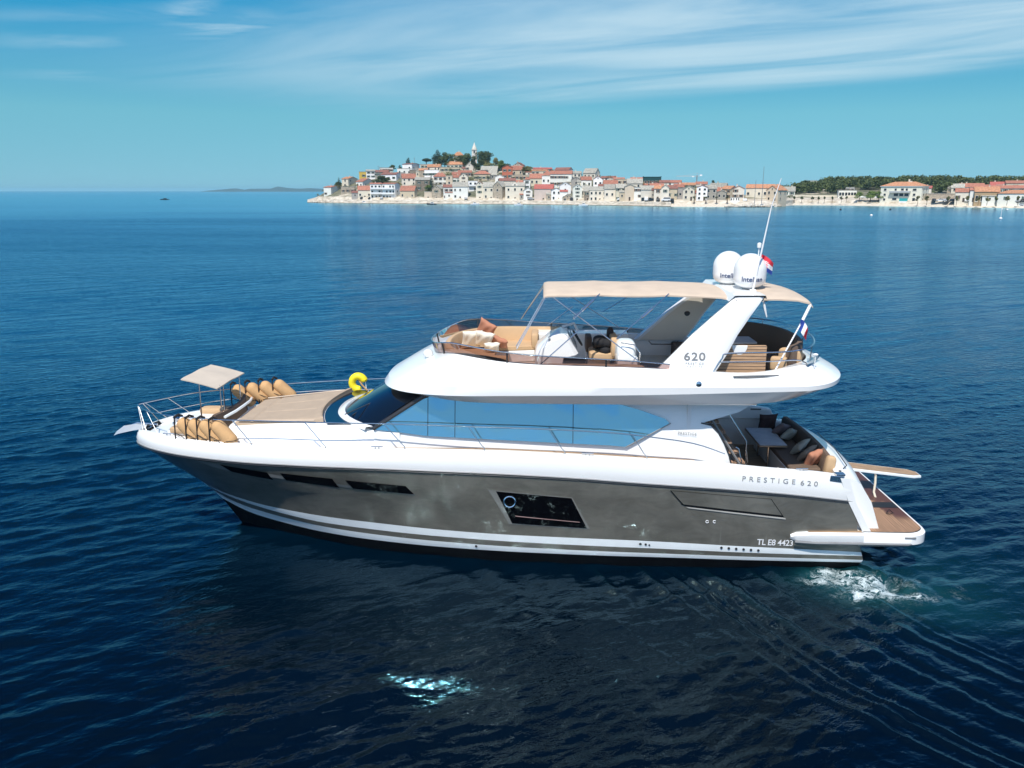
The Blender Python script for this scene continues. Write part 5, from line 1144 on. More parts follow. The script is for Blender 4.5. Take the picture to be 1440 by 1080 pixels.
    ('cream three storey house with two columns of dark windows left of the blank stone block', 62.8, 471.5, 2.8, 4.9, 7.0, 2.1, 'e', 'cream', 'grey', 0.0, 2, 3, {}),
    ('beige flat roofed block on the right slope', 68.5, 511.1, 11.4, 6.6, 3.8, 0.3, 'f', 'beige', 'grey', 0.0, 2, 1, {}),
    ('small red roofed house peeping above the beige flat block', 68.0, 521.1, 13.2, 5.9, 2.0, 1.1, 'e', 'cream', 'red', 0.0, 2, 1, {}),
    ('tall blank beige stone block with shaded ground floor opening', 67.2, 466.2, 2.8, 5.3, 7.7, 1.2, 'g', 'beige', 'grey', 0.0, 1, 1, {}),
    ('bright white block with four small windows on the right waterfront', 71.4, 463.4, 3.6, 4.0, 6.5, 0.3, 'f', 'white', 'grey', 0.0, 2, 2, {}),
    ('pale house with steep grey roof above the bright white block', 74.1, 495.1, 9.2, 8.2, 3.4, 2.6, 'e', 'pale', 'grey', 0.0, 2, 1, {}),
    ('pinkish house with red roof left of the dark green netted building', 78.1, 510.8, 12.2, 7.5, 2.7, 1.3, 'e', 'pink', 'red', 0.0, 3, 1, {}),
    ('building wrapped in dark green netting on the right skyline', 85.3, 499.2, 10.9, 9.5, 5.4, 0.3, 'f', 'net', 'grey', 0.0, 5, 1, {}),
    ('pale inn with grey roof and dark ground floor shop behind white vans', 75.9, 455.1, 2.2, 7.5, 6.7, 2.0, 'e', 'pale', 'grey', 0.0, 4, 1, {'shop': 1}),
    ('narrow cream house with orange roof right of the pale inn', 80.1, 449.6, 3.0, 3.5, 6.3, 1.6, 'e', 'cream', 'orange', 0.0, 1, 2, {}),
    ('low red roofed house in front of the green netted building', 85.2, 482.3, 8.3, 7.1, 2.5, 1.5, 'e', 'cream', 'red', 0.0, 3, 1, {}),
    ('tall cream gabled house with a pale round window on the right waterfront', 83.3, 445.2, 2.7, 3.7, 7.0, 1.6, 'g', 'cream', 'grey', 0.0, 1, 2, {}),
    ('beige house with dark red roof beside the tall cream gable', 87.3, 445.1, 3.4, 4.5, 6.0, 1.7, 'e', 'beige', 'darkred', 0.0, 3, 1, {}),
    ('small dark red roofed house right of the green netted building', 91.1, 490.7, 10.0, 5.1, 3.0, 1.3, 'e', 'cream', 'darkred', 0.0, 2, 1, {}),
    ('white house with long red roof under the crane jib', 97.2, 491.2, 10.0, 6.8, 3.0, 1.3, 'e', 'white', 'red', 0.0, 3, 1, {}),
    ('pale gabled house with dark windows behind the palms', 95.2, 440.9, 3.1, 5.4, 5.8, 1.9, 'g', 'pale', 'grey', 0.0, 2, 2, {}),
    ('grey flat house joined to the pale gabled house', 91.8, 446.9, 3.8, 3.9, 5.8, 0.3, 'f', 'grey', 'grey', 0.0, 1, 1, {}),
    ('red roofed cream house left of the crane', 98.5, 482.7, 8.7, 5.0, 1.7, 1.7, 'e', 'cream', 'red', 0.0, 2, 1, {}),
    ('pale yellow house with orange roof right under the crane mast', 103.7, 485.8, 9.2, 8.4, 2.3, 1.3, 'e', 'yellowish', 'orange', 0.0, 4, 1, {}),
    ('white gabled house with many dark windows by the beach', 102.0, 439.4, 3.1, 5.0, 6.9, 1.1, 'g', 'white', 'red', 0.0, 2, 3, {}),
    ('white house with red roof on the skyline right of the crane', 113.0, 489.5, 9.6, 5.9, 2.5, 1.3, 'e', 'white', 'red', 0.0, 2, 1, {}),
    ('grey two storey house with two columns of windows by the beach', 107.4, 441.1, 3.5, 5.0, 5.8, 1.9, 'e', 'grey', 'grey', 0.0, 2, 2, {}),
    ('wide pale house with large grey roof left of the two masts', 119.7, 476.9, 7.9, 9.1, 2.5, 2.1, 'e', 'pale', 'grey', 1.2, 3, 1, {}),
    ('beige stone house with orange red roof and stone gable by the breakwater', 115.6, 442.6, 3.8, 4.6, 5.4, 1.5, 'e', 'beige', 'orange', 3.5, 2, 2, {}),
    ('small house with sloping red roof between the grey house and the orange roofed one', 113.5, 449.0, 4.5, 3.5, 3.5, 2.0, 'e', 'beige', 'red', 0.0, 1, 1, {}),
    ('low grey gabled house in front of the orange roofed stone house', 112.8, 440.1, 3.5, 4.2, 4.0, 1.0, 'g', 'grey', 'grey', 0.0, 2, 1, {}),
    ('pale gabled house with four windows left of the sailing boat mast', 122.2, 441.5, 3.9, 5.4, 5.4, 1.5, 'g', 'pale', 'red', 0.0, 2, 2, {}),
    ('small white colonnaded pavilion by the breakwater', 118.4, 433.6, 2.8, 4.2, 1.9, 0.3, 'f', 'white', 'grey', 0.0, 4, 1, {}),
    ('long cream house with orange roof behind the tall mast', 136.7, 447.4, 4.2, 16.4, 5.5, 1.9, 'e', 'cream', 'orange', 0.0, 6, 1, {}),
    ('beige stone gabled house at the root of the breakwater', 140.0, 440.3, 2.4, 6.1, 6.1, 2.3, 'g', 'beige', 'orange', 4.6, 2, 2, {}),
    ('white villa with canopy at the foot of the pine wood', 171.7, 507.4, 4.9, 6.2, 3.1, 2.6, 'e', 'white', 'grey', 0.0, 2, 1, {}),
    ('white flat roofed villa high in the pine wood', 207.8, 570.7, 11.5, 6.9, 3.5, 0.3, 'f', 'white', 'grey', 0.0, 3, 1, {}),
    ('white glazed restaurant pavilion at the edge of the pine wood', 202.1, 492.8, 5.0, 9.0, 3.4, 0.3, 'f', 'white', 'grey', 0.0, 6, 1, {'shop': 1}),
    ('small white upper storey house just behind the restaurant pavilion', 214.7, 520.4, 7.9, 4.5, 2.3, 0.3, 'f', 'white', 'grey', 0.0, 2, 1, {}),
    ('small red roofed annex behind the big white hotel', 236.9, 466.2, 6.0, 2.8, 3.6, 1.2, 'e', 'cream', 'brightred', 0.0, 1, 1, {}),
    ('long low stone wall building right of the big white hotel', 230.7, 440.2, 3.9, 12.3, 2.7, 0.3, 'f', 'stone', 'grey', 0.0, 0, 0, {}),
    ('pale house with grey roof left of the red roofed row on the far right', 253.8, 466.6, 7.2, 5.7, 2.8, 2.0, 'e', 'pale', 'grey', 0.0, 2, 1, {}),
    ('white house with long grey gable and red roof on the far right', 263.5, 469.3, 7.9, 11.0, 2.4, 2.0, 'e', 'white', 'red', 0.0, 4, 1, {}),
    ('cream house with red roof at the left end of the far right promenade', 232.9, 421.4, 2.6, 7.0, 5.0, 1.7, 'e', 'cream', 'red', 0.0, 3, 1, {}),
    ('narrow white house with a tall window on the far right promenade', 236.1, 417.9, 2.7, 3.3, 5.8, 1.1, 'e', 'white', 'red', 0.0, 1, 1, {}),
    ('tan house with broad orange roof and long white balcony on the far right promenade', 240.1, 413.4, 2.4, 9.7, 5.4, 2.3, 'e', 'tan', 'orange', 0.0, 5, 1, {'balc': 1}),
    ('long white house with red roof above the last promenade house', 270.0, 445.4, 6.8, 13.5, 2.7, 1.5, 'e', 'white', 'red', 0.0, 6, 1, {}),
    ('white house with orange hipped roof at the right end of the promenade', 248.4, 403.2, 2.5, 13.4, 4.4, 1.8, 'h', 'white', 'orange', 0.0, 6, 1, {}),
    ('house with bright red roof highest on the far right', 278.8, 466.8, 8.7, 9.7, 2.6, 1.8, 'e', 'white', 'brightred', 0.0, 3, 1, {}),
    ('cream house with red roof at the far right edge in front of the pines', 284.8, 460.8, 8.7, 11.2, 3.6, 1.4, 'e', 'cream', 'red', 0.0, 4, 1, {}),
    ('low red roofed house behind the tan balconied house', 271.9, 467.4, 8.3, 8.1, 2.0, 1.2, 'e', 'cream', 'red', 0.0, 3, 1, {}),
]
D0P = [(-0.3038, 640), (-0.2502, 590), (-0.2234, 565), (-0.1787, 548), (-0.0715, 522), (0.0179, 507), (0.1251, 472), (0.1966, 438), (0.286, 428), (0.319, 430), (0.3324, 440), (0.345, 482), (0.3932, 478), (0.4647, 448), (0.5541, 420), (0.6434, 395), (0.6971, 385)]
KP = [(-0.2502, 0.26), (0.0357, 0.26), (0.1251, 0.21), (0.2055, 0.14), (0.3217, 0.1), (0.6971, 0.1)]
TREES = [
    ('dark umbrella pine standing alone on the left skyline', 'umbrella', -65.2, 625.5, 26.9, 7.6, 5.7, 'trees on the town hill'),
    ('small dark cypress on the skyline above the white house with grey end wall', 'cypress', -79.6, 633.8, 27.7, 3.6, 5.2, 'trees on the town hill'),
    ('bushy green tree at the left end of the skyline', 'round', -90.3, 622.3, 23.5, 5.4, 3.8, 'trees on the town hill'),
    ('small bushy tree between the left bushy tree and the skyline cypress', 'round', -84.4, 620.9, 23.7, 2.7, 3.5, 'trees on the town hill'),
    ('tall dark cypress rising between the brown stone house and the white hipped house', 'cypress', -53.9, 548.6, 7.4, 3.3, 11.9, 'trees on the town hill'),
    ('bright green bush at the foot of the tall cypress', 'bright', -55.5, 546.0, 6.5, 4.7, 5.7, 'trees on the town hill'),
    ('dark cypress beside the cream gabled house on the point', 'cypress', -124.7, 591.4, 9.8, 3.1, 7.7, 'trees on the town hill'),
    ('dark bushy tree around the foot of the cypress on the point', 'round', -125.7, 593.7, 10.3, 6.2, 4.4, 'trees on the town hill'),
    ('round dark tree on the left slope above the balconied apartments', 'round', -92.2, 584.2, 12.8, 9.1, 5.8, 'trees on the town hill'),
    ('brown bare bush beside the small cream cottage', 'olive', -107.5, 561.4, 4.1, 3.9, 5.4, 'trees on the town hill'),
    ('low dark hedge tree above the ruined stone building', 'round', -119.1, 586.4, 9.3, 6.1, 2.5, 'trees on the town hill'),
    ('tallest dark tree at the left end of the hilltop wood', 'cypressy', -55.9, 620.3, 26.5, 7.0, 11.3, 'trees on the town hill'),
    ('dark pine left of the orange hilltop roof, beside the tallest tree', 'pine', -50.2, 615.7, 25.9, 7.0, 10.4, 'trees on the town hill'),
    ('dark pine just left of the orange hilltop roof', 'pine', -44.0, 610.8, 25.2, 6.9, 9.5, 'trees on the town hill'),
    ('dark pine in front of the orange hilltop roof', 'pine', -37.9, 606.5, 24.6, 6.8, 9.0, 'trees on the town hill'),
    ('dark pine immediately left of the bell tower', 'pine', -32.7, 604.9, 24.6, 7.6, 10.5, 'trees on the town hill'),
    ('slim dark pine hiding the foot of the bell tower', 'pine', -27.8, 603.3, 24.5, 4.7, 8.9, 'trees on the town hill'),
    ('dark pine immediately right of the bell tower', 'pine', -22.6, 601.6, 24.5, 6.8, 11.5, 'trees on the town hill'),
    ('highest dark pine right of the bell tower', 'pine', -18.1, 600.2, 24.4, 7.3, 12.0, 'trees on the town hill'),
    ('yellowish green tree in front of the pines right of the tower', 'olive', -18.1, 598.1, 23.9, 8.3, 6.2, 'trees on the town hill'),
    ('round dark tree beside the small pale gabled house', 'round', -24.6, 589.8, 21.2, 5.9, 6.1, 'trees on the town hill'),
    ('olive green tree at the right end of the hilltop wood', 'olive', -11.5, 589.7, 22.2, 5.6, 9.2, 'trees on the town hill'),
    ('light green tree sloping down right of the hilltop wood', 'bright', -7.6, 588.5, 22.2, 6.1, 7.2, 'trees on the town hill'),
    ('dark tree behind the red painted block', 'round', -3.3, 587.1, 22.1, 4.6, 5.1, 'trees on the town hill'),
    ('dull green domed tree right of the pink gabled house', 'olive', 10.6, 570.1, 18.9, 7.4, 5.9, 'trees on the town hill'),
    ('small dark domed tree on the skyline right of the crane', 'round', 125.1, 511.4, 12.2, 2.9, 2.4, 'trees on the town hill'),
    ('bright green round tree nearest the restaurant pavilion', 'bright', 199.0, 468.4, 3.2, 4.1, 4.5, 'trees on the town hill'),
    ('broad bright green round tree between pavilion and hotel', 'bright', 203.0, 463.1, 3.2, 6.0, 5.0, 'trees on the town hill'),
    ('bright green round tree touching the left side of the hotel', 'bright', 206.0, 459.1, 3.3, 5.2, 4.8, 'trees on the town hill'),
    ('palm in front of the pale gabled house by the beach', 'palm', 97.3, 436.4, 2.6, 2.3, 3.4, 'palms along the beach houses'),
    ('palm between the white gabled house and the grey two storey house', 'palm', 103.2, 434.8, 2.6, 1.9, 3.4, 'palms along the beach houses'),
    ('palm right of the grey two storey house', 'palm', 108.5, 433.2, 2.7, 1.9, 3.4, 'palms along the beach houses'),
    ('palm in front of the orange roofed stone gable house', 'palm', 113.8, 431.8, 2.7, 1.9, 3.4, 'palms along the beach houses'),
    ('first little dark tree from the left in front of the pale beach wall', 'small', 163.6, 482.8, 2.5, 2.2, 2.6, 'small trees along the beach wall'),
    ('second little dark tree from the left in front of the pale beach wall', 'small', 166.7, 482.2, 2.5, 2.2, 2.6, 'small trees along the beach wall'),
    ('third little dark tree from the left in front of the pale beach wall', 'small', 170.7, 481.4, 2.5, 2.2, 2.6, 'small trees along the beach wall'),
    ('fourth little dark tree from the left in front of the pale beach wall', 'small', 176.5, 480.3, 2.5, 2.2, 2.5, 'small trees along the beach wall'),
    ('fifth little dark tree from the left in front of the pale beach wall', 'small', 180.1, 479.7, 2.5, 2.2, 2.5, 'small trees along the beach wall'),
    ('sixth little dark tree from the left in front of the pale beach wall', 'small', 183.2, 479.1, 2.5, 2.2, 2.5, 'small trees along the beach wall'),
    ('seventh little dark tree from the left in front of the pale beach wall', 'small', 186.3, 475.2, 2.6, 2.1, 2.5, 'small trees along the beach wall'),
    ('eighth little dark tree from the left in front of the pale beach wall', 'small', 189.7, 470.4, 2.6, 2.1, 2.5, 'small trees along the beach wall'),
    ('ninth little dark tree from the left in front of the pale beach wall', 'small', 191.5, 467.8, 2.7, 2.1, 2.5, 'small trees along the beach wall'),
    ('thin young tree at the right front corner of the hotel', 'young', 215.1, 433.0, 1.9, 2.6, 3.8, 'young trees along the far right promenade'),
    ('thin young tree right of the hotel side wall', 'young', 218.2, 429.4, 2.0, 2.5, 3.7, 'young trees along the far right promenade'),
    ('bare young tree before the long low stone building', 'young', 224.9, 421.0, 2.1, 2.5, 3.7, 'young trees along the far right promenade'),
    ('young tree at the left end of the far right promenade', 'young', 227.5, 417.8, 2.1, 2.5, 3.6, 'young trees along the far right promenade'),
    ('young tree before the cream promenade house', 'young', 230.9, 414.0, 2.2, 2.4, 3.6, 'young trees along the far right promenade'),
    ('young tree left of the tan balconied house', 'young', 234.3, 410.1, 2.3, 2.4, 3.6, 'young trees along the far right promenade'),
    ('young tree in the middle of the tan balconied house', 'young', 236.9, 407.0, 2.3, 2.4, 3.5, 'young trees along the far right promenade'),
    ('young tree right of the tan balconied house', 'young', 239.3, 404.1, 2.3, 2.4, 3.5, 'young trees along the far right promenade'),
    ('young tree before the orange hipped promenade house', 'young', 242.6, 400.0, 2.4, 2.4, 3.5, 'young trees along the far right promenade'),
    ('last young tree at the right end of the promenade', 'young', 245.5, 396.2, 2.5, 2.3, 3.4, 'young trees along the far right promenade'),
]
CARS = [
    ('white car on the quay left of the small cream cottage', 'car', -105.8, 558.2, 'w'),
    ('dark car in front of the small cream cottage', 'car', -101.9, 555.8, 'k'),
    ('black car before the narrower balconied apartments', 'car', -94.9, 551.7, 'k'),
    ('silver car between the two balconied apartment houses', 'car', -87.2, 548.4, 's'),
    ('silver car at the right corner of the grey roofed white quay house', 'car', -29.7, 524.0, 's'),
    ('grey car beside the narrow white quay house', 'car', 12.0, 509.2, 's'),
    ('black car between the stone hut and the tall slim white house', 'car', 36.0, 492.5, 'k'),
    ('white van before the cream three storey house', 'van', 63.1, 470.2, 'w'),
    ('white van parked before the pale inn', 'van', 75.0, 455.4, 'w'),
    ('black car right of the white van at the inn', 'car', 77.6, 452.0, 'k'),
    ('black car before the narrow orange roofed house', 'car', 80.1, 448.6, 'k'),
    ('white van before the tall cream gable', 'van', 83.8, 443.5, 'w'),
    ('black car under the beige house with dark red roof', 'car', 86.6, 441.7, 'k'),
    ('white car behind the breakwater by the pavilion', 'car', 124.4, 435.4, 'w'),
    ('first black car from the left in the parked row on the right promenade', 'car', 224.5, 434.6, 'k'),
    ('first white car from the left in the parked row on the right promenade', 'car', 226.6, 432.0, 'w'),
    ('first silver car from the left in the parked row on the right promenade', 'car', 228.6, 429.5, 's'),
    ('second black car from the left in the parked row on the right promenade', 'car', 230.4, 427.3, 'k'),
    ('second silver car from the left in the parked row on the right promenade', 'car', 233.5, 424.0, 's'),
    ('second white car from the left in the parked row on the right promenade', 'car', 235.0, 422.2, 'w'),
    ('third black car from the left in the parked row on the right promenade', 'car', 236.8, 420.4, 'k'),
    ('first blue car from the left in the parked row on the right promenade', 'car', 238.5, 418.5, 'b'),
    ('third white car from the left in the parked row on the right promenade', 'car', 240.0, 416.8, 'w'),
    ('fourth black car from the left in the parked row on the right promenade', 'car', 241.1, 415.5, 'k'),
    ('fifth black car from the left in the parked row on the right promenade', 'car', 242.4, 414.0, 'k'),
    ('fourth white car from the left in the parked row on the right promenade', 'car', 243.7, 412.5, 'w'),
    ('third silver car from the left in the parked row on the right promenade', 'car', 244.9, 411.0, 's'),
    ('sixth black car from the left in the parked row on the right promenade', 'car', 246.2, 409.5, 'k'),
    ('second blue car from the left in the parked row on the right promenade', 'car', 247.4, 408.0, 'b'),
    ('seventh black car from the left in the parked row on the right promenade', 'car', 248.6, 406.5, 'k'),
    ('fifth white car from the left in the parked row on the right promenade', 'car', 249.8, 405.0, 'w'),
    ('fourth silver car from the left in the parked row on the right promenade', 'car', 250.8, 403.8, 's'),
    ('eighth black car from the left in the parked row on the right promenade', 'car', 251.8, 402.5, 'k'),
]
BOATS = [
    ('dark and white motorboat moored under the balconied apartments', 'motorboat', -98.7, 547.1, 7),
    ('small dark and white boat moored below the stone gabled quay house', 'motorboat', -49.5, 502.2, 6),
    ('small boat moored below the white terraced house', 'motorboat', -22.3, 492.1, 5),
    ('small boat moored below the broad cream quay house', 'motorboat', 3.7, 473.0, 5),
    ('small boat moored below the tall slim white house', 'motorboat', 40.3, 461.9, 5),
    ('white motorboat at the end of the breakwater', 'motorboat', 140.0, 441.0, 9),
    ('white motorboat tucked behind the breakwater near the stone gabled house', 'motorboat', 157.5, 477.7, 8),
    ('white boat lying before the long orange roofed house', 'motorboat', 140.8, 477.7, 6),
    ('dark speedboat with white wake far out at the left', 'speedboat', -322.9, 759.1, 8),
    ('dark boat at the jetty on the right edge', 'motorboat', 250.3, 401.2, 6),
]
BUOYS = [('white buoy floating left of the hotel', 120.3, 272.2, 'w'), ('small dark buoy off the beach', 144.1, 357.1, 'k'), ('white buoy with a thin pole near the right edge', 145.4, 241.7, 'p'), ('small dark buoy before the hotel', 167.1, 359.7, 'k'), ('small white buoy close to the right quay', 215.6, 354.5, 'w')]
PARASOLS = [(200.3, 467.5), (202.1, 464.7), (203.7, 462.2), (205.3, 459.6)]
# ---------------------------------------------------------------- the old town on its hill and the wooded shore beside it
def info_rand(t): return t.node('ShaderNodeObjectInfo').outputs['Random']
def wallmat(name, c, var=0.10, stone=0.0):
    m, t, p = new_mat(name); co = obco(t); rnd = info_rand(t)
    v = t.vm('ADD', co, t.comb(t.m('MULTIPLY', rnd, 90.0), t.m('MULTIPLY', rnd, 37.0), 0.0))
    n = t.noise(v, 0.5, 6, 0.65); f = t.m('MULTIPLY', t.ramp(n, 0.3, 0.7, 1 - var, 1 + var, False), t.ramp(rnd, 0, 1, 0.90, 1.08, False))
    cc = t.mix(1.0, c, t.comb(f, f, t.m('MULTIPLY', f, t.ramp(rnd, 0, 1, 0.93, 1.05, False))), 'MULTIPLY')
    if stone:
        br = t.node('ShaderNodeTexVoronoi'); t.put(br.inputs['Vector'], t.mapping(v, (1, 1, 1.7))); br.inputs['Scale'].default_value = 1.5
        cc = t.mix(stone, cc, t.mix(t.ramp(t.sep(br.outputs['Color'])[0], 0, 1), tuple(q * 0.6 for q in c), tuple(min(1, q * 1.25) for q in c)))
    drip = t.noise(t.mapping(v, (1.2, 1.2, 0.18)), 1.0, 5, 0.65)
    cc = t.mix(t.m('MULTIPLY', t.ramp(drip, 0.55, 0.8), 0.35), cc, tuple(q * 0.55 for q in c))
    setp(t, p, col=cc, rough=0.9)
WALLS = {'white': (0.80, 0.785, 0.74), 'cream': (0.70, 0.63, 0.51), 'beige': (0.56, 0.465, 0.34), 'pale': (0.62, 0.565, 0.46), 'grey': (0.33, 0.31, 0.28), 'pink': (0.58, 0.47, 0.40), 'yellow': (0.58, 0.40, 0.075),
         'yellowish': (0.62, 0.52, 0.30), 'tan': (0.42, 0.30, 0.18), 'redbrick': (0.44, 0.13, 0.07), 'net': (0.008, 0.055, 0.055)}
for k, c in WALLS.items(): wallmat('wall_' + k, c, 0.07)
wallmat('wall_stone', (0.40, 0.335, 0.255), 0.12, 0.7); wallmat('wall_brown', (0.235, 0.19, 0.145), 0.12, 0.7)
def roofmat(name, c, tile=True):
    m, t, p = new_mat(name); co = obco(t); rnd = info_rand(t)
    v = t.vm('ADD', co, t.comb(t.m('MULTIPLY', rnd, 70.0), 0.0, 0.0)); n = t.noise(v, 1.3, 6, 0.7)
    c1 = t.mix(t.ramp(n, 0.3, 0.7), tuple(q * 0.62 for q in c), tuple(min(1, q * 1.3) for q in c)); f = t.ramp(rnd, 0, 1, 0.85, 1.12, False)
    c1 = t.mix(1.0, c1, t.comb(f, f, f), 'MULTIPLY')
    x_, y_, z_ = t.sep(co); w_ = t.m('SINE', t.m('MULTIPLY', x_, 2 * math.pi / 0.45))
    setp(t, p, col=c1, rough=0.85)
    if tile: setp(t, p, nrm=bump(t, w_, 0.5, 0.05))
for k, c in {'red': (0.37, 0.150, 0.098), 'orange': (0.45, 0.215, 0.115), 'brightred': (0.40, 0.11, 0.085), 'darkred': (0.23, 0.10, 0.075), 'grey': (0.35, 0.33, 0.28)}.items(): roofmat('roof_' + k, c, k != 'grey')
simple('pane_dark', (0.012, 0.014, 0.017), 0.12, 0.2); simple('frame_pale', (0.62, 0.58, 0.50), 0.7, 0.05); simple('door_wood', (0.055, 0.032, 0.02), 0.6, 0.15); simple('teal_door', (0.02, 0.30, 0.30), 0.5, 0.1)
simple('slab_grey', (0.42, 0.43, 0.43), 0.7, 0.05); simple('metal_grey', (0.18, 0.19, 0.20), 0.5, 0.1); simple('paint_white', (0.78, 0.78, 0.77), 0.4, 0.03)

def lin(table, q): return np.interp(q, [a for a, b in table], [b for a, b in table])
CAP = [(-0.2505, 0.2), (-0.238, 2.6), (-0.232, 5.5), (-0.197, 13), (-0.161, 17.5), (-0.125, 20), (-0.089, 22.5), (-0.0626, 24.8), (-0.018, 24.8), (0.018, 20.5), (0.054, 18.5), (0.098, 17), (0.134, 12.5), (0.188, 10), (0.2145, 7), (0.295, 5), (0.335, 5), (0.36, 8), (0.38, 11), (0.56, 11), (0.70, 11)]
ZQ = 2.35
def ground_z(u_, y_):
    s_ = y_ - lin(D0P, u_)
    z = np.where(s_ < 0, -1.5 + 0.25 * (s_ + 6), np.where(s_ < 5, 0.2 + 0.42 * s_, ZQ + lin(KP, u_) * (s_ - 0)))
    z = np.minimum(z, np.maximum(lin(CAP, u_), 0.3))
    back = np.clip((s_ - np.where(u_ < 0.32, 165, 330)) / 60, 0, 1)
    return z * (1 - back) - 2.0 * back
def make_ground():
    us = np.concatenate([np.linspace(-0.2505, 0.32, 150), np.linspace(0.325, 0.80, 90)]); ss = np.concatenate([[-8, -4, -1, 0, 1.5, 3, 5, 8, 12], np.linspace(18, 170, 34), [185, 200, 225, 260, 300, 335, 360, 400]])
    g = np.random.RandomState(3); rows_ = []
    for s_ in ss:
        rw = []
        for u_ in us:
            y_ = float(lin(D0P, u_)) + s_; z_ = float(ground_z(u_, y_))
            rough = 0.25 if 0 < s_ < 12 else 0.5
            if u_ < -0.215: rough *= 1.6
            z_ += rough * noise.noise(Vector((u_ * y_ * 0.15, y_ * 0.15, 0))) if s_ > 0 else 0
            rw.append((u_ * y_, y_, z_))
        rows_.append(rw)
    m, t, p = new_mat('shore_ground'); co = obco(t)
    n = t.noise(co, 0.22, 6, 0.7, 0.4); n2 = t.noise(co, 0.05, 4, 0.6); z_ = t.sep(co)[2]
    rock = t.mix(t.ramp(n, 0.3, 0.7), (0.33, 0.265, 0.185), (0.66, 0.60, 0.50)); rock = t.mix(t.ramp(z_, 0.55, 0.15), rock, (0.16, 0.125, 0.075))
    veg = t.mix(t.ramp(n, 0.3, 0.7), (0.05, 0.065, 0.028), (0.20, 0.18, 0.12))
    setp(t, p, col=t.mix(t.m('MULTIPLY', t.ramp(z_, 3.4, 5.0), t.ramp(n2, 0.3, 0.5)), rock, veg), rough=0.95)
    setp(t, p, nrm=bump(t, n, 0.6, 0.6))
    q = MB(); q.grid(rows_); o = q.build('hill_terrain', m, None, True); tag(o, kind='structure')
make_ground()
# quay and promenade edge: pale masonry with a step down to the water
def shore_strip(name, u0, u1, prof, mat, n=120, jit=0.0, seed=0):
    rr_ = random.Random(seed); q = MB(); rows_ = []
    us = np.linspace(u0, u1, n)
    for a, b in prof:
        rows_.append([(u_ * (float(lin(D0P, u_)) + a + jit * rr_.uniform(-1, 1)), float(lin(D0P, u_)) + a + jit * rr_.uniform(-1, 1), b + 0.25 * jit * rr_.uniform(-1, 1)) for u_ in us])
    q.grid(rows_); return tag(q.build(name, mat, None, False), kind='structure')
m, t, p = new_mat('quay_stone'); co = obco(t); n_ = t.noise(t.mapping(co, (0.25, 0.25, 1.2)), 1.0, 6, 0.7); zq_ = t.sep(co)[2]
c_ = t.mix(t.ramp(n_, 0.3, 0.7), (0.36, 0.305, 0.23), (0.68, 0.62, 0.53)); c_ = t.mix(t.ramp(zq_, 0.45, 0.1), c_, (0.14, 0.105, 0.06)); setp(t, p, col=c_, rough=0.9)
shore_strip('quay', -0.222, 0.195, [(-5.5, -0.6), (-4.8, 0.55), (-1.2, 0.8), (-0.9, 2.05), (-0.5, 2.35), (9, 2.62)], 'quay_stone', 200, 0.35, 2)
m, t, p = new_mat('beach_gravel'); co = obco(t); n_ = t.noise(co, 0.8, 5, 0.7); setp(t, p, col=t.mix(t.ramp(n_, 0.3, 0.7), (0.48, 0.41, 0.31), (0.68, 0.62, 0.52)), rough=0.95)
shore_strip('beach', 0.190, 0.325, [(-7, -0.6), (-4, 0.25), (0, 1.0), (5, 2.1), (9, 2.66)], 'beach_gravel', 70, 0.3, 4)
shore_strip('beach', 0.334, 0.72, [(-7, -0.6), (-3, 0.3), (2, 1.1), (5, 1.9), (6, 2.45), (12, 2.62)], 'beach_gravel', 120, 0.3, 5)
# pale garden wall along the beach
q = MB(); us = np.linspace(0.346, 0.424, 30)
for a, b in zip(us[:-1], us[1:]):
    ya, yb = float(lin(D0P, a)) + 22, float(lin(D0P, b)) + 22
    q.add([(a * ya, ya, 2), (b * yb, yb, 2), (b * yb, yb, 5.6), (a * ya, ya, 5.6), (a * (ya + .5), ya + .5, 2), (b * (yb + .5), yb + .5, 2), (b * (yb + .5), yb + .5, 5.6), (a * (ya + .5), ya + .5, 5.6)], [(0, 1, 2, 3), (3, 2, 6, 7), (5, 4, 7, 6)])
tag(q.build('garden_wall', 'wall_cream', None), 'long pale garden wall behind the beach below the pine wood', 'wall')

# windows share one mesh, scaled to each opening
def unit_window(shut=None):
    q = MB(); q.box((0, 0.0, 0.5), (1, 0.10, 1), None, 0); q.box((0, -0.055, 0.5), (0.84, 0.03, 0.88), None, 1); q.box((0, -0.02, -0.04), (1.2, 0.22, 0.08), None, 0)
    if shut:
        for s_ in (-1, 1): q.box((s_ * 0.76, -0.07, 0.5), (0.46, 0.06, 0.96), None, 2)
    o = q.build('window', ['frame_pale', 'pane_dark'] + ([shut] if shut else []), None); me = o.data; bpy.data.objects.remove(o); return me
simple('shutter_brown', (0.10, 0.05, 0.03), 0.7, 0.1); simple('shutter_green', (0.03, 0.085, 0.06), 0.7, 0.1)
WMES = [unit_window(), unit_window('shutter_brown'), unit_window('shutter_green'), unit_window()]
WME = WMES[0]
q = MB(); q.box((0, 0.0, 0.5), (1, 0.10, 1), None, 0); q.box((0, -0.055, 0.46), (0.8, 0.03, 0.92), None, 1); o = q.build('door', ['frame_pale', 'door_wood'], None); DME = o.data; bpy.data.objects.remove(o)
def put(me, name, parent, x_, y_, z_, w_, h_, rz=0.0):
    o = bpy.data.objects.new(name, me); col.objects.link(o); o.parent = parent; o.location = (x_, y_, z_); o.scale = (w_, 1, h_); o.rotation_euler = (0, 0, rz); return o
FOUND = 3.0
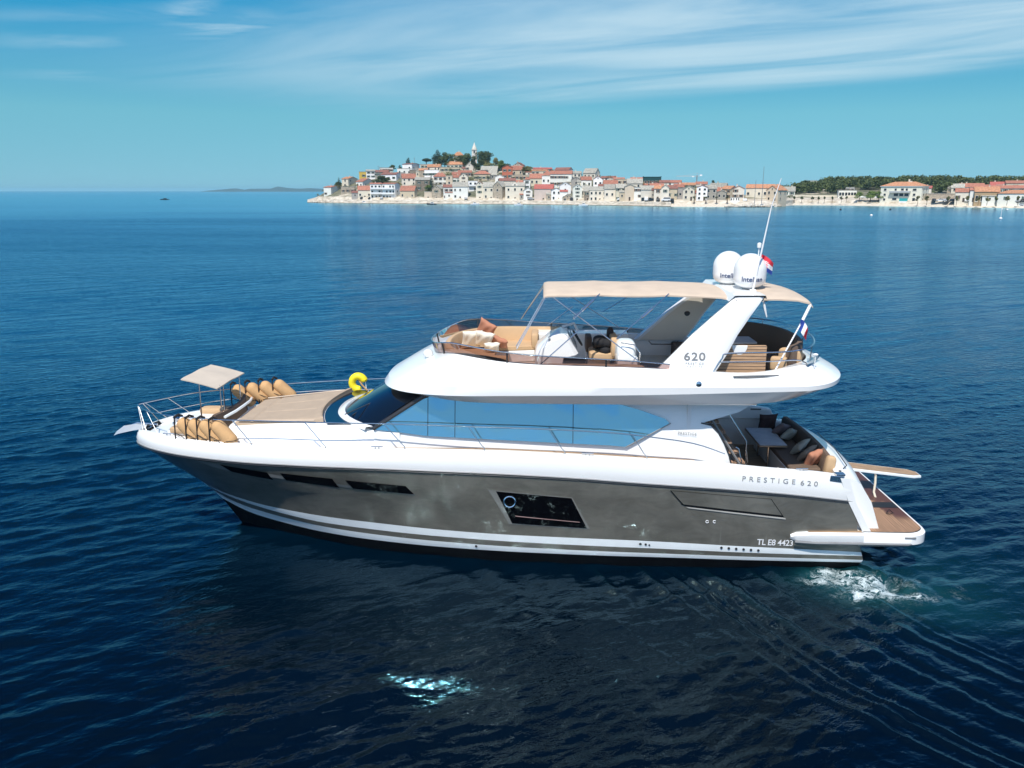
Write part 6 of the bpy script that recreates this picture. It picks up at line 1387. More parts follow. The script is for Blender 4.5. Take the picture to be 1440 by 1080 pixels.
def house(label, x_, y_, z_, w_, h_, rh, kind, wall, roof, side, cols, rows, ex, name='house', cat='house', group='houses on the far shore', theta=33, front_windows=True):
    r_ = random.Random(label); az = math.atan2(x_, y_); W = w_; D = min(10.5, max(5.5, w_ * 0.85)); rz = -az * 0.92 + R(r_.uniform(-6, 6))
    W = w_ * (1.12 if w_ < 14 else 1.05)
    if side: W = w_ / math.cos(R(theta)); D = side / math.sin(R(theta)); rz = -az - R(theta)
    root = empty(name, (x_, y_, z_), rz); tag(root, label, cat, group)
    wm, rm = 'wall_' + wall, 'roof_' + roof; hw = W / 2; q = MB(); ov = 0.3; th = 0.22
    if kind in ('e', 'g'):
        if kind == 'e':   # ridge across the view
            pr = [(0, -FOUND), (0, h_), (D / 2, h_ + rh), (D, h_), (D, -FOUND)]; q.prism(pr, -hw, hw, 'x'); k = rh / (D / 2)
            rf = MB()
            for a, b in ((0, 1), (1, -1)):
                y0 = -ov if a == 0 else D + ov; ym = D / 2; zl = h_ - ov * k
                rf.add([(-hw - ov, y0, zl + .02), (hw + ov, y0, zl + .02), (hw + ov, ym, h_ + rh + .02), (-hw - ov, ym, h_ + rh + .02), (-hw - ov, y0, zl + th), (hw + ov, y0, zl + th), (hw + ov, ym, h_ + rh + th), (-hw - ov, ym, h_ + rh + th)],
                       [(0, 1, 2, 3), (7, 6, 5, 4), (0, 4, 5, 1), (1, 5, 6, 2), (2, 6, 7, 3), (3, 7, 4, 0)])
        else:
            pr = [(-hw, -FOUND), (hw, -FOUND), (hw, h_), (0, h_ + rh), (-hw, h_)]; q.prism(pr, 0, D, 'y'); k = rh / hw
            rf = MB()
            for s_ in (-1, 1):
                xo = s_ * (hw + ov); zl = h_ - ov * k
                rf.add([(xo, -ov, zl + .02), (xo, D + ov, zl + .02), (0, D + ov, h_ + rh + .02), (0, -ov, h_ + rh + .02), (xo, -ov, zl + th), (xo, D + ov, zl + th), (0, D + ov, h_ + rh + th), (0, -ov, h_ + rh + th)],
                       [(0, 1, 2, 3), (7, 6, 5, 4), (0, 4, 5, 1), (1, 5, 6, 2), (2, 6, 7, 3), (3, 7, 4, 0)])
    elif kind == 'h':
        q.box((0, D / 2, (h_ - FOUND) / 2), (W, D, h_ + FOUND)); rf = MB(); o_ = 0.4; L_ = max(0.2, hw - D / 2 * 0.9)
        b_ = [(-hw - o_, -o_, h_), (hw + o_, -o_, h_), (hw + o_, D + o_, h_), (-hw - o_, D + o_, h_)]; b2 = [(a, b, c + 0.15) for a, b, c in b_]; tp = [(-L_, D / 2, h_ + rh), (L_, D / 2, h_ + rh)]
        rf.add(b_ + b2 + tp, [(3, 2, 1, 0), (0, 1, 5, 4), (1, 2, 6, 5), (2, 3, 7, 6), (3, 0, 4, 7), (4, 5, 9, 8), (5, 6, 9), (6, 7, 8, 9), (7, 4, 8)])
    else:
        q.box((0, D / 2, (h_ - FOUND) / 2), (W, D, h_ + FOUND)); rf = MB(); rf.box((0, D / 2, h_ + 0.12), (W + 0.3, D + 0.3, 0.24))
        for s_ in (-1, 1): rf.box((s_ * (hw + 0.03), D / 2, h_ + 0.36), (0.18, D, 0.25))
    q.build('wall', wm, root); rfo = rf.build('roof', rm if kind != 'f' else ('wall_net' if wall == 'net' else 'roof_grey'), root)
    if kind != 'f' and r_.random() < 0.55:
        c_ = MB(); cx, cy = r_.uniform(-0.6, 0.6) * hw, D * r_.uniform(0.45, 0.7); c_.box((cx, cy, h_ + rh + 0.15), (0.6, 0.6, 1.3)); c_.box((cx, cy, h_ + rh + 0.85), (0.75, 0.75, 0.15)); c_.build('chimney', 'wall_pale', rfo)
    if rows and front_windows:
        fh = h_ / rows; shop = ex.get('shop'); WM_ = r_.choice(WMES)
        for j in range(rows):
            if ex.get('balc') and j > 0: pass
            for i in range(cols):
                if r_.random() < 0.07 and cols > 1: continue
                ww = min(1.25, 0.52 * W / cols) * r_.uniform(0.85, 1.1); wh = min(1.55, fh * 0.52) * r_.uniform(0.9, 1.1)
                xx = -hw + W * (i + 0.5) / cols + r_.uniform(-0.15, 0.15); zz = fh * j + fh * 0.33
                if shop and j == 0: ww, wh, zz = W / cols * 0.86, min(2.2, h_ * 0.6), 0.3
                if ex.get('balc'): ww, wh, zz = min(1.5, W / cols * 0.55), fh * 0.55, fh * j + 0.55
                if j == 0 and z_ < 3.4 and i == cols // 2 and not shop and h_ > 3: put(DME, 'door', root, xx, -0.03, 0.0, 1.2, 2.2); continue
                put(WM_ if not (shop or ex.get('balc')) else WME, 'window', root, xx, -0.03, zz, ww, wh)
        if kind == 'g' and rh > 1.6: put(WME, 'window', root, 0, -0.03, h_ + rh * 0.12, 0.7, min(0.9, rh * 0.4))
        if side > 2.5:
            nc = 1 if side < 4.5 else 2
            for j in range(max(1, min(2, rows))):
                for i in range(nc):
                    if r_.random() < 0.3: continue
                    put(WME, 'window', root, hw + 0.03, D * (i + 0.5) / nc, fh * j + fh * 0.35, 0.9, min(1.3, fh * 0.5), R(90))
    if kind != 'f' and not side and r_.random() < 0.62 and wall not in ('net', 'redbrick'):      # lean-to at the side, set back
        s_ = r_.choice((-1, 1)); aw_ = W * r_.uniform(0.3, 0.55); ah = h_ * r_.uniform(0.5, 0.85); ax = s_ * (hw + aw_ / 2 - 0.05); y0 = D * r_.uniform(0.12, 0.35)
        b_ = MB(); b_.box((ax, (y0 + D) / 2, (ah - FOUND) / 2), (aw_, D - y0, ah + FOUND)); an_o = b_.build('annex', wm if r_.random() < 0.5 else 'wall_' + r_.choice(['beige', 'pale', 'stone', 'cream', 'grey']), root)
        b_ = MB(); b_.add([(ax - aw_ / 2 - .2, y0 - .25, ah), (ax + aw_ / 2 + .2, y0 - .25, ah), (ax + aw_ / 2 + .2, D, ah + 1.3), (ax - aw_ / 2 - .2, D, ah + 1.3), (ax - aw_ / 2 - .2, y0 - .25, ah + .2), (ax + aw_ / 2 + .2, y0 - .25, ah + .2), (ax + aw_ / 2 + .2, D, ah + 1.5), (ax - aw_ / 2 - .2, D, ah + 1.5)], [(0, 1, 2, 3), (7, 6, 5, 4), (0, 4, 5, 1), (1, 5, 6, 2), (2, 6, 7, 3), (3, 7, 4, 0)]); b_.build('annex_roof', 'roof_' + r_.choice(['red', 'grey', 'darkred', 'grey']), an_o)
        put(WME, 'window', an_o, ax, y0 - 0.03, max(0.6, ah * 0.45), min(1.0, aw_ * .45), min(1.3, ah * .35))
    if ex.get('balc'):
        fh = h_ / max(1, rows)
        for j in range(1, rows):
            b_ = MB(); b_.box((0, -0.75, fh * j), (W * 0.96, 1.4, 0.18)); b_.box((0, -1.40, fh * j + 0.5), (W * 0.96, 0.12, 0.95)); b_.build('balcony', 'paint_white', root)
    if ex.get('dormer'):
        b_ = MB(); b_.prism([(-1.8, h_ - 0.3), (1.8, h_ - 0.3), (1.8, h_ + 0.7), (0, h_ + 2.2), (-1.8, h_ + 0.7)], -0.05, D * 0.45, 'y'); b_.build('dormer', wm, root); put(WME, 'window', root, 0, -0.09, h_ + 0.1, 0.9, 1.0)
    return root
for H_ in HOUSES: house(*H_)
# the big white hotel
hot = empty('hotel', (213.5, 449.5, 1.9), -math.atan2(213.5, 449.5) - R(18)); tag(hot, 'big white three storey hotel with orange hipped roof standing alone by the beach', 'hotel')
W, D, h_, rh = 21.4, 11.5, 8.6, 2.6; hw = W / 2
q = MB(); q.box((0, D / 2, (h_ - FOUND) / 2), (W, D, h_ + FOUND)); wallmat('wall_hotel', (0.80, 0.765, 0.67), 0.03); q.build('wall', 'wall_hotel', hot)
q = MB(); q.box((0, D / 2, h_ + 0.1), (W + 1.0, D + 1.0, 0.28)); q.build('cornice', 'paint_white', hot)
q = MB(); b_ = [(-hw - .6, -.6, h_ + .24), (hw + .6, -.6, h_ + .24), (hw + .6, D + .6, h_ + .24), (-hw - .6, D + .6, h_ + .24), (-hw + 5.2, D / 2, h_ + rh), (hw - 5.2, D / 2, h_ + rh)]
q.add(b_, [(0, 1, 5, 4), (1, 2, 5), (2, 3, 4, 5), (3, 0, 4), (3, 2, 1, 0)]); hr = q.build('roof', 'roof_orange', hot)
q = MB(); q.box((2.0, D / 2, h_ + rh + 0.4), (0.7, 0.7, 1.8)); q.box((3.0, D / 2, h_ + rh), (0.9, 0.9, 0.8)); q.build('chimney', 'wall_cream', hr)
for fx, zz, ww, wh in [(0.11, 6.3, 1.5, 1.3), (0.11, 3.6, 1.3, 1.3), (0.11, 1.0, 1.3, 1.3), (0.37, 6.3, 1.2, 1.3), (0.535, 6.4, 1.6, 1.2), (0.64, 6.3, 1.2, 1.3), (0.83, 6.3, 2.1, 1.2), (0.83, 3.6, 1.4, 1.3), (0.83, 0.6, 1.6, 2.0), (0.36, 1.3, 2.6, 1.2), (0.39, 3.4, 2.6, 1.6), (0.52, 3.4, 2.4, 1.6), (0.645, 3.4, 2.4, 1.6)]:
    put(WME, 'window', hot, -hw + W * fx, -0.03, zz, ww, wh)
for yy in (3.0, 7.8):
    for zz in (1.0, 3.6, 6.2): put(WME, 'window', hot, hw + 0.03, yy, zz, 1.3, 1.4, R(90))
q = MB(); q.box((-hw + W * 0.49, -0.9, 5.75), (W * 0.5, 1.9, 0.9)); q.build('balcony', 'slab_grey', hot)
q = MB(); q.box((-hw + W * 0.585, -0.05, 1.2), (4.3, 0.12, 2.2)); q.build('entrance', 'teal_door', hot); q = MB(); q.box((-hw + W * 0.585, -0.6, 0.35), (4.0, 1.1, 0.9)); q.build('porch', 'paint_white', hot)
# parish church and bell tower on the summit
tw = empty('bell_tower', (-28.1, 618.0, 24.0)); tag(tw, 'tall white stone bell tower with pointed spire on top of the town hill', 'bell tower')
wallmat('wall_tower', (0.66, 0.62, 0.54), 0.05)
q = MB(); q.box((0, 0, 5.0), (3.9, 3.9, 12.0)); q.box((0, 0, 8.4), (4.3, 4.3, 0.35)); q.build('shaft', 'wall_tower', tw)
q = MB(); q.box((0, 0, 12.4), (3.7, 3.7, 2.9)); q.box((0, 0, 13.95), (4.5, 4.5, 0.4)); q.build('belfry', 'wall_tower', tw)
for dx, dy, rz in ((0, -1.9, 0), (1.9, 0, R(90))): put(WME, 'opening', tw, dx, dy, 11.3, 1.3, 2.0, rz)
put(WME, 'opening', tw, 0, -2.0, 6.0, 0.8, 1.3)
q = MB(); q.lathe([(1.75, 14.1), (1.65, 15.2), (1.2, 16.2), (0.06, 19.3)], (0, 0, 0), 8); q.build('spire', 'wall_tower', tw)
q = MB(); q.tube([(0, 0, 19.2), (0, 0, 20.2)], 0.06, 6); q.tube([(-0.3, 0, 19.9), (0.3, 0, 19.9)], 0.06, 6); q.build('cross', 'metal_grey', tw)
house('church with orange hipped roof among the hilltop pines left of the bell tower', -39.6, 614.0, 25.0, 7.0, 8.4, 3.0, 'h', 'cream', 'orange', 0, 2, 1, {}, 'church', 'church', None)

# ---------------------------------------------------------------- trees
def leafmat(name, c1, c2):
    m, t, p = new_mat(name); co = obco(t); rnd = info_rand(t)
    geo = t.node('ShaderNodeNewGeometry'); pi_ = geo.outputs['Random Per Island']
    n = t.m('ADD', t.m('MULTIPLY', t.noise(co, 0.6, 3, 0.6), 0.5), t.m('MULTIPLY', t.noise(co, 0.11, 2, 0.5), 0.6)); f = t.m('ADD', t.m('MULTIPLY', pi_, 0.5), t.m('SUBTRACT', n, 0.1))
    c = t.mix(t.ramp(f, 0.2, 0.9), c1, c2); g = t.ramp(rnd, 0, 1, 0.8, 1.2, False)
    setp(t, p, col=t.mix(1.0, c, t.comb(g, g, g), 'MULTIPLY'), rough=0.7, spec=0.2)
leafmat('leaf_pine', (0.016, 0.030, 0.011), (0.075, 0.094, 0.030)); leafmat('leaf_olive', (0.075, 0.080, 0.028), (0.20, 0.185, 0.070)); leafmat('leaf_bright', (0.045, 0.085, 0.018), (0.135, 0.185, 0.045)); leafmat('leaf_dark', (0.015, 0.028, 0.016), (0.04, 0.06, 0.03)); leafmat('leaf_brown', (0.13, 0.10, 0.06), (0.24, 0.19, 0.12))
simple('bark', (0.10, 0.07, 0.05), 0.9, 0.2)
def leaf_cloud(g, n, lobes, size, flat=0.0):
    """n small leaf faces spread through a set of lobes (centre, radii)"""
    vol = np.array([l[1][0] * l[1][1] * l[1][2] for l in lobes]) ** 0.67; idx = g.choice(len(lobes), n, p=vol / vol.sum())
    C_ = np.array([l[0] for l in lobes])[idx]; Rr_ = np.array([l[1] for l in lobes])[idx]
    d = g.normal(size=(n, 3)); d /= np.linalg.norm(d, axis=1)[:, None]; rad = g.uniform(0.55, 1.05, n) ** 0.6
    P_ = C_ + d * Rr_ * rad[:, None]
    nrm_ = d + g.normal(size=(n, 3)) * 0.6; nrm_[:, 2] += flat; nrm_ /= np.linalg.norm(nrm_, axis=1)[:, None]
    a = np.cross(nrm_, g.normal(size=(n, 3))); a /= np.linalg.norm(a, axis=1)[:, None]; b = np.cross(nrm_, a)
    s_ = size * g.uniform(0.6, 1.3, (n, 1)); a = a * s_; b = b * s_ * g.uniform(0.5, 0.9, (n, 1))
    return np.stack([P_ - a - b * .3, P_ + b, P_ + a - b * .3, P_ - b * .9], 1).reshape(-1, 3)
def leaf_obj(name, V, mat, parent=None):
    n = len(V) // 4; me = bpy.data.meshes.new(name); me.vertices.add(len(V)); me.vertices.foreach_set('co', V.astype(np.float32).ravel())
    me.loops.add(4 * n); me.loops.foreach_set('vertex_index', np.arange(4 * n)); me.polygons.add(n); me.polygons.foreach_set('loop_start', np.arange(0, 4 * n, 4)); me.update(calc_edges=True); me.materials.append(MATS[mat])
    o = bpy.data.objects.new(name, me); col.objects.link(o); o.parent = parent; return o
def lobes_for(kind, w_, h_, g):
    L_ = []; r_ = w_ / 2 * (1.75 if kind == 'pine' else 1.3 if kind in ('olive', 'round', 'bright', 'cypressy') else 1.05)
    if kind in ('cypress', 'cypressy'):
        for i in range(7):
            f = i / 6; rr_ = r_ * (0.55 + 0.5 * math.sin(math.pi * (0.25 + 0.6 * f))) * (1 - 0.65 * f ** 2); L_.append(((g.normal() * 0.06 * w_, g.normal() * 0.06 * w_, h_ * (0.1 + 0.82 * f)), (rr_, rr_, h_ * 0.12)))
        if kind == 'cypressy':
            for i in range(5): a = g.uniform(0, 6.3); L_.append(((math.cos(a) * r_ * 0.5, math.sin(a) * r_ * 0.5, h_ * g.uniform(0.2, 0.55)), (r_ * 0.5, r_ * 0.5, h_ * 0.16)))
    elif kind == 'umbrella':
        for i in range(9): a = g.uniform(0, 6.3); k = g.uniform(0, 0.75); L_.append(((math.cos(a) * r_ * k, math.sin(a) * r_ * k, h_ * (0.80 - 0.2 * k) + g.normal() * 0.15), (r_ * 0.42, r_ * 0.42, h_ * 0.14)))
    else:
        lo = {'pine': 0.2, 'small': 0.45, 'young': 0.4}.get(kind, 0.25)
        for i in range(11 if w_ > 4 else 5):
            a = g.uniform(0, 6.3); k = g.uniform(0, 0.62); zz = g.uniform(lo, 0.84); kk = k * (1.1 - 0.6 * zz); L_.append(((math.cos(a) * r_ * kk * 1.5, math.sin(a) * r_ * kk * 1.5, h_ * zz), (r_ * g.uniform(0.32, 0.48), r_ * g.uniform(0.32, 0.48), h_ * g.uniform(0.13, 0.2))))
        L_.append(((0, 0, h_ * 0.88), (r_ * 0.35, r_ * 0.35, h_ * 0.11)))
    return L_
LEAF = {'pine': 'leaf_pine', 'umbrella': 'leaf_dark', 'cypress': 'leaf_dark', 'cypressy': 'leaf_dark', 'round': 'leaf_pine', 'olive': 'leaf_olive', 'bright': 'leaf_bright', 'small': 'leaf_pine', 'young': 'leaf_olive', 'palm': 'leaf_pine'}
for label, kind, x_, y_, z_, w_, h_, grp in TREES:
    g = np.random.RandomState(sum(map(ord, label)) % 9999); root = empty('tree' if kind not in ('palm', 'cypress') else ('palm_tree' if kind == 'palm' else 'cypress_tree'), (x_, y_, z_)); tag(root, label, 'tree', grp)
    t_ = MB()
    if kind == 'palm':
        t_.tube([(0, 0, -1), (0.1, 0, h_ * 0.4), (0.0, 0.1, h_ * 0.72)], [0.3, 0.22, 0.2], 8); V = []
        for i in range(22):
            a = g.uniform(0, 6.3); up = g.uniform(-0.2, 0.9)
            for k in range(5):
                f0, f1 = k / 5, (k + 1) / 5; P0 = np.array([math.cos(a) * w_ * .55 * f0, math.sin(a) * w_ * .55 * f0, h_ * 0.74 + (up * f0 - f0 * f0 * 0.9) * w_ * .5]); P1 = np.array([math.cos(a) * w_ * .55 * f1, math.sin(a) * w_ * .55 * f1, h_ * 0.74 + (up * f1 - f1 * f1 * 0.9) * w_ * .5]); sd_ = np.array([-math.sin(a), math.cos(a), 0.0]) * 0.3 * (1.1 - f0)
                V += [P0 - sd_, P1 - sd_ * .8, P1 + sd_ * .8, P0 + sd_]
        leaf_obj('fronds', np.array(V), 'leaf_pine', root)
    else:
        top_ = h_ * (0.75 if kind == 'umbrella' else 0.6); r0 = max(0.08, w_ * 0.035); t_.tube([(0, 0, -1.2), (0.05 * w_, 0, top_ * 0.5), (0, 0, top_)], [r0 * 1.5, r0, r0 * 0.5], 7)
        for i in range(5):
            a = g.uniform(0, 6.3); z0 = top_ * g.uniform(0.4, 0.85); k = 0.16 if 'cyp' in kind else 0.34; t_.tube([(0, 0, z0), (math.cos(a) * w_ * k * .5, math.sin(a) * w_ * k * .5, z0 + h_ * 0.1), (math.cos(a) * w_ * k, math.sin(a) * w_ * k, z0 + h_ * 0.18)], [r0 * .55, r0 * .4, r0 * .2], 5)
        n = int(min(2200, 320 + 36 * w_ * h_)); mt = LEAF[kind] if 'bare' not in label or 'brown' not in label else 'leaf_brown'
        leaf_obj('crown', leaf_cloud(g, n, lobes_for(kind, w_, h_, g), max(0.16, min(0.5, w_ * 0.055)), 0.3), mt, root)
    t_.build('trunk', 'bark', root, True)
# the wood behind the beach reads as one mass
g = np.random.RandomState(11); V = []
u_ = np.linspace(0.30, 0.72, 60)
for i in range(640):
    uu = g.uniform(0.325, 0.71); s_ = 40 + (75 * g.rand() if i % 5 < 3 else 75 + 150 * g.rand()); y_ = float(lin(D0P, uu)) + s_
    if 0.425 < uu < 0.52 and s_ < 60: continue
    if uu < 0.342 and s_ < 75: continue
    if uu > 0.535 and s_ < 105: continue
    if 0.366 < uu < 0.384 and 58 < s_ < 128: continue
    if 0.408 < uu < 0.436 and s_ < 62: continue
    z_ = float(ground_z(uu, y_)); w_ = g.uniform(7, 13); h_ = g.uniform(4.8, 7.6)
    lb = [(tuple(np.array(c_) + np.array([uu * y_, y_, z_])), r_) for c_, r_ in lobes_for('round', w_, h_, g)]
    V.append(leaf_cloud(g, 190, lb, 0.66, 0.4))
o = leaf_obj('pine_wood', np.concatenate(V), 'leaf_pine'); tag(o, 'dark green pine wood covering the low hill behind the beach and hotel', 'wood', kind='stuff')

# garden shrubs squeezed between the houses
g = np.random.RandomState(23); V = []
for i in range(230):
    uu = g.uniform(-0.24, 0.31); s_ = g.uniform(14, 120); y_ = float(lin(D0P, uu)) + s_; z_ = float(ground_z(uu, y_)); w_ = g.uniform(2.5, 5.5); h_ = g.uniform(1.8, 4.2)
    V.append(leaf_cloud(g, 70, [(tuple(np.array(c_) + np.array([uu * y_, y_, z_])), r_2) for c_, r_2 in lobes_for('round', w_, h_, g)], 0.34, 0.3))
o = leaf_obj('garden_shrubs', np.concatenate(V), 'leaf_olive'); tag(o, 'olive green garden shrubs showing between the houses of the town', 'shrubs', kind='stuff')
# ---------------------------------------------------------------- cars, boats, small things on the shore
for nm_, c in (('car_k', (0.012, 0.012, 0.014)), ('car_w', (0.72, 0.72, 0.71)), ('car_s', (0.36, 0.37, 0.38)), ('car_b', (0.03, 0.09, 0.22))): simple(nm_, c, 0.25, 0.04, coat=0.6)
def car_proto(van):
    root = empty('van' if van else 'car'); q = MB()
    pr = [(-2.3, 0.35), (-2.35, 0.95), (-2.0, 1.95), (1.1, 2.0), (1.7, 1.25), (2.4, 1.05), (2.45, 0.35)] if van else [(-2.1, 0.3), (-2.15, 0.85), (-1.75, 0.95), (-1.2, 1.45), (0.3, 1.48), (1.0, 0.98), (2.0, 0.82), (2.1, 0.35)]
    q.prism(pr, -0.85, 0.85, 'y'); q.build('body', 'car_w', root, bevel=0.08)
    q = MB(); gp = [(-1.9, 1.25), (-1.75, 1.85), (1.0, 1.9), (1.45, 1.3)] if van else [(-1.45, 1.0), (-1.1, 1.40), (0.25, 1.42), (0.8, 1.0)]
    q.prism(gp, -0.86, 0.86, 'y'); q.build('glass', 'pane_dark', root)
    for a in (-1.35, 1.35):
        for b in (-0.8, 0.8):
            q = MB(); q.lathe([(0.32, -0.1), (0.33, 0), (0.32, 0.1)], (a, b, 0.32), 12, 0, Matrix.Rotation(R(90), 3, 'X')); q.build('wheel', 'dash_black', root)
    return root
CP = {False: car_proto(False), True: car_proto(True)}; used = set(); rc = random.Random(4); BODY = {}
for label, kind, x_, y_, c in CARS:
    van = kind == 'van'; o = copy_tree(CP[van]) if van in used else CP[van]; used.add(van)
    for ch in o.children:
        if ch.name.startswith('body'):
            if (van, c) not in BODY:
                me = ch.data.copy(); me.materials.clear(); me.materials.append(MATS['car_' + c]); BODY[(van, c)] = me
            ch.data = BODY[(van, c)]
    o.location = (x_, y_, 2.64); o.rotation_euler = (0, 0, -math.atan2(x_, y_) + R(rc.choice([0, 180, 90, 75]) + rc.uniform(-8, 8)))
    o.scale = (1.1, 1.1, 1.1); tag(o, label, kind, 'cars parked along the far shore')
def boat(label, x_, y_, L_, kind):
    root = empty('motorboat', (x_, y_, 0.0), R(rng.choice([-8, 4, 172, 186]))); tag(root, label, 'boat', 'small boats by the far shore')
    q = MB(); rows_ = []
    for f, b, zd in ((0, 0.0, 0.85), (0.12, 0.45, 0.8), (0.35, 0.9, 0.7), (0.7, 1.0, 0.62), (1.0, 0.9, 0.6)): x0 = (f - 0.5) * L_; bw_ = b * L_ * 0.16; rows_.append([(x0, -bw_, zd), (x0 + 0.1, -bw_ * 0.75, -0.15), (x0 + 0.1, bw_ * 0.75, -0.15), (x0, bw_, zd)])
    q.grid(rows_); q.add(rows_[-1], [(0, 1, 2, 3)]); q.grid([[r_[0] for r_ in rows_], [r_[3] for r_ in rows_]]); q.build('hull', 'dash_black' if 'dark' in label else 'paint_white', root)
    q = MB(); q.prism([(-0.15 * L_, 0.6), (-0.08 * L_, 1.5), (0.2 * L_, 1.55), (0.25 * L_, 0.6)], -0.11 * L_, 0.11 * L_, 'y'); q.build('cabin', 'paint_white' if kind != 'speedboat' else 'dash_black', root, bevel=0.05)
    q = MB(); q.prism([(-0.10 * L_, 1.0), (-0.07 * L_, 1.35), (0.16 * L_, 1.4), (0.18 * L_, 1.0)], -0.113 * L_, 0.113 * L_, 'y'); q.build('windscreen', 'pane_dark', root)
    return root
for label, kind, x_, y_, L_ in BOATS: boat(label, x_, y_, L_, kind)
simple('foam_white', (0.75, 0.80, 0.82), 0.8, 0.1)
def sail(label, x_, y_, mh, L_):
    root = boat(label, x_, y_, L_, 'sail'); root.name = 'sailing_boat'; root['group'] = 'sailing boats with bare masts'
    q = MB(); q.tube([(0, 0, 0.5), (0, 0, mh)], [0.16, 0.10], 8); q.tube([(0, 0, 2.0), (L_ * 0.35, 0, 2.0)], 0.10, 6); q.tube([(-0.9, 0, mh * .6), (0.9, 0, mh * .6)], 0.04, 4); q.build('mast', 'metal_grey', root)
sail('sailing boat with the tallest bare mast, before the long orange roofed house', 129.8, 424.5, 20.4, 12); sail('sailing boat with a shorter bare mast left of the tallest one', 126.4, 425.5, 13.5, 9)
for i, (label, x_, y_, c) in enumerate(BUOYS):
    root = empty('buoy', (x_, y_, 0.1)); tag(root, label, 'buoy', 'mooring buoys'); q = MB(); q.blob((0, 0, 0.15), (0.9, 0.9, 0.8), 14, 10)
    q.build('float', 'dash_black' if c == 'k' else 'paint_white', root, True)
    if c == 'p': q = MB(); q.tube([(0, 0, 0.3), (0, 0, 3.0)], 0.06, 6); q.box((0, 0, 3.0), (0.4, 0.1, 0.4)); q.build('pole', 'paint_white', root)
pl = ['white parasol nearest the restaurant pavilion', 'second white parasol from the pavilion', 'third white parasol from the pavilion', 'white parasol nearest the hotel']
for (x_, y_), lb_ in zip(PARASOLS, pl):
    root = empty('parasol', (x_, y_, 2.5)); tag(root, lb_, 'parasol', 'parasols left of the hotel'); q = MB(); q.lathe([(1.9, 2.1), (1.0, 2.6), (0.05, 2.95)], (0, 0, 0), 8); q.build('shade', 'paint_white', root); q = MB(); q.tube([(0, 0, 0), (0, 0, 2.9)], 0.05, 6); q.build('pole', 'metal_grey', root)
cr = empty('tower_crane', (144.0, 640.0, 3.0)); tag(cr, 'pale tower crane with a long jib behind the town', 'crane')
q = MB(); q.box((0, 0, 8.4), (0.7, 0.7, 17)); q.build('mast', 'metal_grey', cr); q = MB(); q.box((-7.0, 0, 16.3), (18, 0.35, 0.4)); q.tube([(0, 0, 18.6), (-11, 0, 16.5)], 0.06, 4); q.tube([(0, 0, 18.6), (3.4, 0, 17.2)], 0.06, 4); q.tube([(0, 0, 16.3), (0, 0, 18.8)], 0.15, 4); q.build('jib', 'slab_grey', cr); q = MB(); q.box((3.0, 0, 16.9), (1.8, 0.8, 1.0)); q.box((-3.2, 0, 15.9), (1.5, 0.8, 0.7)); q.build('counterweight', 'paint_white', cr)
for lb_, x_, y_, z0, z1 in (('thin aerial mast above the dark red roof on the left of the hill', -97.4, 600, 17, 26.0), ('thin aerial mast left of the umbrella pine', -71.4, 605, 19, 32.0), ('radio mast on top of the pine wood hill', 279.9, 745, 9, 20.5)):
    q = MB(); q.tube([(0, 0, 0), (0, 0, z1 - z0)], 0.12, 5); q.tube([(-0.5, 0, z1 - z0 - 0.6), (0.5, 0, z1 - z0 - 0.6)], 0.07, 4); o = q.build('aerial_mast', 'metal_grey'); o.location = (x_, y_, z0); tag(o, lb_, 'mast')
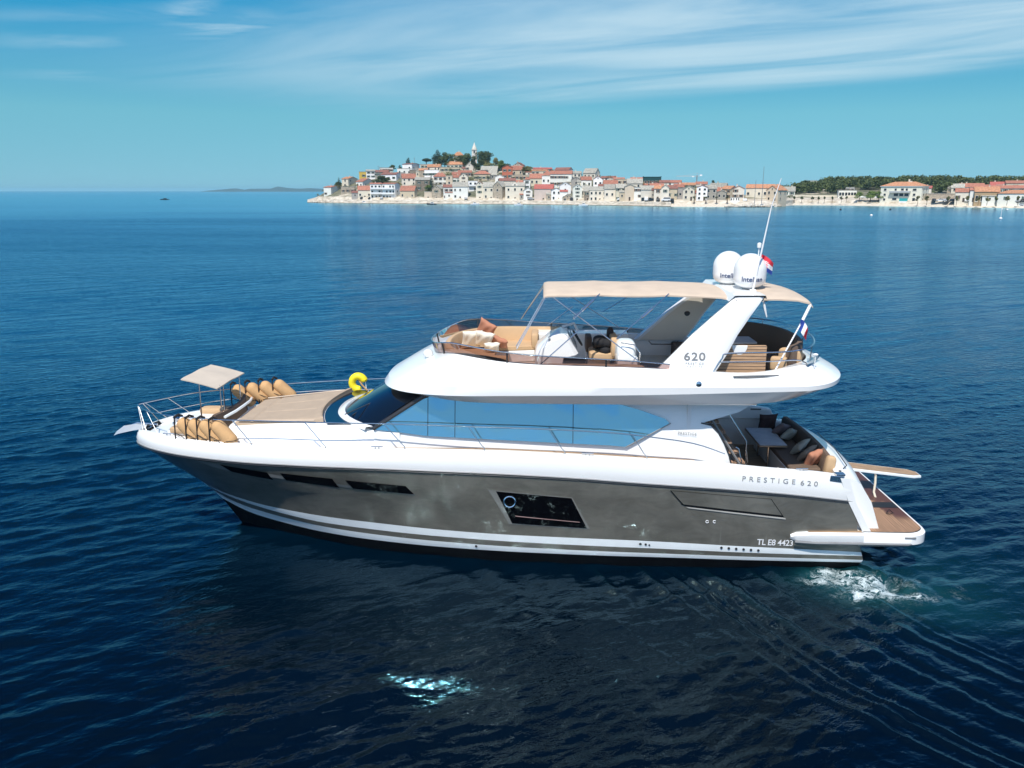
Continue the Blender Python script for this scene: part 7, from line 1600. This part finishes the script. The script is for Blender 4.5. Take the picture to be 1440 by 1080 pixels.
# breakwater boulders and rocks of the point
def boulders(name, spots, seed, mat='quay_stone'):
    r_ = random.Random(seed); q = MB()
    for x_, y_, z_, s_ in spots:
        M = Matrix.Rotation(r_.uniform(0, 3), 3, 'Z') @ Matrix.Rotation(r_.uniform(-.5, .5), 3, 'X'); q.blob((x_, y_, z_), (s_ * r_.uniform(.8, 1.6), s_ * r_.uniform(.7, 1.2), s_ * r_.uniform(.5, .9)), 8, 5, 0.6, M)
    o = q.build(name, mat); tag(o, kind='stuff'); return o
r_ = random.Random(8); sp1 = []
for i in range(170):
    uu = r_.uniform(0.262, 0.322); sp1.append((uu * (y0 := float(lin(D0P, uu)) - r_.uniform(1, 10)), y0, r_.uniform(0, 0.8), r_.uniform(0.8, 2.0)))
o = boulders('breakwater_rocks', sp1, 1); tag(o, 'brown and pale boulders of the low breakwater', 'rocks')
sp2 = []
for i in range(130):
    uu = r_.uniform(-0.249, -0.20); y0 = float(lin(D0P, uu)) - r_.uniform(-4, 4); sp2.append((uu * y0, y0, max(0, float(ground_z(uu, y0))) + r_.uniform(-0.2, 0.4), r_.uniform(0.8, 2.4)))
o = boulders('shore_rocks', sp2, 2); tag(o, 'pale jagged rocks at the tip of the point', 'rocks')
# far islands on the horizon
isl = [(-2600, -5), (-2577, 8), (-2449, 18), (-2352, 27), (-2279, 15), (-2242, 24), (-2071, 25), (-2004, 42), (-1889, 29), (-1797, 25), (-1736, 29), (-1675, 26), (-1584, 20), (-1450, 16), (-1300, 6), (-1250, -5)]
q = MB(); xs_ = np.linspace(-2600, -1250, 120); zs_ = pchip([a for a, b in isl], [b for a, b in isl])(xs_); rows_ = []
for f, dy in ((0, -260), (0.45, -150), (0.85, -60), (1.0, 0), (0.6, 140), (0, 300)): rows_.append([(float(a), 7000 + dy + 60 * math.sin(a * 0.011), float(max(-4, b * f + (4 * noise.noise(Vector((a * 0.02, dy * 0.03, 0))) if 0 < f < 1 else 0) - (3 if f == 0 else 0)))) for a, b in zip(xs_, zs_)])
q.grid(rows_); o = q.build('far_hills', simple('hill_scrub', (0.028, 0.04, 0.036), 0.95, 0.3, 0.01), None, True); tag(o, kind='structure')

# ---------------------------------------------------------------- sea air
hz = MB(); hz.box((0, 3000, 23), (34000, 34000, 52)); o = hz.build('haze', []); tag(o, kind='stuff')
m = bpy.data.materials.new('sea_air'); m.use_nodes = True; t = NT(m.node_tree); t.n.clear()
pv = t.node('ShaderNodeVolumePrincipled'); pv.inputs['Density'].default_value = 0.00010; pv.inputs['Color'].default_value = (0.42, 0.80, 0.95, 1); pv.inputs['Anisotropy'].default_value = 0.0
t.l.new(pv.outputs[0], t.node('ShaderNodeOutputMaterial').inputs['Volume']); o.data.materials.append(m)
